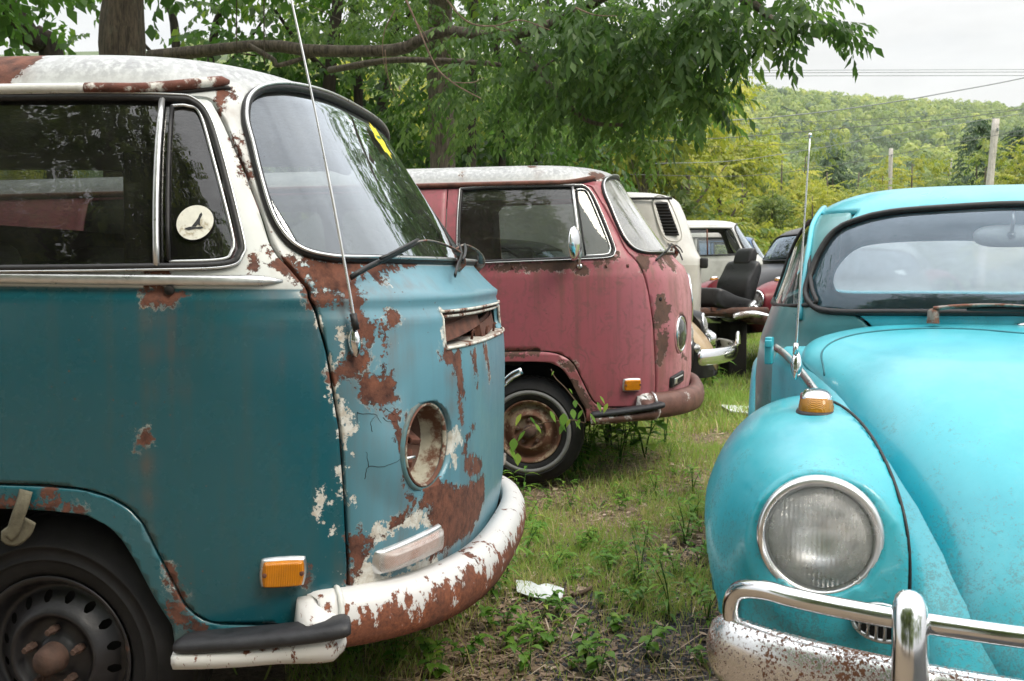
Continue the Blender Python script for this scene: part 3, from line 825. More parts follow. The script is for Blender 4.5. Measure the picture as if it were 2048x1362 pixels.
def van(kind, root):
    teal = kind == 'teal'
    V, F = van_sheet(True if teal else False)
    x, y, z = V[:, 0], V[:, 1], V[:, 2]
    k = lambda t, r: M['paint_teal' + t] if teal else M['paint_red' + t]
    pb, pd = k('', 0), k('_door', 0)
    # windscreen
    ph = np.where((V[:, 0] > -.2) & (z > 1.15), sdf_poly(V[:, 1:3], WSP), 1.0)
    V5 = V.copy()
    V, ws, F = cut(V, F, ph)
    # side windows: front door pair, then two behind on each flank
    glassy = []
    for sgn in (-1, 1):
        for nm, pl in (('side_window', WIN), ('side_window', crv([(-.68, 1.24), (-.70, 1.55), (-.74, 1.575), (-1.45, 1.575), (-1.5, 1.55), (-1.5, 1.24), (-1.46, 1.21), (-.72, 1.21)], 80, True)), ('side_window', crv([(-1.65, 1.24), (-1.65, 1.55), (-1.7, 1.575), (-2.45, 1.575), (-2.5, 1.55), (-2.5, 1.24), (-2.46, 1.21), (-1.69, 1.21)], 80, True))):
            ph = np.where((V[:, 1] * sgn > .3) & (V[:, 2] > 1.1) & (V[:, 2] < 1.66) & (V[:, 0] < .5) & (V[:, 4] < 1.66), sdf_poly(V[:, [0, 2]], pl), 1.0)
            V, gf, F = cut(V, F, ph)
            glassy.append((sgn, nm, gf))
    # wheel arches
    for sgn in (-1, 1):
        ph = np.where((V[:, 1] * sgn > .3) & (V[:, 0] < .5), sdf_poly(V[:, [0, 2]], ARCH), 1.0)
        V, _, F = cut(V, F, ph)
        ph = np.where((V[:, 1] * sgn > .3) & (V[:, 0] < -2), np.hypot(V[:, 0] + 2.45, V[:, 2] - .32) - .36, 1.0)
        V, _, F = cut(V, F, ph)
    # lamps and fresh-air grille
    for sgn in (-1, 1):
        ph = np.where(V[:, 0] > .45, np.hypot(V[:, 1] - sgn * .535, V[:, 2] - .795) - .104, 1.0)
        V, _, F = cut(V, F, ph)
    if teal:
        q = np.abs(V[:, 3:5] - [0, 1.047]) - [.458, .045]
        ph = np.where(V[:, 2] < 1.3, np.maximum(q[:, 0], q[:, 1]), 1.0)
        V, _, F = cut(V, F, ph)
    # door, with a real gap round it
    sd_ = np.where((V[:, 1] < -.2) & (V[:, 0] < .75), sdf_poly(V[:, [0, 4]], DOOR), 1.0)
    V2, inn, F = cut(V, F, sd_ - .0035)
    sd2 = np.where((V2[:, 1] < -.2) & (V2[:, 0] < .75), sdf_poly(V2[:, [0, 4]], DOOR), 1.0)
    V3, dr, _ = cut(V2, inn, sd2 + .0035)
    V = V3
    if teal:
        rust, chips = RUST + [ROOF_PATCH], CHIP
        fade = lambda uv: (uv[:, 0] + .86) / .16 + np.zeros(len(uv))
    else:
        rust, chips = RED_RUST, []
        fade = lambda uv: (uv[:, 0] + .80) / .3

    def put(name, FF, mat, fl, fade_):
        Vc, Fc = compact(V, FF)
        if fl: Vc, Fc = flange(Vc, Fc, fl)
        return mk(name, Vc[:, :3], Fc, mat, root, attrs={'wear': ('FLOAT_COLOR', wear_of(Vc, rust, chips, fade_))})
    put('body', F, pb, .018, fade)
    door = put('door', dr, pd, .018, lambda uv: (np.zeros(len(uv)) if teal else np.clip((uv[:, 0] + 1.1) / .6, 0, .5)))
    Vc, Fc = compact(V, ws); Vc = Vc.copy()
    mk('windshield', Vc[:, :3] - vnormals(Vc, Fc) * .006, Fc, M['glass_ws'] if teal else M['glass_red'], root)
    for sgn, nm, gf in glassy:
        if not gf: continue
        Vc, Fc = compact(V, gf)
        mk(nm, Vc[:, :3] - vnormals(Vc, Fc) * .008, Fc, M['glass_dark'] if teal else M['glass_mid'], root)
    # gaskets and bright trim
    fr = (V5[:, 0] > -.2) & (V5[:, 2] > 1.15)
    gasket(V5, WSP, (1, 2), fr, root, 'windshield_gasket', .011, M['rubber'], .004, inset=.006)
    gasket(V5, WSP, (1, 2), fr, root, 'windshield_trim', .0042, M['alu'], .016, inset=.004)
    sidec = (V5[:, 1] < -.3) & (V5[:, 2] > 1.1) & (V5[:, 4] < 1.66)
    gasket(V5, WIN, (0, 2), sidec, door, 'window_gasket', .0085, M['rubber'], .001, inset=.003)
    gasket(V5, WIN, (0, 2), sidec, door, 'window_trim', .0026, M['alu'], .008, inset=-.004)
    # quarter-light divider and its bright frame
    def q_(p, off):
        s_ = snap(V5, [p], (0, 2), sidec)[0]
        return surf(s_[3], s_[4], off)
    b = MB(); P = np.array([q_((.184 + .050 * (1 - t), 1.21 + .372 * t), .004) for t in np.linspace(0, 1, 9)])
    b.tube(P, .0078, 6, up=(0, -1, .2), flat=(1, .7)); b.build('window_divider', M['alu'], door)
    P = np.array([q_(p, -.002) for p in crv([(.205, 1.57), (.235, 1.572), (.266, 1.552), (.32, 1.43), (.376, 1.285), (.380, 1.245), (.36, 1.228), (.258, 1.222)], 60)])
    b = MB(); b.tube(P, .0042, 6, up=(0, -1, .2)); b.build('vent_frame', M['alu'], door)
    b = MB(); P = np.array([q_((.206 + .050 * (1 - t), 1.225 + .345 * t), -.002) for t in np.linspace(0, 1, 6)]); b.tube(P, .005, 6, up=(0, -1, .2)); b.build('vent_bar', M['rubber'], door)
    # rain gutter
    ue = -.80
    us = np.concatenate([-(ST + np.linspace(XC - XR - .1, .0, 30)), np.linspace(-ST, ue, 40)])
    x0 = surf(us, np.full_like(us, 1.60))[:, 0]
    vv = 1.602 + .034 * np.clip((us + 1.12) / .3, 0, 1) ** 1.5
    P = surf(us, vv, .008)
    taper = np.clip((ue - us) / .03, 0, 1) ** .5 * .6 + .4
    i0 = int(np.argmin(np.abs(x0 - (.02 if teal else -9))))
    if teal:
        b = MB(); b.tube(P[:i0 + 1], .0125, 10, up=(0, -.5, 1), flat=(.9, .95)); b.build('drip_rail', M['shade_white'] if False else M['rail_white'], root)
    b = MB(); b.tube(P[i0:], .0135 * taper[i0:], 10, up=(0, -.5, 1), flat=(.9, .95)); b.build('drip_rail', M['rust_rail'] if teal else M['rust'], root)
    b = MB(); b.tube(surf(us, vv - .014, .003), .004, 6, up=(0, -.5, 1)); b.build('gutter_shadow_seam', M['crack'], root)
    if teal:                                          # bright belt moulding, cut off at an angle by the door edge
        us2 = np.concatenate([-(ST + np.linspace(.24, 0, 8)), np.linspace(-ST, -.876, 40)])
        pr = np.array([(-.012, -.003), (-.011, .004), (-.004, .008), (.006, .007), (.0115, .003), (.012, -.003)])
        P = surf(us2, np.full_like(us2, 1.165), .002); P2 = surf(us2, np.full_like(us2, 1.165), .02)
        V_, F_ = sweep(P, pr, np.concatenate([np.ones(len(us2) - 3), [.9, .6, .2]]), up=P2 - P); mk('belt_moulding', V_, F_, M['alu'], door)
        V_, F_ = lathe([(.006, .010), (-.0008, .010), (-.001, .0)], 20, 'y'); c = q_((.262, 1.166), .0105)
        mk('mounting_hole', V_ + c, F_, M['crack'], door)
    else:
        for xx in (-.38, -.12, .23, .36, .47):
            c = q_((xx, 1.166), .001); b = MB(); b.box(c, (.012, .008, .016)); b.build('moulding_clip', M['rust'], door)
    # side marker
    mk('marker_bezel', *pad(-.980, -.875, .5085, .578, .012, .14, .35, 22), M['alu'], door)
    mk('marker_lens', *pad(-.974, -.881, .513, .573, .024, .16, .35, 22, base=.004), M['amber'], door)
    for uu in (-.966, -.890):
        b = MB(); Vn, Fn = lathe([(.004, .005), (-.002, .005), (-.003, 0)], 10, 'y'); c = surf(uu, .545, .024); b.add(Vn + c, Fn)
        b.build('marker_screw', M['rust'], door, False)
    # front signals
    for sg in (-1, 1):
        qd = [(sg * a, b_) for a, b_ in ((.722, .507), (.490, .536), (.494, .592), (.727, .566))]
        if sg > 0: qd = [qd[1], qd[0], qd[3], qd[2]]
        if teal:
            mk('signal_bezel', *pad(0, 0, 0, 0, .014, .12, .3, 22, quad=qd), M['alu'], root)
            cc = np.mean(qd, 0); qi = [tuple(cc + (np.array(p) - cc) * [.93, .84]) for p in qd]
            qj = [tuple(cc + (np.array(p) - cc) * [.88, .74]) for p in qd]
            mk('signal_inner', *pad(0, 0, 0, 0, .018, .2, .3, 14, base=.006, quad=qj), M['signal_inner'], root)
            mk('signal_lens', *pad(0, 0, 0, 0, .036, .30, .25, 26, base=.004, quad=qi), M['clear_lens'], root)
        else:
            cc = np.mean(qd, 0); qd = [tuple(cc + (np.array(p) - cc) * [.62, 1.05]) for p in qd]
            mk('signal_bezel', *pad(0, 0, 0, 0, .016, .12, .3, 22, quad=qd), M['rubber'], root)
            qi = [tuple(cc + (np.array(p) - cc) * [.72, .62]) for p in qd]
            mk('signal_backplate', *pad(0, 0, 0, 0, .018, .05, .2, 12, base=.010, quad=qi), M['alu'], root)
            qi = [tuple(cc + (np.array(p) - cc) * [.5, .45] + [-.012 * sg, 0]) for p in qd]
            mk('signal_socket', *pad(0, 0, 0, 0, .0195, .05, .2, 12, base=.010, quad=qi), M['crack'], root)
    # headlamp buckets
    for sg in (-1, 1):
        c = np.array([HLX, sg * .535, .795]); RZ = np.array(Euler((0, 0, R(16) * sg)).to_matrix()); lathe_ = lambda *a: (lambda vf: (vf[0] @ RZ.T, vf[1]))(lathe(*a))
        V_, F_ = lathe_([(-.13, .108), (-.04, .113), (-.006, .113), (.002, .110), (.004, .104), (.0, .098), (-.006, .096)], 56, 'x')
        n_ = len(V_)
        mk('headlight_bucket', V_ + c, F_, M['bucket_teal'] if teal else pb, root, attrs={'wear': ('FLOAT_COLOR', np.tile([.0, 0, .35, .9], (n_, 1)))})
        if teal:
            V_, F_ = lathe_([(.0, .099), (-.012, .096), (-.03, .094), (-.055, .090), (-.066, .084)], 56, 'x')
            mk('headlight_cavity', V_ + c, F_, M['cavity_wall'], root)
            V_, F_ = lathe_([(-.060, .088), (-.075, .070), (-.105, .055), (-.11, .0)], 40, 'x'); mk('headlight_back', V_ + c, F_, M['cavity'], root)
            b = MB(); V_, F_ = lathe_([(-.105, .026), (-.072, .022), (-.07, .0)], 20, 'x'); b.add(V_ + c + [0, .01, -.01], F_)
            b.box(c + [-.05, -.02 * sg, .02], (.03, .09, .016), (.3, .2, .8), .003); b.box(c + [-.06, .03, -.04], (.04, .05, .02), (.5, .1, .3), .003)
            b.build('headlight_mount', M['rust'], root)
            b = MB(); b.tube([c + [-.03, -.085, -.02], c + [-.02, -.05, -.022], c + [-.015, -.045, -.022]], .004, 8); b.build('adjusting_screw', M['alu'], root)
            V_, F_ = lathe_([(-.004, .098), (.003, .101), (.006, .098), (.004, .094), (-.003, .093)], 56, 'x'); mk('headlight_ring', V_ + c, F_, M['ring_rust'], root)
        else:
            V_, F_ = lathe_([(-.004, .099), (.008, .099), (.012, .094), (.010, .088), (.004, .086)], 48, 'x'); mk('headlight_ring', V_ + c, F_, M['chrome'], root)
            V_, F_ = lathe_([(.004, .088), (.012, .08), (.022, .06), (.028, .03), (.030, .0)], 48, 'x'); mk('headlight_lens', V_ + c, F_, M['lamp_glass'], root)
            V_, F_ = lathe_([(.0, .087), (-.03, .07), (-.06, .04), (-.07, 0)], 40, 'x'); mk('headlight_reflector', V_ + c, F_, M['chrome'], root)
    # wheels
    tm = M['rubber'];
    wheel(root, (-.05, -.80, .325 if teal else .300), -1, M['tyre'], M['steel_black'] if teal else M['rusty_white'], M['hub_rust'], None if teal else M['white_dirty'], holes=teal, rad=.325 if teal else .288)
    wheel(root, (-.05, .80, .325), 1, M['tyre'], M['steel_black'] if teal else M['rusty_white'], M['hub_rust'], holes=False)
    for sg in (-1, 1): wheel(root, (-2.45, sg * .80, .325), sg, M['tyre'], M['steel_black'] if teal else M['rusty_white'], M['hub_rust'], holes=False)
    # underbody and cab interior
    b = MB()
    b.box((-1.25, 0, .40), (3.6, 1.24, .10)).box((.32, 0, .43), (.55, 1.2, .1)).box((-.06, 0, .55), (.75, 1.16, .3)).box((-.05, 0, .325), (.08, 1.5, .08)).box((-2.45, 0, .325), (.1, 1.5, .1))
    b.box((-1.25, 0, .47), (3.5, 1.50, .05)).box((.33, -.0, .43), (.5, 1.25, .05))
    b.build('underbody', M['dark'], root, False)
    b = MB(); us3 = np.linspace(-1.0, 1.0, 30)
    pr = [surf(us3, np.full(30, 1.205), -.03), surf(us3, np.full(30, 1.19), -.2), surf(us3, np.full(30, 1.0), -.24)]
    Vd = np.vstack(pr); b.add(Vd, [(i, i + 1, 30 + i + 1, 30 + i) for i in range(29)] + [(30 + i, 31 + i, 61 + i, 60 + i) for i in range(29)])
    b.build('dashboard', M['inner'], root)
    for sg in (-1, 1):
        b = MB(); b.box((-.33, sg * .42, .72), (.5, .5, .14), (0, .1, 0), .05); b.box((-.52, sg * .42, 1.0), (.13, .48, .55), (0, -.2, 0), .05); b.build('seat', M['seat_grey'], root)
    b = MB(); t = np.linspace(0, 2 * np.pi, 33)[:-1]; rot = np.array(Euler((0, R(25), 0)).to_matrix())
    ring = np.stack([.19 * np.cos(t), .19 * np.sin(t), 0 * t], 1) @ rot.T + [.12, .42, 1.10]
    b.tube(ring, .011, 8, closed=True, up=tuple(rot @ np.array([0, 0, 1.0]))); b.tube([(.12, .42, 1.08), (.25, .42, .85), (.36, .42, .6)], .02, 8)
    for a in (0, math.pi): b.tube([rot @ np.array([.19 * math.sin(a + .3), .19 * math.cos(a + .3), 0]) + [.12, .42, 1.10], (.13, .42, 1.07)], .009, 6)
    b.build('steering_wheel', M['rubber'], root)
    b = MB(); b.box((.36, .0, 1.52), (.03, .2, .06), None, .012); b.tube([(.37, 0, 1.53), (.41, 0, 1.62)], .006, 6); b.build('interior_mirror', M['rubber'], root)
    if teal:
        b = MB(); b.box((-.62, -.1, .95), (.04, 1.3, .75), None, .01); b.box((-.30, .30, 1.28), (.34, .03, .62), None, .01); b.build('bulkhead', M['dark'], root)
    # wipers
    for u0 in (-.071, .36):
        pv = surf(u0, 1.198, .03); b = MB()
        V_, F_ = lathe([(-.03, .016), (0, .015), (.02, .011), (.024, 0)], 14, 'x'); V_ = V_ @ np.array(Euler((0, R(-38), 0)).to_matrix()).T
        b.add(V_ + surf(u0, 1.198, .008), F_)
        P = crv([pv + [-.004, 0, -.008], surf(u0 - .035, 1.212, .036), surf(u0 - .11, 1.228, .042), surf(u0 - .27, 1.245, .038), surf(u0 - .40, 1.236, .028)], 24)
        sc = np.interp(np.linspace(0, 1, 24), [0, .12, .34, .4, 1], [.010, .0125, .009, .0055, .0042])
        b.tube(P, sc, 8, flat=(1, .55)); b.build('wiper_arm', M['wiper_metal'], root)
        b = MB(); P = np.array([surf(u0 - .30 - .36 * t, 1.25 - .075 * t - .015 * t * t, .026 + .016 * math.sin(math.pi * t)) for t in np.linspace(0, 1, 14)])
        b.tube(P, .0055, 6, flat=(.7, 1.3)); b.tube(P[3:11] + [.012, 0, .012], .004, 6)
        b.build('wiper_blade', M['rubber'], root)
    # bumper and its stepped ends
    mp = np.array([(-.02, .066), (.012, .068), (.036, .058), (.05, .034), (.055, .0), (.05, -.034), (.036, -.058), (.012, -.068), (-.02, -.066), (-.025, 0)])
    a0 = .92 if True else 0
    th = np.linspace(.60, np.pi - .60, 90)
    bx = -.25 + 1.10 * np.abs(np.sin(th)) ** (2 / 4.2); by = -.825 * np.sign(np.cos(th)) * np.abs(np.cos(th)) ** (2 / 2.9)
    zz = np.full_like(th, .43)
    P = np.stack([bx, by, zz], 1)
    V_, F_ = sweep(P, mp, 1.0, up=(0, 0, 1)); mk('bumper_bar', V_, F_, M['bumper_white'] if teal else M['bumper_brown'], root)
    for sg in (-1, 1):
        e = P[0] * [1, 1, 1] if sg < 0 else P[-1]
        t0 = P[1] - P[0] if sg < 0 else P[-2] - P[-1]
        path = crv([e + t0 * .0, e + np.array([-.05, sg * .03, -.004]), (.60, sg * .815, .408), (.48, sg * .845, .392), (.36, sg * .86, .381), (.275, sg * .862, .374)], 30)
        st_ = np.array([(-.09, .010), (-.04, .016), (.006, .016), (.022, .006), (.024, -.008), (.018, -.022), (.004, -.028), (-.03, -.028), (-.09, -.026), (-.10, -.01)])
        f = np.clip(np.linspace(-.15, 1.7, 30), 0, 1)[:, None, None]; f = f * f * (3 - 2 * f)
        prf = mp * (1.02 - 0 * f) * (1 - f) + st_ * f
        if sg < 0: prf = prf * [-1, 1]
        V_, F_ = sweep(path, prf, 1.0, up=(0, 0, 1)); mk('bumper_end', V_, F_, M['bumper_end'] if teal else M['bumper_patch'], root)
        ring = np.array([(-.02, .066), (.012, .068), (.036, .058), (.05, .034), (.055, .0), (.05, -.034), (.036, -.058), (.012, -.068), (-.02, -.066)])
        T_ = t0 / np.linalg.norm(t0) * (1 if sg < 0 else -1); S_ = np.cross(T_, [0, 0, 1]); b = MB()
        b.tube([e + S_ * (p[0] + .002) + np.array([0, 0, p[1] * 1.02]) for p in ring], .007, 8); b.build('bumper_seam', M['alu'] if not teal else M['rail_white'], root)
        rp = crv([(.655, sg * .835, .452), (.60, sg * .85, .442), (.48, sg * .862, .424), (.36, sg * .868, .409), (.278, sg * .868, .400)], 24)
        pr = np.array([(-.075, -.004), (-.06, .012), (.0, .014), (.016, .006), (.019, -.006), (.012, -.016), (-.07, -.016)])
        if sg < 0: pr = pr * [-1, 1]
        V_, F_ = sweep(rp, pr, np.concatenate([[.7, .95], np.ones(20), [.95, .75]]), up=(0, 0, 1)); mk('step_pad', V_, F_, M['rubber_grey'], root)
    if teal:
        # open fresh-air intake: recessed back, torn white flange, two hanging flaps
        u4 = np.linspace(-.458, .458, 40); b = MB()
        rows = [surf(u4, np.full(40, 1.092), .0), surf(u4, np.full(40, 1.088), -.03), surf(u4, np.full(40, 1.08), -.09), surf(u4, np.full(40, 1.0), -.10)]
        Vr = np.vstack(rows); b.add(Vr, [(r_ * 40 + i, r_ * 40 + i + 1, (r_ + 1) * 40 + i + 1, (r_ + 1) * 40 + i) for r_ in range(3) for i in range(39)])
        b.build('air_intake_back', M['rust'], root)
        b = MB(); rows = [surf(u4, np.full(40, 1.0015), .002), surf(u4, np.full(40, 1.008), -.05), surf(u4, np.full(40, 1.012), -.11)]
        Vr = np.vstack(rows); b.add(Vr, [(r_ * 40 + i, r_ * 40 + i + 1, (r_ + 1) * 40 + i + 1, (r_ + 1) * 40 + i) for r_ in range(2) for i in range(39)])
        b.build('air_intake_shelf', M['shade_white'], root)
        b = MB()
        for v_, o_ in ((1.0905, .001), (1.084, -.012)): b.tube(surf(u4, np.full(40, v_), o_), .004, 6)
        b.tube(surf(np.full(6, -.456), np.linspace(1.004, 1.09, 6), -.002), .0045, 6); b.tube(surf(np.full(6, .456), np.linspace(1.004, 1.09, 6), -.002), .0045, 6)
        b.tube(surf(u4, np.full(40, 1.0025), .001), .0045, 6)
        b.build('air_intake_lip', M['shade_white'], root)
        for ua, ub in ((-.44, -.03), (.0, .40)):
            uu = np.linspace(ua, ub, 12); tilt = np.linspace(0, .0, 12); b = MB()
            pr = np.array([(-.006, .026), (.006, .026), (.012, .0), (.006, -.026), (-.006, -.026)])
            P = surf(uu, 1.036 + .024 * (uu - ua) / (ub - ua) - (0.0 if ua < -.1 else .012), -.045); V_, F_ = sweep(P, pr, 1.0, up=(-.25, 0, 1)); b.add(V_, F_)
            P = P + [.013, 0, .0]; V_, F_ = sweep(P, np.array([(-.002, .02), (.002, .02), (.002, -.02), (-.002, -.02)]), 1.0, up=(-.25, 0, 1)); b.add(V_, F_)
            b.build('air_flap', M['rust'], root, False)
        for uu in (-.2, .02, .17):
            b = MB(); b.tube([surf(uu, 1.01, -.02), surf(uu + .004, 1.03, -.016), surf(uu + .006, 1.034, -.01)], .004, 6); b.build('clip_pin', M['rust'], root)
        # cracks in the filler
        for c in CRACK:
            b = MB()
            p = crv(np.array(c), 6 * len(c)) if len(c) > 2 else np.linspace(c[0], c[1], 8)
            jit = rng.normal(0, .0006, p.shape); p = p + jit
            b.tube(surf(p[:, 0], p[:, 1], .0003), np.linspace(.0008, .0003, len(p)), 5)
            b.build('paint_crack', M['crack'], root)
        # aerial
        b = MB(); c = surf(-.763, 1.035, .012); t = np.linspace(0, 1, 20)
        P = surf(np.full(20, -.763), 1.000 + .068 * t, .012); r_ = .016 * np.sin(np.pi * (t * .93 + .05)) ** .7
        b.tube(P, r_, 12, up=(1, -.8, 0), flat=(.8, 1.1)); b.build('antenna_base', M['chrome'], root)
        b = MB(); p0 = surf(-.762, 1.060, .024); p1 = np.array([.488, -.72, 1.79]); d = p1 - p0
        b.tube([p0, p0 + d * .05], .008, 8); b.build('antenna_collar', M['rubber'], root)
        b = MB(); t = np.linspace(0, 1.12, 24)[:, None]; P = p0 + d * t + np.array([.02, 0, 0]) * (t * (1 - t))
        b.tube(P, np.interp(t[:, 0], [0, .52, .53, 1.12], [.0034, .0034, .0026, .0022]), 8); b.build('antenna_rod', M['chrome_dull'], root)
        # stickers
        def sticker(name, cu, cv, poly, mat, off, par):
            q = np.array(poly, float); b = MB(); cen = q.mean(0)
            if par is door or 'sticker_' in name and par is st1:
                s5 = snap(V5, np.vstack([q, cen[None]]) + [.300, 1.306], (0, 2), sidec); Pa = surf(s5[:, 3], s5[:, 4], off); P, Pc = Pa[:-1], Pa[-1]
            else:
                P = surf(cu + q[:, 0], cv + q[:, 1], off); Pc = surf(cu + cen[0], cv + cen[1], off)
            n_ = len(q)
            b.add(np.vstack([P, Pc[None]]), [(i, (i + 1) % n_, n_) for i in range(n_)]); return b.build(name, mat, par, False)
        st1 = None
        sc_ = snap(V5, [(.300, 1.306)], (0, 2), sidec)[0]
        t = np.linspace(0, 2 * np.pi, 49)[:-1]
        st1 = sticker('round_sticker', sc_[3], sc_[4], np.stack([.0365 * np.cos(t), .0375 * np.sin(t)], 1), M['sticker_white'], .002, door)
        m_ = lambda pts: [((x_ - 870) / 83 * .0365, -(y_ - 1005) / 83 * .0375) for x_, y_ in pts]
        sticker('sticker_figure', sc_[3], sc_[4], m_([(858, 1026), (872, 1004), (882, 985), (886, 966), (893, 957), (899, 968), (893, 990), (894, 1006), (899, 1024), (886, 1014), (879, 1025)]), M['sticker_black'], .0032, st1)
        sticker('sticker_ground_mark', sc_[3], sc_[4], m_([(828, 1034), (850, 1027), (880, 1028), (905, 1024), (914, 1031), (900, 1036), (878, 1035), (850, 1042), (836, 1040)]), M['sticker_black'], .0034, st1)
        star = [(.062 * (1 if i % 2 == 0 else .72) * math.cos(i * math.pi / 8), .062 * (1 if i % 2 == 0 else .72) * math.sin(i * math.pi / 8)) for i in range(16)]
        st2 = sticker('star_sticker', .075, 1.59, star, M['sticker_yellow'], .001, root)
        sticker('sticker_print', .075, 1.59, [(-.03, .012), (.026, .014), (.03, .004), (-.028, .002)], M['sticker_green'], .0022, st2)
        # bright strip left hanging on the far corner
        b = MB(); b.tube(crv([(.752, .70, .80), (.788, .70, .832), (.822, .70, .850)], 8), .013, 8, flat=(.25, 1)); b.build('trim_strip', M['chrome'], root)
        # webbing strap hanging in the wheel arch
        b = MB(); P = crv([(-.065, -.862, .722), (-.072, -.868, .69), (-.085, -.866, .66), (-.1, -.86, .63), (-.12, -.855, .615), (-.10, -.852, .61), (-.075, -.853, .63), (-.062, -.856, .655)], 30)
        b.tube(P, .016, 8, up=(0, 1, 0), flat=(1, .14)); b.build('webbing_strap', M['strap'], root)
    else:
        # mirror on its arm
        mb = q_((.226, 1.168), .0)
        b = MB(); b.tube([mb, mb + [0, -.03, .01], mb + [.005, -.06, .04], mb + [0, -.075, .10]], .006, 8); V_, F_ = lathe([(0, .014), (-.012, .012), (-.014, 0)], 14, 'y'); b.add(V_ + mb, F_); b.build('mirror_arm', M['chrome_dull'], door)
        t = np.linspace(0, 1, 14); c = mb + [-.02, -.085, .115]
        V_, F_ = lathe([(-.03, .0), (-.028, .03), (-.02, .06), (-.008, .08), (.004, .086), (.006, .08), (.002, .07), (.0, .0)], 36, 'x')
        V_ = (V_ * [1, .72, 1.05]) @ np.array(Euler((0, 0, R(22))).to_matrix()).T
        # back faces forwards
        V_ = V_ * [-1, 1, 1]; mk('mirror_head', V_ + c, F_, M['chrome'], door)
        # round emblem on the nose
        b = MB(); t = np.linspace(0, 2 * np.pi, 49)[:-1]; cz = .96; rr = .135
        b.tube(surf(rr * np.cos(t), cz + rr * np.sin(t), .006), .008, 8, closed=True)
        for pl in ([(-.07, .105), (0, .01), (.07, .105)], [(-.118, .02), (-.06, -.105), (0, -.01), (.06, -.105), (.118, .02)]):
            P = np.vstack([np.linspace(pl[i], pl[i + 1], 8) for i in range(len(pl) - 1)]); b.tube(surf(P[:, 0], cz + P[:, 1], .006), .008, 8)
        b.build('emblem', M['chrome'], root)
        b = MB(); c = surf(-.745, .972, .0005); V_, F_ = lathe([(.002, .011), (-.0012, .011), (-.0014, 0)], 16, 'y'); V_ = V_ @ np.array(Euler((0, 0, R(50))).to_matrix()).T; b.add(V_ + c, F_); b.build('antenna_hole', M['crack'], root)


M['rail_white'] = simple('white_gutter_paint', (.66, .67, .64), .5, 0, .15, 25, .2, col2=(.17, .07, .045), thr=.66)
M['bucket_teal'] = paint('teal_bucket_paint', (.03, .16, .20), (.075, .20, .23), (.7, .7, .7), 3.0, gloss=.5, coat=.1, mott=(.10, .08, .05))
M['cavity'] = simple('rusty_lamp_back', (.10, .05, .035), .8, 0, .5, 14, .4, col2=(.30, .22, .15), thr=.60)
M['lamp_glass'] = glass('lamp_glass', (.9, .92, .92), dirt=.05, boost=1.6)
M['tyre'] = simple('tyre_rubber', (.010, .010, .011), .72, 0, .35, 18, .2, col2=(.045, .04, .036), thr=.74, bscale=90, **{'Specular IOR Level': .3})
M['white_dirty'] = simple('dirty_whitewall', (.17, .17, .17), .7, 0, .2, 30, .1)
M['seat_grey'] = simple('grey_seat_vinyl', (.06, .055, .05), .6, 0, .3, 14, .2)

teal = thing('microbus', 'rusty teal van with a white roof, a missing headlight and a round window sticker', 'van', (-.884, 2.985, 0), (0, .012, -.137))
van('teal', teal)
red = thing('microbus', 'faded red van with a white roof, amber side marker and one round wing mirror', 'van', (.2452, 6.0004, .0557), (.0048, -.0144, -.1236))
van('red', red)

# ------------------------------------------------------------------ rounded sedan (beetle-shaped)
def surface_nets(f, lo, hi, h):
    lo = np.array(lo, float); n = np.ceil((np.array(hi) - lo) / h).astype(int) + 1
    ax = [lo[i] + h * np.arange(n[i]) for i in range(3)]
    X, Y, Z = np.meshgrid(*ax, indexing='ij')
    D = f(np.stack([X.ravel(), Y.ravel(), Z.ravel()], 1)).reshape(n)
    s = D < 0; c = [k - 1 for k in n]
    cnt = np.zeros(c); acc = np.zeros((*c, 3))
    off = [(i, j, k) for i in (0, 1) for j in (0, 1) for k in (0, 1)]
    sl = lambda o: tuple(slice(o[a], o[a] + c[a]) for a in range(3))
    for a in off:
        for d in range(3):
            if a[d]: continue
            b = list(a); b[d] = 1
            Da, Db = D[sl(a)], D[sl(b)]; m = s[sl(a)] != s[sl(b)]
            t = np.where(m, Da / np.where(m, Da - Db, 1), 0)
            cnt += m
            for e in range(3):
                acc[..., e] += m * (a[e] + (t if e == d else 0))
    act = cnt > 0; idx = -np.ones(c, int); idx[act] = np.arange(act.sum())
    ijk = np.stack(np.nonzero(act), 1)
    V = lo + h * (ijk + acc[act] / cnt[act][:, None])
    Fs = []
    for d in range(3):
        e1, e2 = (d + 1) % 3, (d + 2) % 3
        r = [slice(1, c[a]) for a in range(3)]; r[d] = slice(0, c[d])
        a = [slice(1, c[q]) for q in range(3)]; a[d] = slice(0, c[d]); b = list(a); b[d] = slice(1, c[d] + 1)
        sa, sb = s[tuple(a)], s[tuple(b)]
        I = np.argwhere(sa != sb)
        if not len(I): continue
        fl = sa[tuple(I.T)]
        I = I + np.array([0 if q == d else 1 for q in range(3)])
        g = lambda o1, o2: idx[tuple((I - np.array([o1 if q == e1 else (o2 if q == e2 else 0) for q in range(3)])).T)]
        q4 = np.stack([g(1, 1), g(0, 1), g(0, 0), g(1, 0)], 1)
        q4[~fl] = q4[~fl][:, ::-1]
        Fs.append(q4[(q4 >= 0).all(1)])
    return V, np.vstack(Fs)


def smin(a, b, k):
    h = np.clip(.5 + .5 * (b - a) / k, 0, 1)
    return b + (a - b) * h - k * h * (1 - h)


def sq(P, c, r, p):
    d = np.abs(P - c) / r
    return ((d ** p).sum(1) ** (1 / p) - 1) * min(r)


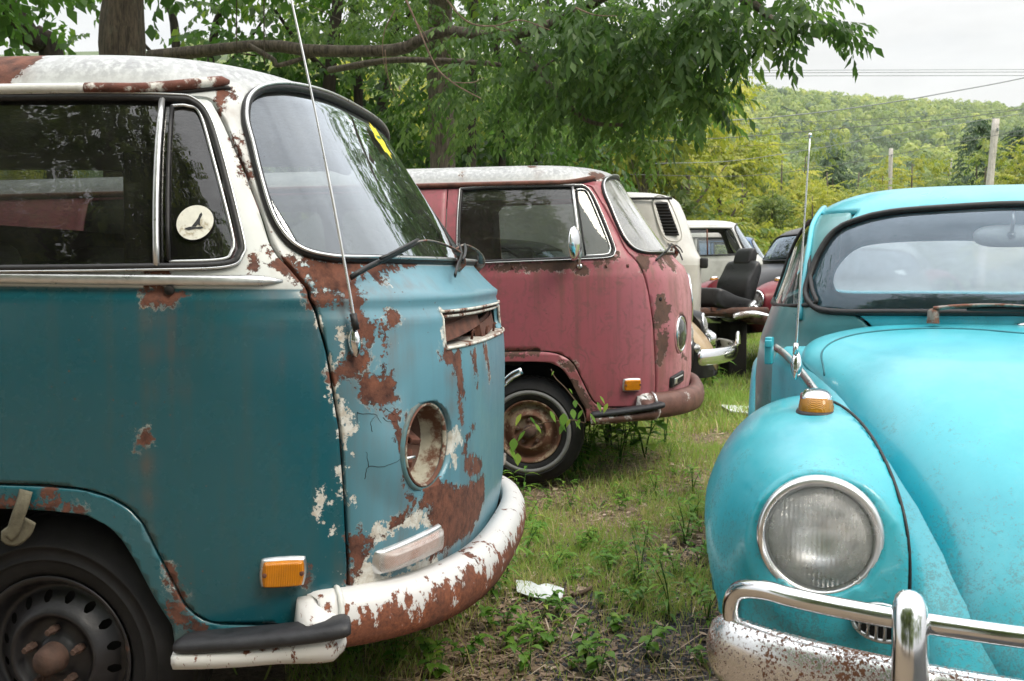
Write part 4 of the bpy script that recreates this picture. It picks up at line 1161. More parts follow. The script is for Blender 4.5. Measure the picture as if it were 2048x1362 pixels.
def fender_sdf(P):
    """right front wing, y negative outwards"""
    a = sq(P, [-.06, -.50, .50], [.49, .282, .352], 2.5)
    b = sq(P, [-.38, -.52, .36], [.36, .25, .36], 2.4)
    d = smin(a, b, .10)
    e = np.maximum(np.hypot(P[:, 1] + .53, P[:, 2] - .655) - .108, np.abs(P[:, 0] - .18) - .19)
    d = smin(d, e, .085)
    d = np.maximum(d, P[:, 1] - (-.49 + .29 * P[:, 0]))                   # inner seam
    d = np.maximum(d, .30 - P[:, 2])
    wl = np.maximum(np.hypot(P[:, 0], P[:, 2] - .30) - .345, -P[:, 1] - 2)
    d = np.maximum(d, -np.maximum(wl, -(P[:, 1] + .40)) if False else -wl)
    return np.maximum(d, -np.maximum(np.hypot(P[:, 1] + .53, P[:, 2] - .655) - .098, .28 - P[:, 0]))


_fn = None


def beetle(root, mt, detail=True, bars=True):
    global _fn
    bp, hp, fp = mt['body'], mt['hood'], mt['fender']
    cr = M['chrome']
    if _fn is None:
        _fn = surface_nets(fender_sdf, (-.80, -.83, .26), (.52, -.28, .92), .0105)
    V, F = _fn
    for sg in (1, -1):
        mk('front_fender', V * [1, sg, 1], F if sg > 0 else F[:, ::-1], fp, root)
    # bead between wing and body
    for sg in (1, -1):
        pts = []
        for a in np.linspace(R(-28), R(150), 60):
            lo_, hi_ = 0.05, .9
            for _ in range(26):
                m_ = (lo_ + hi_) / 2
                p = np.array([[-.03 + m_ * math.cos(a), 0, .46 + m_ * math.sin(a)]]); p[0, 1] = -.492 + .29 * p[0, 0]
                q = fender_sdf(p)[0] if m_ > .2 and math.hypot(p[0, 0], p[0, 2] - .3) > .36 else -1
                if q < 0: lo_ = m_
                else: hi_ = m_
            pts.append((p[0] * [1, sg, 1]))
        pts = np.array(pts); b = MB(); b.tube(pts[4:46], .0032, 8); b.build('fender_bead', M['rubber'], root)
    # front body under the hood
    xs = np.array([-.66, -.55, -.45, -.3, -.15, 0, .12, .24, .34, .42, .48, .52, .55, .57])
    wb = np.interp(xs, [-.66, -.45, -.2, .05, .3, .44, .5, .54, .57], [.64, .578, .52, .478, .408, .362, .335, .24, .05])
    zb = np.interp(xs, [-.66, -.45, -.2, .05, .3, .44, .52, .57], [.925, .90, .855, .78, .655, .54, .42, .36])
    rows = []
    for x_, w_, z_ in zip(xs, wb, zb):
        hw = np.array([(w_ + .012, .28), (w_ + .008, .28 + .5 * (z_ - .28)), (w_ + .003, z_ - .05), (w_ - .008, z_ - .02), (w_ - .035, z_), (w_ * .5, z_ + .008), (0, z_ + .01)])
        rows.append(np.vstack([np.stack([np.full(7, x_), -hw[:, 0], hw[:, 1]], 1), np.stack([np.full(6, x_), hw[::-1][1:, 0], hw[::-1][1:, 1]], 1)]))
    b = MB(); n_ = 13
    b.add(np.vstack(rows), [(i * n_ + j, (i + 1) * n_ + j, (i + 1) * n_ + j + 1, i * n_ + j + 1) for i in range(len(xs) - 1) for j in range(n_ - 1)] + [tuple(range((len(xs) - 1) * n_, len(xs) * n_))])
    b.build('front_body', bp, root)
    # hood
    nx, ns = 70, 61
    X = np.concatenate([np.linspace(-.625, .40, 48), np.linspace(.40, .572, 26)[1:]]); nx = len(X)
    cz = pch(X, [(-.63, 1.004), (-.52, .995), (-.35, .978), (-.1, .935), (.1, .862), (.3, .745), (.42, .635), (.5, .535), (.55, .45), (.575, .36)])
    ez = pch(X, [(-.63, .955), (-.52, .925), (-.35, .880), (-.1, .805), (.1, .705), (.3, .590), (.42, .515), (.5, .455), (.55, .385), (.575, .33)])
    ww = pch(X, [(-.63, .505), (-.57, .555), (-.50, .565), (-.35, .530), (-.1, .465), (.1, .41), (.3, .345), (.42, .30), (.5, .235), (.55, .155), (.575, .06)])
    s_ = np.sin(np.linspace(-1, 1, ns) * np.pi / 2)

    def hoodp(x, s, off=0):
        c_, e_, w_ = np.interp(x, X, cz), np.interp(x, X, ez), np.interp(x, X, ww)
        z_ = c_ - (c_ - e_) * (1 - (1 - np.abs(s) ** 4.4) ** (1 / 2.2)) - .016 * s * s
        return np.stack([x + 0 * s, w_ * s, z_ + off], -1)
    A, B = np.meshgrid(X, s_, indexing='ij')
    P = hoodp(A, B).reshape(-1, 3)
    Fh = [(i * ns + j, (i + 1) * ns + j, (i + 1) * ns + j + 1, i * ns + j + 1) for i in range(nx - 1) for j in range(ns - 1)]
    Vh, Fh = flange(P, Fh, .012)
    hood = mk('hood', Vh, Fh, hp, root)
    if detail:
        q = crv([(-.30, -.985), (-.42, -.93), (-.485, -.78), (-.505, -.55), (-.50, -.38), (-.475, -.24), (-.43, -.12), (-.40, -.0)], 50)
        q = np.vstack([q, (q * [1, -1])[::-1][1:]])
        b = MB(); b.tube(hoodp(q[:, 0], q[:, 1], .0005), .0028, 6); b.build('hood_crease', M['turq_shadow'], hood)
    # cabin
    Wz = [(.30, .68), (.5, .71), (.78, .712), (.9, .70), (.98, .676), (1.11, .632), (1.24, .59), (1.30, .55), (1.345, .50), (1.385, .41), (1.41, .257), (1.42, .0)]
    Xf = [(.30, -.60), (.85, -.56), (.94, -.585), (.99, -.575), (1.02, -.575), (1.2, -.69), (1.33, -.83), (1.37, -.92), (1.40, -1.08), (1.42, -1.38)]
    Xr = [(.30, -2.55), (.6, -2.85), (.8, -2.80), (1.0, -2.58), (1.2, -2.30), (1.33, -2.02), (1.39, -1.78), (1.42, -1.42)]
    zs = np.concatenate([np.arange(.30, .9, .06), np.arange(.9, 1.34, .016), np.linspace(1.345, 1.42, 12)])
    th = np.linspace(-np.pi, np.pi, 221)[:-1]
    Th, Z = np.meshgrid(th, zs, indexing='ij')
    W = pch(Z, Wz); xf = pch(Z, Xf); xr = pch(Z, Xr); xm = -1.4
    a = np.where(np.sin(Th) > 0, xf - xm, xm - xr); pe = np.where(np.sin(Th) > 0, 3.4, 2.6)
    P = np.stack([xm + a * np.sign(np.sin(Th)) * np.abs(np.sin(Th)) ** (2 / pe), -W * np.sign(np.cos(Th)) * np.abs(np.cos(Th)) ** (2 / 2.7), Z], -1).reshape(-1, 3)
    nz = len(zs); nt_ = len(th)
    F = [(i * nz + j, ((i + 1) % nt_) * nz + j, ((i + 1) % nt_) * nz + j + 1, i * nz + j + 1) for i in range(nt_) for j in range(nz - 1)]
    V0 = P.copy(); V = P
    hw = np.array([(0, 1.032), (-.30, 1.027), (-.47, 1.022), (-.525, 1.032), (-.553, 1.065), (-.548, 1.11), (-.515, 1.20), (-.475, 1.258), (-.41, 1.29), (-.30, 1.312), (0, 1.325)])
    wsp = crv(np.vstack([hw, (hw * [-1, 1])[::-1][1:-1]]), 160, True)
    front = lambda V: (V[:, 0] > -1.15) & (V[:, 2] > .98)
    V, ws, F = cut(V, F, np.where(front(V), sdf_poly(V[:, 1:3], wsp), 1.0))
    rear = lambda V: (V[:, 0] < -1.9) & (V[:, 2] > .98)
    hr = np.array([(0, 1.05), (-.36, 1.05), (-.43, 1.075), (-.43, 1.15), (-.36, 1.235), (-.25, 1.265), (0, 1.275)])
    rsp = crv(np.vstack([hr, (hr * [-1, 1])[::-1][1:-1]]), 100, True)
    V, rg, F = cut(V, F, np.where(rear(V), sdf_poly(V[:, 1:3], rsp), 1.0))
    sides = []
    dw = crv([(-.80, 1.035), (-1.42, 1.035), (-1.45, 1.07), (-1.45, 1.27), (-1.42, 1.30), (-1.15, 1.30), (-1.05, 1.285), (-.80, 1.09)], 70, True)
    qw = crv([(-1.56, 1.04), (-2.0, 1.05), (-2.12, 1.09), (-2.08, 1.17), (-1.92, 1.26), (-1.62, 1.295), (-1.56, 1.27)], 60, True)
    for sg in (-1, 1):
        for pl in (dw, qw):
            V, g_, F = cut(V, F, np.where((V[:, 1] * sg > .25) & (V[:, 2] > .98) & (V[:, 2] < 1.38), sdf_poly(V[:, [0, 2]], pl), 1.0))
            sides.append(g_)
    for cx in (0.0, -2.4):
        for sg in (-1, 1):
            V, _, F = cut(V, F, np.where(V[:, 1] * sg > .2, np.hypot(V[:, 0] - cx, V[:, 2] - .30) - .36, 1.0))
    dpoly = [(-.60, .34), (-.60, .9), (-.64, 1.0), (-.92, 1.318), (-1.5, 1.325), (-1.5, .34)]
    ph = np.where(V[:, 1] < -.2, sdf_poly(V[:, [0, 2]], dpoly), 1.0)
    V, inn, F = cut(V, F, ph - .003)
    ph = np.where(V[:, 1] < -.2, sdf_poly(V[:, [0, 2]], dpoly), 1.0)
    V, dr, _ = cut(V, inn, ph + .003)
    Vc, Fc = compact(V, F); Vc, Fc = flange(Vc, Fc, .015); mk('cabin', Vc, Fc, bp, root)
    Vc, Fc = compact(V, dr); Vc, Fc = flange(Vc, Fc, .015); door = mk('door', Vc, Fc, mt.get('door', bp), root)
    Vc, Fc = compact(V, ws); mk('windshield', Vc - vnormals(Vc, Fc) * .005, Fc, M['glass_beetle'], root)
    Vc, Fc = compact(V, rg); mk('rear_window', Vc - vnormals(Vc, Fc) * .005, Fc, M['glass_dusty'], root)
    for g_ in sides:
        if g_: Vc, Fc = compact(V, g_); mk('side_window', Vc - vnormals(Vc, Fc) * .006, Fc, M['glass'], root)

    def ring(pts, idx, cond, r, mat, name, push=.003, par=None):
        A = V0[cond]; res = []
        for p in pts:
            d = (A[:, idx[0]] - p[0]) ** 2 + (A[:, idx[1]] - p[1]) ** 2; k = np.argsort(d)[:4]; w_ = 1 / (d[k] + 1e-7); w_ /= w_.sum(); res.append((w_[:, None] * A[k]).sum(0))
        res = np.array(res); k = np.ones(5) / 5
        res = np.stack([np.convolve(np.concatenate([res[-2:, c], res[:, c], res[:2, c]]), k, 'valid') for c in range(3)], 1)
        o = np.zeros(3); o[0 if idx[0] == 1 else 1] = push
        b = MB(); b.tube(res + (o if idx[0] == 1 else o * np.sign(res[:, 1:2])), r, 8, closed=True); b.build(name, mat, par or root)
    fm = (V0[:, 0] > -1.15) & (V0[:, 2] > .98)
    ring(wsp, (1, 2), fm, .0098, M['rubber'], 'windshield_gasket')
    ring(dw, (0, 2), (V0[:, 1] < -.3) & (V0[:, 2] > .98) & (V0[:, 2] < 1.38), .007, M['rubber'], 'window_gasket', par=door)
    # drip rail along the roof edge
    for sg in (-1, 1):
        A = V0[(V0[:, 1] * sg > 0)]; pts = []
        for x_, z_ in ((-.78, 1.00), (-.86, 1.12), (-.95, 1.22), (-1.04, 1.29), (-1.15, 1.335), (-1.3, 1.35), (-1.6, 1.35), (-1.9, 1.31), (-2.2, 1.17)):
            d = (A[:, 0] - x_) ** 2 + (A[:, 2] - z_) ** 2; pts.append(A[np.argmin(d)])
        pts = crv(np.array(pts), 50); b = MB(); b.tube(pts + [0, sg * .006, 0], .009, 8); b.build('drip_rail', bp, root)
    # interior
    b = MB(); b.box((-1.4, 0, .42), (1.7, 1.2, .05)); b.box((-.1, 0, .42), (1.0, .6, .25)); b.box((0, 0, .3), (.08, 1.2, .08)); b.box((-2.4, 0, .3), (.08, 1.2, .08)); b.build('underbody', M['dark'], root, False)
    b = MB(); t = np.linspace(-.50, .50, 15)
    b.add(np.vstack([np.stack([-.62 - .10 * (t / .5) ** 2, t, 0 * t + 1.0], 1), np.stack([-.74 - .10 * (t / .5) ** 2, t, 0 * t + .99], 1), np.stack([-.76 - .1 * (t / .5) ** 2, t, 0 * t + .8], 1)]), [(r_ * 15 + i, r_ * 15 + i + 1, (r_ + 1) * 15 + i + 1, (r_ + 1) * 15 + i) for r_ in (0, 1) for i in range(14)]); b.build('dashboard', M['inner'], root)
    for sg in (-1, 1):
        b = MB(); b.box((-1.25, sg * .32, .55), (.5, .48, .14), None, .05); b.box((-1.5, sg * .32, .74), (.13, .46, .46), (0, -.25, 0), .05); b.build('seat', M['seat_grey'], root)
    b = MB(); b.box((-2.05, 0, .74), (.14, 1.0, .4), (0, -.3, 0), .05); b.build('rear_seat', M['seat_grey'], root)
    b = MB(); t = np.linspace(0, 2 * np.pi, 33)[:-1]; rot = np.array(Euler((0, R(-62), 0)).to_matrix())
    b.tube(np.stack([.19 * np.cos(t), .19 * np.sin(t), 0 * t], 1) @ rot.T + [-1.0, .33, .93], .011, 8, closed=True, up=tuple(rot @ np.array([0, 0, 1.0]))); b.tube([(-1.0, .33, .93), (-.7, .33, .85)], .02, 8); b.build('steering_wheel', M['rubber'], root)
    if detail:
        b = MB(); t = np.linspace(0, 2 * np.pi, 33)[:-1]
        sx = np.sign(np.cos(t)) * np.abs(np.cos(t)) ** .6; sz = np.sign(np.sin(t)) * np.abs(np.sin(t)) ** .8
        P0 = np.stack([0 * t - .855, .098 * sx, 1.238 + .032 * sz], 1); P1 = P0 * [1, .93, 1]; P1[:, 2] = 1.238 + .026 * sz; P1[:, 0] += .014
        Pc = P1.mean(0) + [.002, 0, 0]
        b.add(np.vstack([P0, P1, Pc[None]]), [(i, (i + 1) % 32, 32 + (i + 1) % 32, 32 + i) for i in range(32)] + [(32 + i, 32 + (i + 1) % 32, 64) for i in range(32)])
        b.build('interior_mirror', M['mirror_back'], root)
        b = MB(); b.tube([(-.838, 0, 1.245), (-.82, 0, 1.275), (-.84, 0, 1.318)], .0055, 8); V_, F_ = lathe([(-.012, .012), (0, .011), (.008, 0)], 12, 'x'); b.add(V_ + [-.836, 0, 1.24], F_); b.build('mirror_stem', M['alu'], root)
    # lamps
    for sg in (-1, 1):
        c = np.array([.392, sg * .53, .655]); tilt = np.array(Euler((0, R(-4), 0)).to_matrix())
        L = lambda pr, n=64: (lambda vf: (vf[0] @ tilt.T + c, vf[1]))(lathe(pr, n, 'x'))
        mk('headlight_ring', *L([(-.03, .1125), (.0, .1135), (.012, .1125), (.019, .108), (.021, .102), (.018, .096), (.010, .092), (.004, .091)]), M['chrome_dull'] if detail else cr, root)
        mk('headlight_reflector', *L([(.004, .092), (-.004, .086), (-.02, .077), (-.045, .06), (-.06, .035), (-.064, .0)]), M['reflector'], root)
        mk('headlight_lens', *L([(.006, .0915), (.012, .09), (.0135, .080), (.0175, .078), (.028, .062), (.035, .04), (.039, .018), (.040, .0)], 96), M['fluted'], root)
        if detail and sg < 0:
            b = MB(); b.box(c + [.012, 0, -.122], (.006, .017, .02), None, .002); b.build('lamp_tab', M['rust'], root)
            V_, F_ = lathe([(0, .006), (.006, .006), (.009, .004), (.010, 0)], 14, 'x'); mk('tab_screw', V_ + c + [.015, 0, -.119], F_, cr, root)
        # signal on top of the wing
        zt = .848
        cc = np.array([.06, sg * .535, zt]); b = MB()
        t = np.linspace(0, 2 * np.pi, 29)[:-1]
        def loop(lx, ly, z_, dx=0):
            return np.stack([cc[0] + dx + lx * np.sign(np.cos(t)) * np.abs(np.cos(t)) ** .8, cc[1] + ly * np.sign(np.sin(t)) * np.abs(np.sin(t)) ** .8, 0 * t + z_], 1)
        def stack(ls, cap=True):
            m_ = len(t); Fq = [(i * m_ + j, i * m_ + (j + 1) % m_, (i + 1) * m_ + (j + 1) % m_, (i + 1) * m_ + j) for i in range(len(ls) - 1) for j in range(m_)]
            return np.vstack(ls), Fq + ([tuple(range((len(ls) - 1) * m_, len(ls) * m_))] if cap else [])
        mk('signal_gasket', *stack([loop(.062, .043, zt - .03), loop(.062, .043, zt - .008), loop(.056, .038, zt - .003)]), M['rubber'], root)
        mk('signal_lens', *stack([loop(.055, .037, zt - .012), loop(.054, .0365, zt + .004), loop(.047, .032, zt + .025, -.004), loop(.036, .024, zt + .031, -.006)]), M['lamp_amber'], root)
        mk('signal_cap', *stack([loop(.050, .034, zt + .021, -.006), loop(.047, .0325, zt + .029, -.006), loop(.036, .024, zt + .036, -.010), loop(.016, .011, zt + .039, -.012)]), cr, root)
        # horn slots
        hc = np.array([.452, sg * .425, .525]); rot = np.array(Euler((0, R(-8), R(18) * -sg * -1)).to_matrix())
        e = np.stack([0 * t, .05 * np.cos(t), .031 * np.sin(t)], 1)
        b = MB(); b.tube(e @ rot.T + hc, .0045, 8, closed=True); b.build('horn_grille', M['alu'], root)
        b = MB(); b.add(np.vstack([e @ rot.T * .98 + hc - [.0, 0, 0], hc[None] + [.001, 0, 0]]), [(i, (i + 1) % 28, 28) for i in range(28)]); b.build('horn_opening', M['crack'], root)
        b = MB()
        for k in np.linspace(-.036, .036, 6):
            hh = .029 * math.sqrt(1 - (k / .05) ** 2); b.tube(np.array([(.004, k, -hh), (.005, k, hh)]) @ rot.T + hc, .0032, 6)
        b.build('horn_bars', M['alu'], root)
    # bumper: blade, uprights and tube
    th = np.linspace(R(24), R(156), 90)
    blade = np.stack([.20 + .50 * np.sin(th) ** .62, -.765 * np.cos(th) / math.cos(R(24)) * .93, np.full_like(th, .475)], 1)
    pr = np.array([(-.012, .060), (.004, .062), (.016, .055), (.024, .036), (.030, .012), (.030, -.012), (.024, -.036), (.016, -.056), (.004, -.062), (-.012, -.060), (-.006, -.03), (.006, 0), (-.006, .03)])
    mk('bumper', *sweep(blade, pr, np.concatenate([[.5, .8, .95], np.ones(84), [.95, .8, .5]]), up=(0, 0, 1)), M['chrome_rust'] if detail else cr, root)
    bxf = lambda y_: np.interp(y_, blade[:, 1], blade[:, 0])
    for sg in ((-1, 1) if bars else ()):
        b = MB(); y_ = sg * .405; x_ = bxf(y_) + .035
        P = crv([(x_ - .03, y_, .40), (x_ + .012, y_, .42), (x_ + .022, y_, .50), (x_ + .018, y_, .57), (x_ + .006, y_, .612), (x_ - .012, y_, .636), (x_ - .03, y_, .638)], 30)
        b.tube(P, np.interp(np.linspace(0, 1, 30), [0, .1, .75, .92, 1], [.022, .027, .0265, .021, .010]), 16, up=(1, 0, .2), flat=(1, .8)); b.build('bumper_upright', cr, root)
    ye = .675
    if not bars:                                    # bare blade with a single hoop left standing
        b = MB(); t = np.linspace(0, np.pi, 20); b.tube(np.stack([.735 + 0 * t, .0 + .11 * np.cos(t), .53 + .10 * np.sin(t)], 1), .014, 10); b.build('bumper_hoop', cr, root)
    b = MB()
    yy = np.linspace(-.62, .62, 40); mid = np.stack([bxf(yy) + .012, yy, np.full(40, .605)], 1)
    P = np.vstack([[(bxf(-ye) - .005, -ye, .515)], [(bxf(-ye) + .002, -ye - .002, .56)], [(bxf(-.66) + .008, -.662, .592)], mid, [(bxf(.66) + .008, .662, .592)], [(bxf(ye) + .002, ye + .002, .56)], [(bxf(ye) - .005, ye, .515)]])
    if bars: b.tube(crv(P, 150), .0165, 14); b.build('bumper_tube', cr, root)
    # wheels, rear wings, running boards
    for cx in (0, -2.4):
        for sg in (-1, 1): wheel(root, (cx, sg * .70, .31), sg, M['tyre'], M['rusty_white'], M['hub_rust'], rad=.31, holes=False)
    for sg in (-1, 1):
        b = MB(); pts = []
        u_ = np.linspace(R(-15), R(195), 26); v_ = np.linspace(0, np.pi / 2, 9)
        Uu, Vv = np.meshgrid(u_, v_, indexing='ij'); rr_ = .44 + .06 * np.cos(Vv)
        P = np.stack([-2.42 + (.40 + .07 * np.cos(Vv)) * np.cos(Uu) * 1.12, sg * (.60 + .17 * np.sin(Vv)), .32 + (.38 + .10 * np.cos(Vv)) * np.sin(Uu)], -1).reshape(-1, 3)
        b.add(P, [(i * 9 + j, (i + 1) * 9 + j, (i + 1) * 9 + j + 1, i * 9 + j + 1) for i in range(25) for j in range(8)]); b.build('rear_fender', fp, root)
        b = MB(); b.box((-1.25, sg * .71, .31), (1.5, .16, .03), None, .01); b.build('running_board', M['rubber'], root)
    if not detail: return
    # side moulding, aerial, wiper, badge, tow fittings
    b = MB(); b.tube(crv([(-.64, -.634, .922), (-.58, -.612, .912), (-.45, -.576, .888), (-.28, -.536, .852), (-.2, -.517, .832)], 24), .009, 8, flat=(.8, 1.3)); b.build('side_moulding', M['alu'], root)
    b = MB(); b.box((-.56, -.650, .92), (.03, .02, .075), (0, 0, -.2), .004); b.box((-.545, -.652, .94), (.018, .02, .02), None, .003); b.build('door_hinge', bp, door)
    b = MB(); p0 = np.array([-.30, -.565, .880]); t = np.linspace(0, 1, 14)
    b.tube(p0[None] + np.array([[-.03, -.012, .022]]) + (t[:, None] - .5) * np.array([[.02, 0, -.07]]), .014 * np.sin(np.pi * (t * .9 + .07)) ** .7, 12, flat=(1, .9)); b.build('antenna_base', cr, root)
    b = MB(); q0 = p0 + [-.03, -.015, .05]; q1 = np.array([-.40, -.555, 1.483]); b.tube([q0, q0 + (q1 - q0) * .05], .007, 8); b.tube(q0 + (q1 - q0) * np.linspace(0, 1, 12)[:, None], np.linspace(.0032, .0018, 12), 8); V_, F_ = lathe([(-.006, 0), (-.004, .0045), (.004, .0045), (.006, 0)], 10, 'z'); b.add(V_ + q1, F_); b.build('antenna_rod', M['chrome_dull'], root)
    b = MB(); pv = np.array([-.545, -.235, 1.022]); V_, F_ = lathe([(-.02, .016), (.012, .014), (.018, .009), (.02, 0)], 14, 'z'); b.add(V_ + pv, F_)
    b.tube(crv([pv + [0, 0, .018], pv + [.01, .06, .026], pv + [.01, .16, .03], pv + [.008, .30, .022]], 16), np.interp(np.linspace(0, 1, 16), [0, .3, 1], [.011, .009, .004]), 8, flat=(1, .6)); b.build('wiper_arm', M['wiper_metal'], root)
    b = MB(); b.tube([pv + [.004, .08 + .42 * t_, .020 - .006 * t_] for t_ in np.linspace(0, 1, 10)], .006, 6, flat=(.7, 1.2)); b.build('wiper_blade', M['rubber'], root)
    em = thing_part('emblem', root, (-.585, .0, 1.003), (0, R(8), 0)); t = np.linspace(0, 2 * np.pi, 41)[:-1]; rr = .034
    b = MB(); b.tube(np.stack([rr * np.cos(t), rr * np.sin(t), 0 * t], 1), .0038, 6, closed=True)
    for pl in ([(.022, -.024), (0, 0), (.022, .024)], [(.004, -.033), (-.028, -.015), (-.004, 0), (-.028, .015), (.004, .033)]):
        P = np.array([(x_, y_, .001) for x_, y_ in pl]); b.tube(P, .0034, 6)
    b.build('emblem_strokes', cr, em)
    b = MB(); V_, F_ = lathe([(0, .011), (.01, .010), (.015, .005), (.016, 0)], 12, 'z'); b.add(V_ + [-.60, -.035, 1.0], F_); b.build('washer_nozzle', bp, root)
    b = MB(); V_, F_ = lathe([(-.02, .022), (.002, .022), (.004, .016), (-.03, .014)], 20, 'x'); b.add(V_ + [.56, -.245, .40], F_); b.build('bracket_hole', M['rubber'], root)


def thing_part(name, parent, loc, rot=(0, 0, 0)):
    e = bpy.data.objects.new(name, None); COL.objects.link(e); e.parent = parent; e.location = loc; e.rotation_euler = rot; e.empty_display_size = .05
    return e


def fluted_mat():
    m, nt = newmat('fluted_lamp_glass'); co = obj_co(nt)
    wv = N(nt, 'ShaderNodeTexWave', {'Vector': co, 'Scale': 38.0, 'Distortion': 0.0}, bands_direction='Y').outputs['Fac']
    br = N(nt, 'ShaderNodeTexWave', {'Vector': co, 'Scale': 13.0, 'Distortion': 0.0}, bands_direction='Z').outputs['Fac']
    n1 = noise(nt, co, 26, 5, .65)
    h = mth(nt, 'ADD', mth(nt, 'MULTIPLY', wv, .9), mth(nt, 'MULTIPLY', br, .4))
    nb = bump(nt, h, 1.0, .006)
    fr = N(nt, 'ShaderNodeFresnel', {'IOR': 1.5}).outputs[0]
    tr = N(nt, 'ShaderNodeBsdfRefraction', {'Color': (.96, .97, .97), 'Roughness': .05, 'IOR': 1.18, 'Normal': nb}).outputs[0]
    tt = N(nt, 'ShaderNodeBsdfTransparent', {'Color': (.93, .94, .94)}).outputs[0]
    s = N(nt, 'ShaderNodeMixShader', {0: .55, 1: tt, 2: tr}).outputs[0]
    gl = N(nt, 'ShaderNodeBsdfGlossy', {'Roughness': .04, 'Normal': nb}).outputs[0]
    s = N(nt, 'ShaderNodeMixShader', {0: mth(nt, 'MULTIPLY', fr, 1.6, clamp=True), 1: s, 2: gl}).outputs[0]
    d = N(nt, 'ShaderNodeBsdfDiffuse', {'Color': (.84, .84, .82)}).outputs[0]
    out(nt, N(nt, 'ShaderNodeMixShader', {0: lin(nt, n1, .35, .7, .12, .38), 1: s, 2: d}).outputs[0])
    return m


M['fluted'] = fluted_mat()
M['reflector'] = simple('lamp_reflector', (.93, .93, .94), .30, .95, .06, 12, .1)
M['mirror_back'] = simple('sky_white_mirror_back', (.95, .97, .97), .4, .0, .03, 20, .05)  # white base stands in for sky mirrored in a metal back
M['turq_shadow'] = simple('turquoise_crease', (.012, .13, .16), .6, 0, .3, 20, .1)

bt = thing('beetle_car', 'turquoise beetle car with chrome bumper tube and amber signal lamp on its fender', 'car', (1.18, 2.02, .06), (0, 0, math.atan2(-.961, -.2756)))
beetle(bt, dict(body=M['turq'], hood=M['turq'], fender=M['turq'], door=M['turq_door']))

# ------------------------------------------------------------------ ground and hill
def sm(x, a, b):
    t = np.clip((np.asarray(x, float) - a) / (b - a), 0, 1)
    return t * t * (3 - 2 * t)


_ph = rng.uniform(0, 6.28, (14, 2)); _fr = rng.normal(0, 1, (14, 2)) * np.linspace(1.2, 9, 14)[:, None]


def gz(x, y):
    x = np.asarray(x, float); y = np.asarray(y, float)
    z = .055 * np.maximum(sm(x, -.5, .4), sm(y, 3.8, 5.0)) + .16 * sm(y, 9, 15) - .5 * sm(y, 40, 120)
    b = sum(np.sin(_fr[k, 0] * x + _ph[k, 0]) * np.sin(_fr[k, 1] * y + _ph[k, 1]) for k in range(14))
    return z + .0045 * b - .012


def hz(x, y):
    x = np.asarray(x, float); y = np.asarray(y, float)
    top = 178 - .105 * np.clip(x - 100, -600, 900) - 70 * sm(-x, 150, 700)
    t = sm(y, 150, 980)
    return top * (.55 * t + .45 * t * t) + 4 * np.sin(x * .013 + y * .009) * t


def ground_mat():
    m, nt = newmat('lot_ground'); co = obj_co(nt)
    n1 = noise(nt, co, 1.1, 6, .65); n2 = noise(nt, co, 9, 7, .7); n3 = noise(nt, co, 55, 6, .75); n4 = noise(nt, co, 160, 3, .7)
    xyz = N(nt, 'ShaderNodeSeparateXYZ', {0: co})
    lit = mixc(nt, lin(nt, n3, .3, .7), (.11, .082, .058), (.43, .32, .22))
    lit = mixc(nt, sstep(nt, n4, .6, .7), lit, (.42, .31, .22))
    grav = mixc(nt, lin(nt, n4, .3, .7), (.016, .016, .017), (.13, .13, .135))
    f = sstep(nt, mth(nt, 'ADD', n1, lin(nt, xyz.outputs[0], -.2, .9, -.22, .16)), .46, .56)
    f = mth(nt, 'MULTIPLY', f, lin(nt, xyz.outputs[1], 3.2, 4.4, 1, 0))
    c = mixc(nt, f, lit, grav)
    gr = mixc(nt, lin(nt, n3, .3, .7), (.08, .115, .03), (.22, .28, .07))
    g = sstep(nt, mth(nt, 'ADD', mth(nt, 'ADD', mth(nt, 'MULTIPLY', n2, .5), mth(nt, 'MULTIPLY', n1, .5)), lin(nt, xyz.outputs[1], 3.0, 9.0, -.09, .16)), .48, .60)
    c = mixc(nt, g, c, gr)
    far = lin(nt, xyz.outputs[1], 25, 60, 0, 1)
    c = mixc(nt, far, c, (.06, .10, .025))
    out(nt, pbsdf(nt, c, .95, 0, bump(nt, mth(nt, 'ADD', n3, mth(nt, 'MULTIPLY', n4, .5)), .9, .02)))
    return m


def sgrid(lo, hi, c, a, n):
    t0, t1 = math.asinh((lo - c) / a), math.asinh((hi - c) / a)
    return c + a * np.sinh(np.linspace(t0, t1, n))


gx = sgrid(-900, 900, .3, 1.6, 300); gy = sgrid(-400, 1400, 4.0, 2.4, 330)
A, B = np.meshgrid(gx, gy, indexing='ij')
Zg = gz(A, B) * (1 - sm(B, 130, 200)) + np.where(B > 120, hz(A, B) * sm(B, 120, 200) - .5, 0)
idx = np.arange(A.size).reshape(A.shape)
Fg = np.stack([idx[:-1, :-1], idx[1:, :-1], idx[1:, 1:], idx[:-1, 1:]], -1).reshape(-1, 4)
g_o = mk('ground', np.stack([A, B, Zg], -1).reshape(-1, 3), Fg, ground_mat()); g_o['kind'] = 'structure'


def px(x, y, D):
    """world point at photo pixel (x, y) and distance D ahead"""
    a = R(4.02); u = 681 - y
    d = np.array([x - 1024, 1991 * math.cos(a) + u * math.sin(a), -1991 * math.sin(a) + u * math.cos(a)])
    return np.array([0, 0, 1.2]) + d * D / d[1]


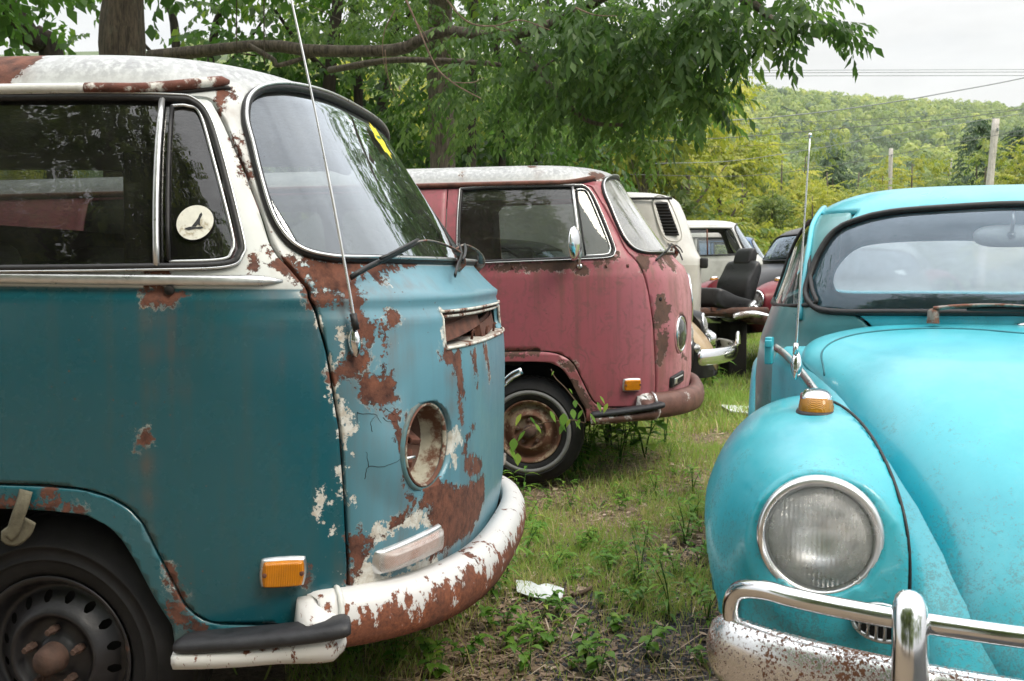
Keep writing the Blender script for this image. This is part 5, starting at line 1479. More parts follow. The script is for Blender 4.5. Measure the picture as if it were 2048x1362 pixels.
# ------------------------------------------------------------------ leaves
def twig(nl, ll, lw, L, droop, spread, seed, comp=True):
    r_ = np.random.default_rng(seed); V = []; F = []
    for i in range(nl):
        t = (i + .6) / nl; s_ = -1 if i % 2 else 1
        base = np.array([L * t, 0, -droop * L * t * t])
        a = s_ * spread * (1 - .55 * t) + r_.normal(0, .2)
        if i == nl - 1: a = r_.normal(0, .2)
        dn = -.35 - .5 * r_.random() - droop * .5
        d = np.array([math.cos(a), math.sin(a), dn]); d /= np.linalg.norm(d)
        sd_ = np.cross(d, [0, 0, 1]); sd_ /= np.linalg.norm(sd_); up = np.cross(sd_, d)
        roll = r_.normal(0, .5); sd2 = sd_ * math.cos(roll) + up * math.sin(roll); up2 = np.cross(sd2, d)
        l = ll * r_.uniform(.75, 1.2); w_ = lw * r_.uniform(.8, 1.2)
        b0 = base + d * .012; n0 = len(V)
        V += [b0, b0 + d * l * .45 + sd2 * w_ / 2 + up2 * w_ * .12, b0 + d * l * .5 - up2 * w_ * .06, b0 + d * l * .45 - sd2 * w_ / 2 + up2 * w_ * .12, b0 + d * l - up2 * l * .10]
        F += [(n0, n0 + 1, n0 + 4, n0 + 2), (n0, n0 + 2, n0 + 4, n0 + 3)]
    return np.array(V), np.array(F)


def rotz(a):
    c, s = np.cos(a), np.sin(a); z = 0 * a; o = z + 1
    return np.stack([np.stack([c, -s, z], -1), np.stack([s, c, z], -1), np.stack([z, z, o], -1)], -2)


def scatter(tpls, P, yaw, pitch, sc, tint):
    """copies of leaf sprays merged into one crown"""
    Vs = []; Fs = []; Ts = []; n0 = 0
    ch = rng.integers(0, len(tpls), len(P))
    for k, (V, F) in enumerate(tpls):
        i = np.nonzero(ch == k)[0]
        if not len(i): continue
        c, s = np.cos(pitch[i]), np.sin(pitch[i]); z = 0 * c; o = z + 1
        Ry = np.stack([np.stack([c, z, s], -1), np.stack([z, o, z], -1), np.stack([-s, z, c], -1)], -2)
        Rm = rotz(yaw[i]) @ Ry
        W = np.einsum('nij,vj->nvi', Rm, V) * sc[i][:, None, None] + P[i][:, None, :]
        nv = len(V)
        Vs.append(W.reshape(-1, 3)); Fs.append((F[None] + (np.arange(len(i)) * nv)[:, None, None] + n0).reshape(-1, F.shape[1]))
        leaf = np.repeat(rng.normal(0, .13, (len(i), nv // 5 + 1)), 5, 1)[:, :nv]
        Ts.append((tint[i][:, None] + leaf).ravel()); n0 += len(i) * nv
    return np.vstack(Vs), np.vstack(Fs), np.clip(np.concatenate(Ts), 0, 1)


def blobs(bl, n):
    """points in a set of ellipsoids (cx,cy,cz,rx,ry,rz,weight), denser to the outside"""
    w_ = np.array([b[6] for b in bl], float); k = rng.choice(len(bl), n, p=w_ / w_.sum())
    d = rng.normal(0, 1, (n, 3)); d /= np.linalg.norm(d, axis=1)[:, None]
    r_ = rng.random(n) ** .45
    b = np.array(bl)[k]
    return b[:, :3] + d * r_[:, None] * b[:, 3:6], d, k


ASH = [twig(14, .095, .040, .34, .28, 1.2, s) for s in range(5)]
MAPLE = [twig(9, .105, .075, .36, .25, 1.2, 20 + s) for s in range(4)]
CLUMP = [twig(12, .11, .06, .34, .15, 1.3, 40 + s) for s in range(4)]
M['leaf_ash'] = leafmat('ash_leaves', [(.032, .070, .019), (.060, .120, .034), (.10, .175, .048), (.17, .25, .07)], .5)
M['leaf_maple'] = leafmat('broad_leaves', [(.035, .085, .018), (.06, .135, .026), (.095, .19, .04), (.15, .26, .055)], .5)
M['leaf_thicket'] = leafmat('thicket_leaves', [(.022, .055, .014), (.045, .10, .02), (.085, .16, .03), (.19, .26, .05)], .5)
M['leaf_far'] = leafmat('far_leaves', [(.045, .095, .035), (.13, .19, .05), (.22, .27, .07), (.33, .34, .09)], .4)
M['leaf_far_y'] = leafmat('yellowing_leaves', [(.13, .18, .03), (.26, .29, .05), (.38, .37, .06), (.48, .44, .08)], .4)
M['leaf_hill'] = leafmat('hill_leaves', [(.06, .115, .055), (.19, .27, .065), (.31, .37, .08), (.43, .45, .10)], .35)
M['leaf_pine'] = leafmat('pine_needles', [(.022, .055, .03), (.045, .09, .042), (.07, .12, .05), (.11, .16, .06)], .3)
M['leaf_weed'] = leafmat('weed_leaves', [(.06, .15, .028), (.11, .25, .042), (.20, .36, .06), (.36, .46, .08)], .45)
M['leaf_wilt'] = leafmat('wilted_leaves', [(.06, .085, .035), (.12, .15, .07), (.20, .21, .11), (.25, .25, .14)], .3)
M['leaf_grass'] = leafmat('grass_blades', [(.56, .45, .25), (.32, .34, .11), (.24, .38, .085), (.36, .50, .12)], .4)
M['leaf_litter'] = leafmat('dead_leaves', [(.12, .08, .055), (.25, .17, .12), (.40, .29, .21), (.56, .46, .36)], .15, .8)


def bark(name, a, b, sc=18):
    m, nt = newmat(name); co = obj_co(nt)
    n1 = noise(nt, scalev(nt, co, (sc, sc, sc * .16)), 1.0, 7, .7, .4); n2 = noise(nt, co, 5, 4, .6)
    c = mixc(nt, lin(nt, n1, .35, .65), a, b); c = mixc(nt, sstep(nt, n2, .58, .7, 0, .5), c, (.13, .14, .10))
    out(nt, pbsdf(nt, c, .95, 0, bump(nt, n1, 1.0, .03)))
    return m


M['bark'] = bark('ridged_bark', (.022, .017, .012), (.12, .092, .065), 30)
M['bark_pale'] = bark('pale_bark', (.05, .042, .034), (.20, .165, .13), 34)
M['bark_dark'] = bark('dark_bark', (.012, .010, .008), (.055, .043, .03))
M['twig_bare'] = bark('bare_twig_bark', (.10, .065, .045), (.26, .18, .13))


def limb(P, r0, r1, n=14, seg=18, wob=.02):
    P = crv(np.array(P, float), seg); r_ = np.linspace(r0, r1, seg) * (1 + .06 * np.sin(np.arange(seg) * 1.7))
    V, F = sweep(P, circ(1, n), r_)
    V = V.reshape(seg, n, 3); V = V + (rng.normal(0, .035, (1, n, 1)) + rng.normal(0, .02, (seg, n, 1))) * (V - P[:, None, :])
    return V.reshape(-1, 3), F


def tree(name, label, trunk, limbs, bl, nt_, tpls, lmat, bmat, sc=(.8, 1.3), tint=.45, group=None, pit=None, litup=True):
    base = np.array(trunk[0]); root = thing(name, label, 'tree', tuple(base), group=group)
    b = MB(); V, F = limb(np.array(trunk) - base, trunk_r(trunk, limbs)[0], trunk_r(trunk, limbs)[1], 18, 26); b.add(V, F)
    tr = b.build('trunk', bmat, root)
    for P, r0, r1 in limbs['limbs']:
        b = MB(); V, F = limb(np.array(P) - base, r0, r1, 10, 20); b.add(V, F); b.build('branch', bmat, root)
    if nt_:
        P, d, k = blobs(bl, nt_)
        yaw = np.arctan2(d[:, 1], d[:, 0]) + rng.normal(0, .8, nt_)
        pitch = rng.normal(.35, .45, nt_) if pit is None else rng.normal(pit, .4, nt_)
        # lighter outer sprays are younger leaves, clumps differ
        ct = rng.normal(0, .14, len(bl))[k]
        tn = tint + ct + rng.normal(0, .1, nt_)
        s_ = rng.uniform(sc[0], sc[1], nt_)
        V, F, T = scatter(tpls, P - base, yaw, pitch, s_, tn)
        mk('crown', V, F, lmat, root, smooth=False, attrs={'tint': ('FLOAT', T)})
        for i in (rng.choice(nt_, 16, replace=False) if nt_ > 500 else ()):      # thin twigs inside the crown
            q = MB(); p1 = P[i] - base; c_ = np.array(bl)[k[i]][:3] - base; p0 = c_ + (p1 - c_) * .25
            mid = (p0 + p1) / 2 + rng.normal(0, .06, 3); q.tube(crv([p0, mid, p1], 6), np.linspace(.010, .003, 6) * s_[i], 4)
            q.build('twig', bmat, root)
    return root


def trunk_r(trunk, limbs):
    return limbs['r']


# big tree behind the teal van
t0 = px(250, 110, 10.5)
tree('maple_tree', 'thick ridged trunk behind the roof of the teal van with broad hanging leaves', [(t0[0], t0[1], gz(t0[0], t0[1]) - .1), (t0[0] + .02, t0[1], 1.6), tuple(px(245, 60, 10.5)), tuple(px(262, -200, 10.5)), tuple(px(250, -700, 10.8))],
     dict(r=(.27, .15), limbs=[([px(255, -150, 10.5), px(120, -200, 10), px(-60, -260, 9.5)], .10, .04), ([px(255, -250, 10.5), px(420, -330, 10), px(640, -420, 9)], .11, .04)]),
     [(-5.6, 9.3, 3.75, 1.5, 1.1, .75, 1.0), (-4.6, 8.2, 3.85, 1.1, .8, .55, .8), (-3.0, 12.6, 3.8, 1.2, .8, .7, .8), (-4.2, 10, 6.0, 3.2, 2.8, 1.8, 2.2), (-2.6, 8.6, 4.4, 1.3, 1.2, .8, 1.0), (-6.8, 10.5, 3.2, 1.2, .9, 1.0, .5)], 760, MAPLE, M['leaf_maple'], M['bark'], (.85, 1.35), .5)
# leaning dark stem at the far left
tree('leaning_tree', 'dark leaning stem at the left edge of the picture above the red roof patch', [px(110, 190, 11.5) * [1, 1, 0], px(110, 150, 11.5), px(60, 75, 11.3), px(20, 20, 11), px(-60, -80, 10.8), px(-150, -300, 10.5)],
     dict(r=(.15, .10), limbs=[([px(70, 90, 11.3), px(30, 78, 11.2), px(10, 62, 11.1)], .05, .02)]), [(-6.9, 10.8, 4.3, 1.5, 1.2, .7, 1), (-6.3, 10.6, 3.55, 1.0, .8, .5, .6), (-5.5, 11.5, 3.1, .8, .6, .5, .5)], 190, MAPLE, M['leaf_maple'], M['bark_dark'], (.85, 1.3), .6)
# the low limb and the drooping tree over the red van
drp = [(px(1130, 110, 8.4), 1.05, .9, .50, 1.5), (px(900, 40, 11), 1.5, 1.0, .7, 1.0), (px(1020, 200, 10.2), 1.2, .7, .45, .8), (px(1270, 70, 7.6), .62, .6, .40, .8), (px(1230, 200, 8.8), .55, .5, .34, .5), (px(1330, 150, 7.6), .30, .35, .26, .22), (px(720, 60, 12), 1.3, .7, .55, .6), (px(1290, 285, 8.6), .16, .2, .12, .06), (px(1395, 175, 7.5), .12, .2, .10, .05),
       (px(1380, 20, 7.0), .32, .4, .24, .30), (px(1470, -15, 6.8), .30, .4, .16, .22), (px(1570, -25, 6.6), .22, .3, .14, .15), (px(1630, 45, 6.5), .12, .2, .05, .08), (px(1450, 60, 6.8), .16, .3, .10, .12), (px(1545, 55, 6.6), .10, .2, .05, .06), (px(1400, 190, 7.2), .10, .2, .10, .07), (px(1380, 110, 7.2), .16, .2, .14, .12), (px(1050, -280, 9.0), 2.4, 1.8, .9, 2.2), (px(600, -340, 10), 2.2, 1.6, .9, 1.2), (px(1400, -190, 7.4), .9, .8, .3, .4)]
drp = [(*p, rx, ry, rz, w_) for p, rx, ry, rz, w_ in drp]
tree('ash_tree', 'tree with a long low crooked limb and drooping narrow leaves over the red van', [px(880, 560, 11.0) * [1, 1, 0], px(885, 320, 11.0), px(878, 130, 11.0), px(890, -100, 10.6), px(950, -500, 10)],
     dict(r=(.15, .09), limbs=[([px(300, 112, 10.2), px(400, 102, 10.0), px(530, 90, 9.8), px(625, 101, 9.5), px(750, 101, 9.2), px(805, 97, 9.0), px(850, 74, 8.9), px(900, 60, 8.8), px(960, 70, 8.6), px(1060, 62, 8.3), px(1130, 35, 8.0), px(1230, -20, 7.7)], .062, .04),
                          ([px(640, 105, 9.5), px(560, 130, 9.6), px(545, 118, 9.6), px(500, 92, 9.7)], .02, .028), ([px(1020, 66, 8.4), px(1100, 170, 8.3), px(1140, 215, 8.2), px(1185, 245, 8.2), px(1245, 250, 8.2)], .03, .014),
                          ([px(890, -60, 10.6), px(1100, -60, 8.6), px(1300, -40, 7.4), px(1480, -5, 6.9), px(1560, 50, 6.7), px(1640, 75, 6.5)], .06, .010), ([px(1000, 130, 9), px(950, 125, 9.2), px(790, 120, 9.6), px(660, 140, 10.5)], .02, .035)]),
     drp, 2000, ASH, M['leaf_ash'], M['bark_pale'], (.55, 1.2), .55, pit=.38)
# thicket behind
stems = [(660, 160, 12.5, .085, 20), (715, 140, 13.2, .07, -10), (350, 60, 13.0, .06, -30), (430, 60, 13.5, .06, 50), (945, 210, 12.8, .06, 6), (1000, 210, 13.4, .05, -14), (770, 160, 14.5, .09, 30), (1075, 240, 14.0, .06, 24)]
for i, (sx, sy, D, r_, lean) in enumerate(stems):
    w_ = ['leaning grey', 'slim dark', 'forked', 'bent', 'straight thin', 'pale slim', 'stout shaded', 'rightmost thin'][i]
    p = px(sx, sy, D); bx, by = p[0], p[1]
    tree('thicket_tree', '%s thicket tree %s' % (w_, ['left of the yellow sticker', 'right behind the yellow sticker', 'beside the thick ridged trunk', 'below the low limb', 'above the red van roof', 'over the front half of the red van', 'deep behind the windshield top', 'at the right end of the stems'][i]),
         [(bx, by, gz(bx, by) - .05), tuple(px(sx - lean * .3, 330, D)), tuple(px(sx, sy, D)), tuple(px(sx + lean, -60, D)), tuple(px(sx + lean * 1.6, -420, D))], dict(r=(r_ * 1.15, r_ * .6), limbs=[([px(sx, 150, D), px(sx + 60 * (1 if i % 2 else -1), 90, D - .3), px(sx + 110 * (1 if i % 2 else -1), 20, D - .5)], r_ * .45, r_ * .2)]),
         [(bx, by + .6, 3.3, 1.5, 1.1, .8, 1.0), (bx + .3, by + 1.2, 2.5, 1.5, .8, .7, 1.0), (bx, by, 5.2, 2.0, 1.6, 1.3, 1.3), (bx - .2, by + 1.6, 1.6, 1.4, .6, .7, .7)], 230 if sx > 600 else 150, CLUMP, M['leaf_thicket'], M['bark_dark'], (.9, 1.5), .45 if sx > 600 else .6)
# bare twigs and hanging vines
for P, D, r_ in (([(795, -40), (830, 40), (870, 130), (905, 165), (935, 183), (962, 197)], 6.4, .008), ([(905, 165), (945, 165), (968, 155)], 6.4, .004), ([(870, -30), (930, 40), (985, 52), (1040, 40), (1100, 60)], 6.6, .007), ([(985, 52), (1010, 62), (1030, 50)], 6.6, .004), ([(770, 100), (775, 150), (790, 195)], 8.6, .006), ([(790, 20), (770, 60), (765, 100), (772, 150)], 8.0, .005), ([(830, 40), (850, 70), (860, 95)], 6.4, .004), ([(1150, 15), (1190, 30), (1235, 32)], 6.8, .006)):
    b = MB(); b.tube(crv([px(x_, y_, D) for x_, y_ in P], 24), np.linspace(r_, r_ * .4, 24), 6)
    o = b.build('bare_twig', M['twig_bare']); tag(o, 'bare reddish dead twig hanging in front of the dark leaves', 'twig', 'bare dead twigs under the low limb')
for sx, y1, D in ((473, 110, 9.4), (528, 128, 9.3)):
    b = MB(); b.tube(crv([px(sx + 3, -120, D), px(sx, 20, D), px(sx + 1, y1, D)], 12), .006, 6)
    tag(b.build('hanging_vine', M['bark']), 'thin brown vine hanging straight down past the low limb, %s' % ('left one' if sx < 500 else 'right one'), 'vine')


# ------------------------------------------------------------------ trees beyond the lot
def mid_mesh(kind, seed):
    global rng
    r_ = np.random.default_rng(seed)
    if kind == 'pine':
        n = 330; t = r_.random(n) ** .8; z = 2 + 12 * t; rad = 3.0 * (1 - t) ** .8 + .2; a = r_.uniform(0, 6.28, n); q = r_.uniform(.4, 1, n)
        P = np.stack([rad * q * np.cos(a), rad * q * np.sin(a), z], 1); yaw = a; pit = r_.normal(.35, .2, n); sc = r_.uniform(2.4, 3.6, n); tn = .4 + .25 * r_.normal(0, .5, n)
    else:
        bl = [(r_.normal(0, 1.5), r_.normal(0, 1.5), 4.5 + 5.5 * r_.random() + (2.2 if k == 0 else 0), r_.uniform(1.4, 2.4), r_.uniform(1.4, 2.4), r_.uniform(1.1, 2.0), 1) for k in range(9)] + [(r_.normal(0, 2.0), r_.normal(0, 2.0), 2.6, 1.7, 1.7, 1.5, 1) for k in range(3)]
        n = 520; P, d, k = blobs(bl, n); yaw = np.arctan2(d[:, 1], d[:, 0]) + r_.normal(0, .7, n); pit = r_.normal(.2, .5, n); sc = r_.uniform(2.2, 3.8, n)
        tn = .48 + r_.normal(0, .13, len(bl))[k] + r_.normal(0, .12, n)
    return scatter(CLUMP, P, yaw, pit, sc, tn)


variants = {}
for kind, cnt in (('far', 4), ('far_y', 3), ('pine', 2)):
    for s_ in range(cnt):
        V, F, T = mid_mesh(kind, 100 + s_ * 7 + len(kind))
        variants[(kind, s_)] = (V, F, T)
protos = {}
KL = {'far': 'full green tree', 'far_y': 'yellow-green tree', 'pine': 'dark pointed pine'}


def far_tree(kind, v, x, y, s, label, group, z=None):
    k = (kind, v)
    z = (gz(x, y) if y < 130 else hz(x, y)) if z is None else z
    root = thing('pine_tree' if kind == 'pine' else 'broadleaf_tree', label, 'tree', (x, y, float(z)), (0, 0, random.uniform(0, 6.28)), group)
    root.scale = (s, s, s * random.uniform(.92, 1.1))
    if k not in protos:
        V, F, T = variants[k]
        c = mk('crown', V, F, M['leaf_' + kind], root, False, {'tint': ('FLOAT', T)})
        b = MB(); V, F = limb([(0, 0, -.3), (.1, 0, 3), (0, .1, 7), (.1, 0, 11)], .24, .05, 10, 12); b.add(V, F)
        for a in range(3): b.tube(crv([(0, 0, 3 + a), (1.1 * math.cos(a * 2.1), 1.1 * math.sin(a * 2.1), 4.6 + a), (2 * math.cos(a * 2.1), 2 * math.sin(a * 2.1), 5.8 + a)], 8), np.linspace(.1, .03, 8), 6)
        t = b.build('trunk', M['bark_pale'], root); protos[k] = (c, t)
    else:
        for o in protos[k]:
            c = o.copy(); COL.objects.link(c); c.parent = root
    return root


row = [('far_y', 0, 1290, 46, 1.0), ('far_y', 1, 1370, 52, 1.02), ('far', 0, 1225, 50, 1.1), ('far_y', 2, 1435, 60, 1.0), ('far', 1, 1150, 48, 1.15), ('far', 2, 1060, 52, 1.1), ('far', 0, 930, 55, 1.1), ('far_y', 1, 800, 52, 1.0), ('far', 3, 640, 56, 1.1), ('far', 2, 430, 50, .8), ('far_y', 0, 120, 52, .75),
       ('pine', 0, 1432, 84, .85), ('far', 1, 1500, 80, .98), ('far_y', 2, 1560, 78, .86), ('far', 3, 1605, 88, 1.0), ('pine', 1, 1660, 96, .95), ('far_y', 0, 1650, 70, .78), ('far', 0, 1710, 82, .88), ('pine', 0, 1690, 100, .8), ('far_y', 1, 1760, 76, .76), ('far', 2, 1845, 84, .85), ('far_y', 2, 1815, 74, .78), ('far', 1, 1890, 80, .84), ('pine', 1, 1945, 70, .78), ('pine', 0, 2025, 72, .85), ('far', 3, 1960, 62, .72), ('far_y', 1, 2075, 50, .70), ('far', 0, 2140, 62, .7), ('far', 2, 2250, 60, .8), ('far_y', 0, 1480, 66, .62), ('far', 2, 1540, 60, .55), ('far_y', 1, 1620, 62, .5), ('far', 1, 1745, 60, .55), ('far', 0, 1880, 58, .5)]
for i, (kind, v, sx, D, s_) in enumerate(row):
    X = (sx - 1024) / 1991 * D
    if 1480 < sx < 2060: lab = '%s %s' % (KL[kind], ('beyond the lot behind the turquoise roof' if sx > 1640 else 'beyond the lot left of the bare wood pole') + (', low' if s_ < .7 else ''))
    elif sx >= 2060: lab = KL[kind] + ' at the right edge beyond the lot'
    elif sx > 1200: lab = KL[kind] + ' beyond the lot right of the red van'
    else: lab = KL[kind] + ' glimpsed behind the dark thicket'
    far_tree(kind, v, X, D, s_, lab, lab + 's')
for i, (x_, y_, s_) in enumerate(((-8.5, -8, 1.5), (-4.0, -9.5, 1.5), (-13.5, -6, 1.5), (-20, -9, 1.5), (-6.5, -14, 1.7))):
    far_tree('far', i % 4, x_, y_, s_, 'full green tree mirrored in the side window of the teal van', 'trees mirrored in the window glass')

# the wooded hill: one mass
n = 11500
yy = 165 + 830 * rng.random(n) ** .85; fx = rng.uniform(-.32, .75, n); xx = fx * yy * 1.0
zz = hz(xx, yy)
cl_ = np.sin(xx * .021 + 1.3) * np.sin(yy * .017) + .6 * np.sin(xx * .05 + yy * .04)
nq = 34
rad = (1.7 + rng.gamma(2.0, .6, n)).clip(1.7, 4.6) * (1 + .3 * (yy < 350))
d = rng.normal(0, 1, (n, nq, 3)); d[..., 2] = np.abs(d[..., 2]) * 1.1 - .25; d /= np.linalg.norm(d, axis=2)[..., None]
ctr = np.stack([xx, yy, zz + rad * 1.1], 1)[:, None, :] + d * rad[:, None, None] * rng.uniform(.75, 1.05, (n, nq, 1)) * [1, 1, 1.25]
tg = np.cross(d, rng.normal(0, 1, (n, nq, 3))); tg /= np.linalg.norm(tg, axis=2)[..., None]; bt_ = np.cross(d, tg)
hs = (rad[:, None] * rng.uniform(.2, .42, (n, nq)))[..., None]
quad = np.stack([ctr - tg * hs, ctr - bt_ * hs * .8 - d * hs * .3, ctr + tg * hs, ctr + bt_ * hs * .8 - d * hs * .3], 2)
tn = np.clip(.45 + .16 * cl_ + rng.normal(0, .16, n), 0, 1)
tn = np.where((rng.random(n) < .10 + .5 * (np.sin(xx * .03 + 2) * np.sin(yy * .024) > .45)) & (yy < 700), .03, tn)
T = np.clip(np.repeat(tn, nq * 4) + np.repeat(rng.normal(0, .08, n * nq), 4), 0, 1)
fo = mk('hillside_forest', quad.reshape(-1, 3), np.arange(n * nq * 4).reshape(-1, 4), M['leaf_hill'], None, False, {'tint': ('FLOAT', T)})
fo['kind'] = 'stuff'

# ------------------------------------------------------------------ poles and wires
M['pole'] = bark('weathered_pole_wood', (.36, .33, .30), (.62, .59, .55), 22)
M['wire'] = simple('grey_wire', (.10, .11, .11), .5, .2, .2, 20, .05)
M['wire_l'] = simple('pale_wire', (.20, .22, .23), .5, .2, .2, 20, .05)
for lab, a, bt2, D, w_ in (('tall grey wooden utility pole at the right above the turquoise roof', (1992, 238), (1979, 370), 46, .30), ('short grey wooden pole left of the tall pole', (1782, 297), (1780, 378), 72, .27), ('distant thin bare pole between the two wooden poles', (1903, 317), (1900, 356), 95, .15)):
    p1 = px(*a, D); p0 = px(*bt2, D); d = p0 - p1; d /= -d[2]; p0 = p1 + d * (p1[2] - gz(p1[0], p1[1]) + .3)
    r = thing('utility_pole', lab, 'pole', tuple(p0))
    b = MB(); V, F = limb([(0, 0, 0), (p1 - p0) * .5, p1 - p0], w_ / 2 * 1.15, w_ / 2, 14, 14); b.add(V, F); b.build('shaft', M['pole'], r)
    b = MB(); b.box((p1 - p0) + [0, -w_ / 2 - .04, -.5], (.07, .08, .16), None, .02); b.build('insulator', M['wire_l'], r)
wl = [([(1240, 238), (1440, 241), (1600, 229), (1760, 208), (1900, 184), (2060, 153), (2300, 95)], 24, .0135, 'wire_l', 'thick pale cable sagging across the hill and the sky'),
      ([(1440, 141), (2080, 139)], 38, .010, 'wire_l', 'topmost of three thin parallel wires across the sky'), ([(1440, 146), (2080, 144)], 38, .010, 'wire', 'middle of three thin parallel wires across the sky'), ([(1440, 152), (2080, 151)], 38, .010, 'wire', 'lowest of three thin parallel wires across the sky'),
      ([(1250, 250), (1500, 247), (1750, 238), (2060, 217)], 40, .009, 'wire', 'thin dark wire just below the thick pale cable'), ([(1290, 283), (1480, 274), (1700, 255), (1900, 238), (2060, 216)], 34, .013, 'wire', 'dark wire rising over the antenna tip'),
      ([(1300, 297), (1600, 288), (1850, 279), (2060, 270)], 50, .009, 'wire', 'thin level wire crossing at the antenna tip'), ([(1310, 327), (1460, 322), (1620, 299), (1800, 267), (1990, 236), (2060, 224)], 32, .010, 'wire_l', 'sagging wire that reaches the top of the tall pole'), ([(1260, 349), (1480, 352), (1640, 335), (1800, 307), (1985, 272), (2060, 258)], 36, .010, 'wire', 'lowest sagging wire over the trees')]
for P, D, r_, mt_, lab in wl:
    b = MB(); b.tube(crv([px(x_, y_, D + .004 * (x_ - 1700)) for x_, y_ in P], 60), r_, 5); tag(b.build('power_line', M[mt_]), lab, 'wire')

# ------------------------------------------------------------------ the other vehicles
def ring_body(zs, Wz, Xf, Xr, xm, pe, qe, n=160):
    th = np.linspace(-np.pi, np.pi, n + 1)[:-1]
    Th, Z = np.meshgrid(th, zs, indexing='ij'); W = pch(Z, Wz); xf = pch(Z, Xf); xr = pch(Z, Xr)
    a = np.where(np.sin(Th) > 0, xf - xm, xm - xr)
    P = np.stack([xm + a * np.sign(np.sin(Th)) * np.abs(np.sin(Th)) ** (2 / pe), -W * np.sign(np.cos(Th)) * np.abs(np.cos(Th)) ** (2 / qe), Z], -1).reshape(-1, 3)
    nz = len(zs)
    return P, [(i * nz + j, ((i + 1) % n) * nz + j, ((i + 1) % n) * nz + j + 1, i * nz + j + 1) for i in range(n) for j in range(nz - 1)]


def plain_van(root, mp, open_pane=False):
    V, F = van_sheet(False); V5 = V.copy()
    V, ws, F = cut(V, F, np.where((V[:, 0] > -.2) & (V[:, 2] > 1.15), sdf_poly(V[:, 1:3], WSP), 1.0))
    gl = []
    for sg in (-1, 1):
        for k, pl in enumerate((WIN, crv([(-.68, 1.24), (-.70, 1.55), (-.74, 1.575), (-1.45, 1.575), (-1.5, 1.55), (-1.5, 1.24), (-1.46, 1.21), (-.72, 1.21)], 60, True))):
            V, g_, F = cut(V, F, np.where((V[:, 1] * sg > .3) & (V[:, 2] > 1.1) & (V[:, 4] < 1.66) & (V[:, 0] < .5), sdf_poly(V[:, [0, 2]], pl), 1.0)); gl.append((sg, k, g_))
        V, _, F = cut(V, F, np.where((V[:, 1] * sg > .3) & (V[:, 0] < .5), sdf_poly(V[:, [0, 2]], ARCH), 1.0))
    sd_ = lambda V: np.where((V[:, 1] < -.2) & (V[:, 0] < .75), sdf_poly(V[:, [0, 4]], DOOR), 1.0)
    V, inn, F = cut(V, F, sd_(V) - .006); V, dr, _ = cut(V, inn, sd_(V) + .006)
    Vc, Fc = compact(V, F); Vc, Fc = flange(Vc, Fc, .02); mk('body', Vc[:, :3], Fc, mp, root)
    Vc, Fc = compact(V, dr); Vc, Fc = flange(Vc, Fc, .02); door = mk('door', Vc[:, :3], Fc, mp, root)
    Vc, Fc = compact(V, ws); mk('windshield', Vc[:, :3] - vnormals(Vc, Fc) * .006, Fc, M['glass_ws'], root)
    for sg, k, g_ in gl:
        Vc, Fc = compact(V, g_)
        if open_pane and sg < 0 and k == 0:
            Fc = [f for f in Fc if np.mean([Vc[i][0] for i in f]) < -.08]; Vc, Fc = compact(Vc, Fc)
        mk('side_window', Vc[:, :3] - vnormals(Vc, Fc) * .008, Fc, M['glass'], root)
    sidec = (V5[:, 1] < -.3) & (V5[:, 2] > 1.1) & (V5[:, 4] < 1.66)
    gasket(V5, WIN, (0, 2), sidec, door, 'window_gasket', .012, M['rubber_grey'], .003)
    gasket(V5, WSP, (1, 2), (V5[:, 0] > -.2) & (V5[:, 2] > 1.15), root, 'windshield_gasket', .014, M['rubber'], .003)
    if open_pane:
        s_ = [snap(V5, [p], (0, 2), sidec)[0] for p in ((-.08, 1.21), (-.08, 1.58))]; b = MB(); b.tube([surf(q[3], q[4], .004) for q in s_], .012, 6); b.build('window_divider', M['rust'], door)
    us = np.concatenate([-(ST + np.linspace(2.6, .0, 20)), np.linspace(-ST, -.85, 24)]); b = MB(); b.tube(surf(us, np.full(44, 1.603), .008), .016, 8); b.build('drip_rail', mp, root)
    b = MB(); b.tube(crv([(-.40, -.875, 1.06), (-.36, -.90, 1.065), (-.27, -.90, 1.062), (-.23, -.875, 1.058)], 12), .010, 6); b.box((-.315, -.868, 1.06), (.16, .01, .035), None, .004); b.build('handle', M['chrome_dull'], door)
    for cx in (-.05, -2.45):
        for sg in (-1, 1): wheel(root, (cx, sg * .80, .325), sg, M['tyre'], M['rusty_white'], M['hub_rust'], holes=False)
    b = MB(); b.box((-1.2, 0, .42), (3.6, 1.3, .12)); b.box((-.62, 0, .95), (.04, 1.3, .75)); b.build('underbody', M['dark'], root, False)
    for sg in (-1, 1):
        b = MB(); b.box((-.33, sg * .42, .72), (.5, .5, .14), None, .05); b.box((-.52, sg * .42, 1.0), (.13, .48, .55), (0, -.2, 0), .05); b.build('seat', M['seat_black'], root)
    th = np.linspace(.5, np.pi - .5, 50); b = MB()
    b.tube(np.stack([-.25 + 1.12 * np.abs(np.sin(th)) ** .48, -.84 * np.sign(np.cos(th)) * np.abs(np.cos(th)) ** .69, np.full(50, .43)], 1), .055, 10, up=(0, 0, 1), flat=(.6, 1.1)); b.build('bumper', mp, root)
    for sg in (-1, 1):
        V_, F_ = lathe([(-.05, .1), (.004, .1), (.012, .09), (.03, .05), (.034, 0)], 30, 'x'); mk('headlight', V_ + [.77, sg * .535, .795], F_, M['chrome'], root)


wb_ = thing('microbus', 'chalky white van with a half open door window behind the black seat', 'van', (3.0, 15.3, .22), (0, -.005, -.10)); plain_van(wb_, M['busw_paint'], True)
gv = thing('microbus', 'grey-beige van parked behind the chalky white van', 'van', (3.62, 17.6, .16), (0, 0, -.10)); plain_van(gv, M['greyvan_paint'])
bv = thing('microbus', 'dark blue van furthest back in the row of vans', 'van', (4.42, 20.2, .16), (0, 0, -.10)); plain_van(bv, M['bluevan_paint'])

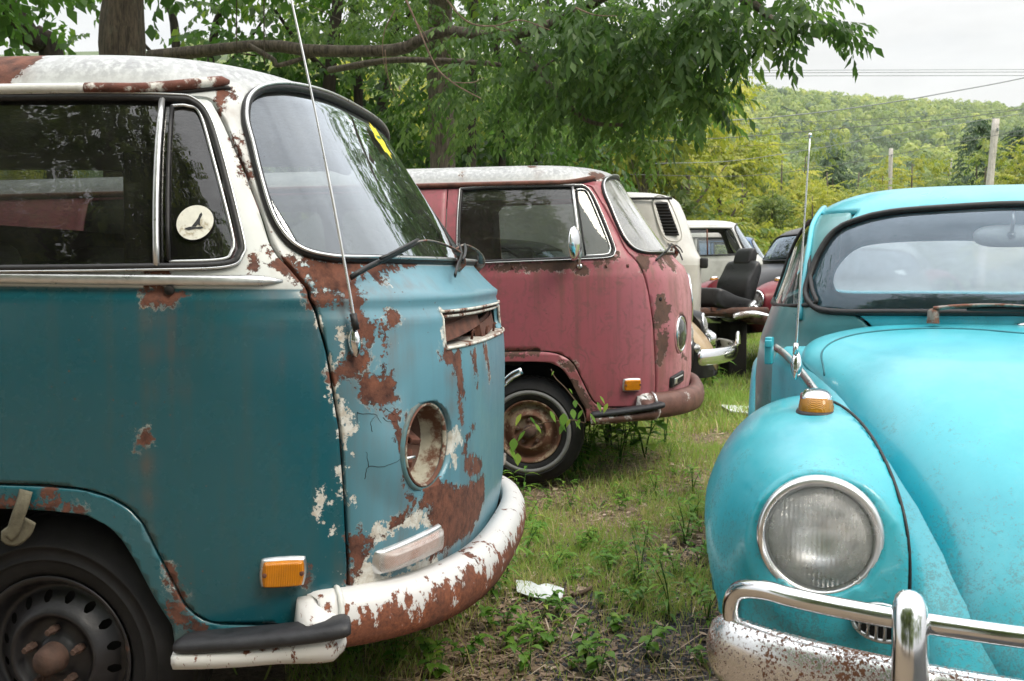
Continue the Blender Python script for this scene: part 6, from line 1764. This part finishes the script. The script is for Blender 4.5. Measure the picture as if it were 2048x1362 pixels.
# beige van seen from its rear corner
vr = thing('camper_van', 'warm white boxy van with black louvre in its rear pillar beyond the red van', 'van', (1.86, 10.0, .05), (0, 0, R(-6)))
zs = np.concatenate([np.arange(.30, 1.78, .03), np.linspace(1.79, 1.92, 12)])
V, F = ring_body(zs, [(.30, .84), (.8, .90), (1.25, .905), (1.6, .83), (1.80, .76), (1.87, .66), (1.905, .45), (1.92, 0.0)], [(.30, -.06), (.6, -.01), (1.25, .0), (1.31, -.035), (1.75, -.19), (1.83, -.26), (1.89, -.48), (1.92, -1.4)], [(.30, -4.4), (1.2, -4.3), (1.8, -3.6), (1.9, -3.0), (1.92, -1.8)], -1.6, 9, 7)
V0_ = V.copy()
rw = crv([(-.62, 1.36), (-.58, 1.70), (-.5, 1.745), (.5, 1.745), (.58, 1.70), (.62, 1.36), (.56, 1.33), (-.56, 1.33)], 80, True)
V, rg, F = cut(V, F, np.where((V[:, 0] > -.5) & (V[:, 2] > 1.2), sdf_poly(V[:, 1:3], rw), 1.0))
for sg in (-1, 1):
    V, _, F = cut(V, F, np.where(V[:, 1] * sg > .3, np.hypot(V[:, 0] + .75, V[:, 2] - .33) - .38, 1.0))
lv = [(-.46, 1.785), (-.345, 1.785), (-.235, 1.47), (-.365, 1.47)]
V, _, F = cut(V, F, np.where(V[:, 1] < -.2, sdf_poly(V[:, [0, 2]], crv(lv, 5, True) if False else lv), 1.0))
V, lowf, upf = cut(V, F, V[:, 2] - 1.20)
Vc, Fc = compact(V, upf); Vc, Fc = flange(Vc, Fc, .02); mk('upper_body', Vc, Fc, M['beige_white'], vr)
Vc, Fc = compact(V, lowf); mk('lower_body', Vc, Fc, M['beige_paint'], vr)
Vc, Fc = compact(V, rg); mk('rear_window', Vc - vnormals(Vc, Fc) * .006, Fc, M['glass'], vr)


def vr_y(z_): return -float(pch(np.array([z_]), [(.30, .84), (.8, .90), (1.25, .905), (1.6, .83), (1.80, .76), (1.87, .66)])[0])


b = MB()
P4 = [(x_, vr_y(z_) * .995 + .035, z_) for x_, z_ in lv]; b.add(np.array(P4), [(0, 1, 2, 3)]); b.build('louvre_recess', M['dark'], vr, False)
for k in range(11):
    t = (k + .5) / 11; z_ = 1.785 - .315 * t; xa, xb = -.46 + .095 * t, -.345 + .11 * t
    b = MB(); b.box(((xa + xb) / 2, vr_y(z_) * .99 + .012, z_), (xb - xa, .02, .008), (R(35), 0, 0)); b.build('louvre_slat', M['rubber'], vr, False)
b = MB(); b.tube(crv([(x_, vr_y(z_) - .001, z_) for x_, z_ in ((-.475, 1.80), (-.335, 1.80), (-.215, 1.46), (-.37, 1.455))], 60, True), .008, 6, closed=True); b.build('louvre_frame', M['beige_white'], vr)
b = MB(); b.tube([(x_, -.775, 1.815) for x_ in np.linspace(-3.2, -.30, 20)], .014, 6); b.build('drip_rail', M['rubber'], vr)
b = MB(); b.tube([(x_, -.905, 1.12) for x_ in np.linspace(-3.2, -.25, 20)], .010, 6); b.build('side_strip', M['alu'], vr)
b = MB(); b.box((.0, -.70, 1.22), (.08, .05, .10), None, .02); b.build('latch_handle', M['rubber'], vr)
b = MB(); b.box((.06, 0, .52), (.12, 1.75, .13), None, .05); b.build('bumper', M['chrome_dull'], vr)
for cx in (-.75, -3.2):
    for sg in (-1, 1): wheel(vr, (cx, sg * .80, .325), sg, M['tyre'], M['steel_black'], M['hub_rust'], holes=False)
b = MB(); b.box((-1.7, 0, .38), (3.6, 1.4, .14)); b.build('underbody', M['dark'], vr, False)

c1 = thing('beetle_car', 'black beetle car with a tan hood between the red van and beige van', 'car', (1.16, 8.40, .06), (0, 0, R(-17)))
beetle(c1, dict(body=M['black_paint'], hood=M['tan_paint'], fender=M['black_paint']), False, False)
c2 = thing('beetle_car', 'black beetle car with a dark red fender behind the black seat', 'car', (2.80, 11.6, .25), (0, R(4), R(210)))
beetle(c2, dict(body=M['black_paint'], hood=M['black_paint'], fender=M['dkred_paint']), False, False)
c3 = thing('beetle_car', 'grey-green beetle car with a licence plate mostly hidden behind the turquoise car', 'car', (3.50, 9.75, .10), (0, 0, math.atan2(-.961, -.2756)))
beetle(c3, dict(body=M['grey_paint'], hood=M['grey_paint'], fender=M['grey_paint']), False, False)
b = MB(); b.box((.70, -.50, .64), (.012, .30, .15), (0, R(-12), 0), .004); b.build('licence_plate', M['alu'], c3)

# loose seat on a stripped chassis
M['chassis_rust'] = simple('chassis_rust', (.10, .05, .035), .85, .1, .5, 14, .4, col2=(.05, .05, .055), thr=.56)
ch = thing('stripped_chassis', 'rusty stripped car chassis under the black seat', 'chassis', (2.12, 10.75, .07), (0, 0, R(8)))
b = MB(); b.box((0, 0, .68), (.9, .9, .05), None, .01); b.box((0, -.45, .71), (1.0, .07, .08), None, .03); b.box((0, .45, .71), (1.0, .07, .08), None, .03); b.tube([(-.5, 0, .72), (.5, 0, .72)], .08, 10); b.build('floor_pan', M['chassis_rust'], ch)
b = MB(); b.tube([(.38, -.75, .62), (.38, .75, .62)], .05, 10); b.tube([(-.45, -.7, .56), (-.45, .7, .56)], .045, 10); b.build('axle', M['chassis_rust'], ch)
for x_, y_ in ((-.35, -.2), (-.35, .4), (.3, .4), (.25, -.1)):
    b = MB(); b.box((x_, y_, .28), (.22, .2, .60), (0, 0, .2), .02); b.build('support_block', M['dark'], ch)
b = MB(); b.tube(crv([(.05, -.62, .66), (.25, -.68, .69), (.52, -.66, .62)], 12), .035, 8); b.tube([(-.62, -.52, .70), (-.45, -.6, .78)], .03, 8); b.build('tie_rod', M['chrome_rust'], ch)
st_ = thing('car_seat', 'black vinyl bucket seat with headrest standing loose among the cars', 'seat', (2.20, 10.55, .80), (0, R(9), R(30))); st_.scale = (.93, .93, .93)


def cushion(name, sect, ys, mat, par, edge=.05):
    """loft a side profile across the width with rounded edges"""
    sect = np.array(sect, float); c = sect.mean(0); n_ = len(sect); b = MB(); rows = []
    yy = np.concatenate([[-1, -.97, -.88, -.70], np.linspace(-.5, .5, 5), [.70, .88, .97, 1]]) * ys; f = np.array([.55, .80, .93, .985, 1, 1.0, 1.0, 1, 1, .985, .93, .80, .55])
    for y_, k in zip(yy, f): q = c + (sect - c) * [k ** .5, k ** .5]; rows.append(np.stack([q[:, 0], np.full(n_, y_), q[:, 1]], 1))
    b.add(np.vstack(rows), [(i * n_ + j, (i + 1) * n_ + j, (i + 1) * n_ + (j + 1) % n_, i * n_ + (j + 1) % n_) for i in range(len(yy) - 1) for j in range(n_)] + [tuple(range(n_)), tuple(range((len(yy) - 1) * n_, len(yy) * n_))[::-1]])
    return b.build(name, mat, par)


cushion('cushion', crv([(-.30, .16), (-.24, .20), (0, .155), (.22, .14), (.30, .10), (.28, .0), (0, -.03), (-.28, .0)], 30, True), .27, M['seat_black'], st_)
bk = cushion('backrest', crv([(.14, .12), (.12, .30), (.19, .46), (.24, .58), (.30, .585), (.33, .5), (.30, .3), (.27, .12), (.2, .08)], 34, True), .255, M['seat_black'], st_)
cushion('headrest', crv([(.22, .56), (.235, .66), (.27, .735), (.32, .735), (.345, .66), (.33, .56), (.28, .54)], 28, True), .13, M['seat_black'], st_)
b = MB(); b.tube([(.18, -.27, .02), (.26, -.28, .12)], .03, 10); b.tube([(.24, -.29, .07), (.30, -.30, .05)], .02, 10); b.build('recliner', M['chrome_dull'], st_)
b = MB(); b.box((0, -.2, -.04), (.6, .04, .04)); b.box((0, .2, -.04), (.6, .04, .04)); b.build('seat_rail', M['rust'], st_, False)

# ------------------------------------------------------------------ ground cover
def wedge(n, y0, y1, p, pxa, pxb):
    y = y0 + (y1 - y0) * rng.random(n) ** p
    return y * rng.uniform((pxa - 1024) / 1991, (pxb - 1024) / 1991, n), y


def patch(x, y):
    return np.sin(x * 2.3 + 1.1) * np.sin(y * 1.9) + np.sin(x * 5.1 + y * 3.3) * .6 + np.sin(x * 9.7 - y * 7.1 + 2) * .5


def blades(x, y, h, wd, lean):
    n = len(x); z = gz(x, y); a = rng.uniform(0, 6.28, n); la = rng.uniform(0, 6.28, n)
    sx, sy = np.cos(a) * wd / 2, np.sin(a) * wd / 2; lx, ly = np.cos(la) * lean * h, np.sin(la) * lean * h
    V = np.stack([np.stack([x - sx, y - sy, z], 1), np.stack([x + sx, y + sy, z], 1), np.stack([x + sx * .8 + lx * .35, y + sy * .8 + ly * .35, z + h * .6], 1), np.stack([x - sx * .8 + lx * .35, y - sy * .8 + ly * .35, z + h * .6], 1), np.stack([x + sx * .1 + lx, y + sy * .1 + ly, z + h], 1), np.stack([x - sx * .1 + lx, y - sy * .1 + ly, z + h], 1)], 1)
    i = (np.arange(n) * 6)[:, None]
    return V.reshape(-1, 3), np.vstack([i + [0, 1, 2, 3], i + [3, 2, 4, 5]])


x1, y1 = wedge(170000, 2.1, 9.5, 1.35, 560, 1600); m = rng.random(len(x1)) < np.clip(.32 + .42 * patch(x1, y1) + .09 * (y1 - 4) - .25 * sm(x1, .2, .7) * (y1 < 3.3), .06, 1); x1, y1 = x1[m], y1[m]
x2, y2 = wedge(30000, 7, 30, 1.0, 1240, 1640)
x3, y3 = rng.uniform(-9, 9, 16000), rng.uniform(-2, 16, 16000)
xx, yy = np.concatenate([x1, x2, x3]), np.concatenate([y1, y2, y3])
h = np.concatenate([rng.gamma(4, .0095, len(x1)), rng.gamma(4, .013, len(x2)), rng.gamma(4, .012, len(x3))]).clip(.012, .16)
V, F = blades(xx, yy, h, np.concatenate([rng.uniform(.0022, .0045, len(x1)), rng.uniform(.006, .013, len(x2)), rng.uniform(.004, .008, len(x3))]), rng.uniform(.2, 1.1, len(xx)))
tn = np.clip(.34 + .22 * sm(yy, 3.5, 8) + .10 * patch(xx, yy) + rng.normal(0, .24, len(xx)), 0, 1)
o = mk('grass', V, F, M['leaf_grass'], None, False, {'tint': ('FLOAT', np.repeat(tn, 6))}); o['kind'] = 'stuff'
# dead leaves
x1, y1 = wedge(34000, 2.1, 8.5, 1.2, 600, 1560); m = rng.random(len(x1)) < np.clip(.75 - .3 * patch(x1, y1), .2, 1) * (1 - .8 * sm(x1, -.1, .35) * (y1 < 3.5)); x1, y1 = x1[m], y1[m]; n = len(x1)
a = rng.uniform(0, 6.28, n); l = rng.gamma(3, .0034, n).clip(.004, .024); w_ = l * rng.uniform(.3, .7, n); z = gz(x1, y1) + .004; c, s = np.cos(a), np.sin(a); up = rng.uniform(-.3, .9, n) * w_ ; tp = rng.uniform(0, .5, n) * l
V = np.stack([np.stack([x1 - c * l, y1 - s * l, z + tp * .4], 1), np.stack([x1 - s * w_, y1 + c * w_, z + up + .003], 1), np.stack([x1 + c * l, y1 + s * l, z + tp], 1), np.stack([x1 + s * w_, y1 - c * w_, z + up * .4 + .003], 1)], 1).reshape(-1, 3)
o = mk('leaf_litter', V, np.arange(4 * n).reshape(-1, 4), M['leaf_litter'], None, False, {'tint': ('FLOAT', np.repeat(np.clip(rng.normal(.5, .25, n), 0, 1), 4))}); o['kind'] = 'stuff'
# dry stems among the leaves
x1, y1 = wedge(1300, 2.1, 8.0, 1.2, 620, 1540); n = len(x1); a = rng.uniform(0, 6.28, n); l = rng.uniform(.02, .09, n); c, s = np.cos(a), np.sin(a); w_ = rng.uniform(.0010, .0022, n); z0_, z1_ = gz(x1 - c * l, y1 - s * l) + .008, gz(x1 + c * l, y1 + s * l) + rng.uniform(.008, .03, n)
V = np.stack([np.stack([x1 - c * l - s * w_, y1 - s * l + c * w_, z0_], 1), np.stack([x1 - c * l + s * w_, y1 - s * l - c * w_, z0_], 1), np.stack([x1 + c * l + s * w_, y1 + s * l - c * w_, z1_], 1), np.stack([x1 + c * l - s * w_, y1 + s * l + c * w_, z1_], 1)], 1).reshape(-1, 3)
o = mk('dry_stems', V, np.arange(4 * n).reshape(-1, 4), M['leaf_litter'], None, False, {'tint': ('FLOAT', np.repeat(np.clip(rng.normal(.75, .25, n), 0, 1), 4))}); o['kind'] = 'stuff'
# gravel
M['gravel'] = leafmat('dark_gravel', [(.012, .012, .014), (.035, .035, .038), (.075, .075, .08), (.20, .20, .20)], .0, .8)
x1, y1 = wedge(15000, 2.1, 4.2, 1.0, 800, 1520); m = rng.random(len(x1)) < sm(x1, -.3, .45) * .95 + .05; x1, y1 = x1[m], y1[m]; n = len(x1)
oc = np.array([(1, 0, 0), (0, 1, 0), (-1, 0, 0), (0, -1, 0), (0, 0, .7), (0, 0, -.5)], float); of = np.array([(0, 1, 4), (1, 2, 4), (2, 3, 4), (3, 0, 4)])
r_ = rng.uniform(.003, .010, n); V = oc[None] * (1 + rng.normal(0, .25, (n, 6, 1))) * r_[:, None, None] * rng.uniform(.6, 1.3, (n, 1, 3))
ro = rotz(rng.uniform(0, 6.28, n)); V = np.einsum('nij,nvj->nvi', ro, V) + np.stack([x1, y1, gz(x1, y1) + r_ * .25], 1)[:, None]
o = mk('gravel', V.reshape(-1, 3), (of[None] + (np.arange(n) * 6)[:, None, None]).reshape(-1, 3), M['gravel'], None, False, {'tint': ('FLOAT', np.repeat(np.clip(rng.beta(2, 4, n), 0, 1), 6))}); o['kind'] = 'stuff'


# weeds: one of each kind, then copies
def leaf_ring(V, F, base, d, l, w_, droop=.4, fold=.15, seg=4):
    d = np.array(d, float); d /= np.linalg.norm(d); sd_ = np.cross(d, [0, 0, 1.0]); sd_ /= np.linalg.norm(sd_) + 1e-9; n0 = len(V)
    prof = [.12, .75, 1.0, .62, .03][:seg + 1]
    for i, k in enumerate(prof):
        t = i / seg; p = base + d * l * t + np.array([0, 0, -droop * l * t * t]); up = np.array([0, 0, 1.0])
        V += [p - sd_ * w_ / 2 * k + up * fold * w_ * k, p, p + sd_ * w_ / 2 * k + up * fold * w_ * k]
    for i in range(seg):
        a = n0 + i * 3; F += [(a, a + 1, a + 4, a + 3), (a + 1, a + 2, a + 5, a + 4)]


def weed_mesh(kind, seed):
    r_ = np.random.default_rng(seed); V, F = [], []; st = MB()
    if kind == 'lance':
        for s_ in range(r_.integers(3, 6)):
            h = r_.uniform(.10, .22); a = r_.uniform(0, 6.28); top = np.array([math.cos(a), math.sin(a), 0]) * h * .35 + [0, 0, h]
            P = crv([(0, 0, 0), top * [.3, .3, .55], top], 10); st.tube(P, np.linspace(.0025, .0012, 10), 5)
            for i in range(9):
                b_ = r_.uniform(0, 6.28); leaf_ring(V, F, P[min(9, 1 + i)], (math.cos(b_), math.sin(b_), .45), r_.uniform(.05, .09), r_.uniform(.011, .018), .55)
    elif kind == 'broad':
        for s_ in range(r_.integers(3, 6)):
            h = r_.uniform(.05, .13); a = r_.uniform(0, 6.28); top = np.array([math.cos(a), math.sin(a), 0]) * h * .6 + [0, 0, h]
            P = crv([(0, 0, 0), top * [.3, .3, .6], top], 8); st.tube(P, np.linspace(.002, .001, 8), 5)
            for i in range(6):
                b_ = r_.uniform(0, 6.28); leaf_ring(V, F, P[min(7, 2 + i)], (math.cos(b_), math.sin(b_), .2), r_.uniform(.030, .050), r_.uniform(.020, .034), .4)
    else:
        for s_ in range(14):
            a = r_.uniform(0, 6.28); e = r_.uniform(.5, 1.6); leaf_ring(V, F, np.array([math.cos(a), math.sin(a), 0]) * .01, (math.cos(a), math.sin(a), e), r_.uniform(.10, .20), r_.uniform(.006, .011), .6)
        st.tube([(0, 0, 0), (0, 0, .02)], .004, 5)
    return np.array(V), F, st


wp = {}


def weed(kind, v, x, y, s, label, group, mat=None, cat='weed'):
    root = thing('weed', label, cat, (x, y, float(gz(x, y)) - .005), (0, 0, random.uniform(0, 6.28)), group); root.scale = (s, s, s)
    k = (kind, v, mat)
    if k not in wp:
        V, F, st = weed_mesh(kind, 300 + v * 13 + len(kind)); r_ = np.random.default_rng(v)
        nl = len(V) // 15; tn = np.clip(np.repeat(r_.normal(.5, .22, nl), 15), 0, 1)
        wp[k] = (mk('leaves', V, F, mat or M['leaf_weed'], root, True, {'tint': ('FLOAT', tn)}), st.build('stem', mat or M['leaf_weed'], root))
    else:
        for o in wp[k]: c = o.copy(); COL.objects.link(c); c.parent = root
    return root


def gpt(x_, y_):
    """ground point under a photo pixel"""
    p = px(x_, y_, 1.0) - [0, 0, 1.2]; z = .05
    for _ in range(6):
        t = (z - 1.2) / p[2]; q = p * t; z = float(gz(q[0], q[1]))
    return q[0], q[1]


for i, (x_, y_, s_) in enumerate([(985, 1195, 1.2), (940, 1215, 1.1), (1010, 1170, 1.2), (900, 1240, 1.0), (1050, 1130, .9), (1055, 1060, 1.0), (1045, 1010, 1.0), (860, 1265, 1.0), (1075, 1090, .8)]):
    q = gpt(x_, y_); weed('lance', i % 3, q[0], q[1], s_, 'lance-leaved weed growing along the scoured white bumper', 'weeds along the white bumper')
for i, (x_, y_, s_) in enumerate([(700, 1330, 1.2), (790, 1345, 1.0), (860, 1320, 1.1), (930, 1330, 1.0), (1010, 1300, .9), (1100, 1290, 1.0), (1170, 1320, 1.1), (1060, 1345, 1.0), (1230, 1260, .9), (980, 1260, .9), (1290, 1320, 1.1), (880, 1355, 1.0), (1130, 1240, .8), (1200, 1355, 1.0)]):
    q = gpt(x_, y_); weed('broad', i % 3, q[0], q[1], s_, 'low broad-leaved weed in the gravel in the foreground', 'broad-leaved weeds in the foreground')
for i, (x_, y_, s_) in enumerate([(1220, 1150, .9), (1280, 1180, 1.0), (1320, 1120, .9), (1370, 1090, 1.1), (1395, 1040, 1.1), (1385, 990, 1.0), (1400, 1130, 1.1), (1340, 1240, 1.0), (1180, 1080, .8), (1140, 1020, .8), (1240, 1020, .9), (1310, 990, .8)]):
    q = gpt(x_, y_); weed(('broad', 'lance')[i % 2], i % 3, q[0], q[1], s_, 'small green weed in the grass beside the turquoise fender', 'weeds beside the turquoise fender')
for i, (x_, y_, s_) in enumerate([(1015, 935, 1.9), (1045, 950, 1.6), (1175, 925, 2.2), (1110, 960, 1.8), (1030, 960, 1.7), (1150, 950, 2.0), (1080, 950, 1.4), (1130, 955, 1.5), (1160, 940, 1.7), (1005, 955, 1.3), (1190, 915, 1.7), (1240, 925, 1.8), (1290, 915, 1.8), (1330, 895, 1.6), (1265, 890, 2.0), (1215, 895, 2.2), (1300, 870, 1.8), (1050, 930, 1.7), (1100, 945, 1.5), (1025, 945, 1.5)]):
    q = gpt(x_, y_); weed('lance' if i % 3 else 'broad', i % 3, q[0], q[1], s_ * (1 if i % 3 else 1.5), 'leafy weed standing under the step of the red van', 'weeds under the red van')
for i, (x_, y_, s_) in enumerate([(1225, 905, 1.9), (1250, 900, 1.7)]):
    q = gpt(x_, y_); weed('lance', 1 + i, q[0], q[1], s_, 'pale wilted weed drooping under the red van door', 'wilted weeds under the red van', M['leaf_wilt'])
for i, (x_, y_, s_) in enumerate([(1410, 760, 2.2), (1440, 750, 2.0), (1400, 800, 1.8), (1425, 770, 2.4)]):
    q = gpt(x_, y_); weed('lance', i % 3, q[0], q[1], s_, 'tall weed in front of the chrome bumper of the black car', 'weeds by the black car')
for i in range(16):
    q = gpt(1425 + 6 * i, 672 - (i % 4) * 6); weed(('lance', 'broad')[i % 2], i % 3, q[0], q[1], 2.6, 'rough weed in the grass under the stripped chassis', 'weeds under the stripped chassis')
for i in range(20):
    q = gpt(random.uniform(1060, 1400), random.uniform(900, 1200)); weed('tuft', i % 3, q[0], q[1], random.uniform(.6, 1.0), 'loose tuft of long grass between the vans and the turquoise car', 'grass tufts in the aisle')

for i in range(70):
    x_, y_ = random.uniform(1010, 1420), random.uniform(880, 1345)
    q = gpt(x_, y_)
    near = y_ > 1150
    weed(('broad', 'broad', 'lance')[i % 3], i % 3, q[0], q[1], random.uniform(.45, .85), 'small seedling weed in the ' + ('gravel and dead leaves in front' if near else 'grass and dead leaves of the aisle'), 'seedlings ' + ('in the gravel' if near else 'in the aisle'))
# bindweed across the red wheel
vn = thing('vine', 'leafy vine trailing across the whitewall wheel of the red van', 'vine', (0, 0, 0)); b = MB()
vp = [(1010, 905), (1030, 880), (1048, 860), (1085, 846), (1110, 842), (1150, 840), (1170, 845), (1165, 820), (1150, 800), (1130, 775), (1110, 755), (1102, 738)]
P = crv([px(x_, y_, 5.02 + .01 * math.sin(k)) for k, (x_, y_) in enumerate(vp)], 60); b.tube(P, .0025, 5); b.build('stem', M['twig_bare'], vn)
V, F = [], []
for (x_, y_, s_) in ((1042, 836, 1), (1060, 842, .8), (1070, 855, .9), (1050, 870, 1), (1028, 885, 1), (1100, 830, 1), (1118, 850, 1), (1128, 835, 1), (1127, 855, .9), (1140, 846, .7), (1150, 850, .8), (1160, 846, .7), (1145, 826, .8), (1165, 828, .8), (1150, 808, .6), (1138, 785, .5), (1108, 750, .4), (1020, 905, 1), (1035, 915, .9), (1180, 835, .9), (1195, 812, .8), (1215, 815, .8), (1200, 800, .7)):
    p = px(x_, y_ - 8, 4.98); a = random.uniform(-.8, .8); leaf_ring(V, F, p, (math.sin(a), -.25, -.9), .062 * s_, .046 * s_, .1, .1)
nl = len(V) // 15
mk('leaves', np.array(V), F, M['leaf_weed'], vn, True, {'tint': ('FLOAT', np.clip(np.repeat(np.random.default_rng(3).normal(.6, .2, nl), 15), 0, 1))})

# litter
q = gpt(1080, 1192); c = np.array([q[0], q[1], float(gz(*q)) + .028])
M['paper'] = simple('torn_white_plastic', (.70, .74, .74), .6, 0, .08, 14, .2, col2=(.30, .36, .36), thr=.62)


def scrap(name, poly, label, cat, mat, th_=.003, wob=.012):
    b = MB(); p = np.array(poly); n_ = len(p); z = np.array([gz(a_, b_) for a_, b_ in p]) + .024 + rng.normal(0, wob * .4, n_)
    top = np.column_stack([p, z]); cen = np.append(p.mean(0), z.mean() + wob); bot = top - [0, 0, th_]
    b.add(np.vstack([top, bot, cen[None], cen[None] - [0, 0, th_]]), [(i, (i + 1) % n_, 2 * n_) for i in range(n_)] + [((i + 1) % n_ + n_, i + n_, 2 * n_ + 1) for i in range(n_)] + [(i, i + n_, (i + 1) % n_ + n_, (i + 1) % n_) for i in range(n_)])
    return tag(b.build(name, mat, None, False), label, cat)


scrap('plastic_scrap', [gpt(*p) for p in ((1032, 1172), (1062, 1176), (1072, 1186), (1092, 1181), (1112, 1179), (1128, 1192), (1124, 1208), (1104, 1212), (1080, 1205), (1058, 1203), (1034, 1194))], 'torn white plastic scrap lying on the grass by the bumper', 'scrap', M['paper'])
scrap('board', [gpt(*p) for p in ((1437, 814), (1500, 818), (1498, 832), (1462, 828))], 'pale flat board on the grass behind the turquoise fender', 'board', M['paper'], .012, .0)
b = MB(); P = crv([np.append(gpt(*p), float(gz(*gpt(*p))) + .014) for p in ((1145, 1198), (1170, 1190), (1200, 1172), (1225, 1155), (1232, 1140), (1222, 1122), (1212, 1112))], 40); b.tube(P, np.interp(np.linspace(0, 1, 40), [0, .5, 1], [.008, .007, .004]), 8)
tag(b.build('stick', M['twig_bare']), 'curved brown stick on the ground beside the white scrap', 'stick')

# ------------------------------------------------------------------ the air
m, nt = newmat('summer_haze')
pv = N(nt, 'ShaderNodeVolumePrincipled', {'Color': (.93, .95, .92), 'Density': .00017, 'Anisotropy': .2})
N(nt, 'ShaderNodeOutputMaterial', {'Volume': pv.outputs[0]})
b = MB(); b.box((0, 500, 120), (2400, 2400, 262)); hz_o = b.build('haze', m, None, False); hz_o['kind'] = 'stuff'
scn.cycles.volume_bounces = 1
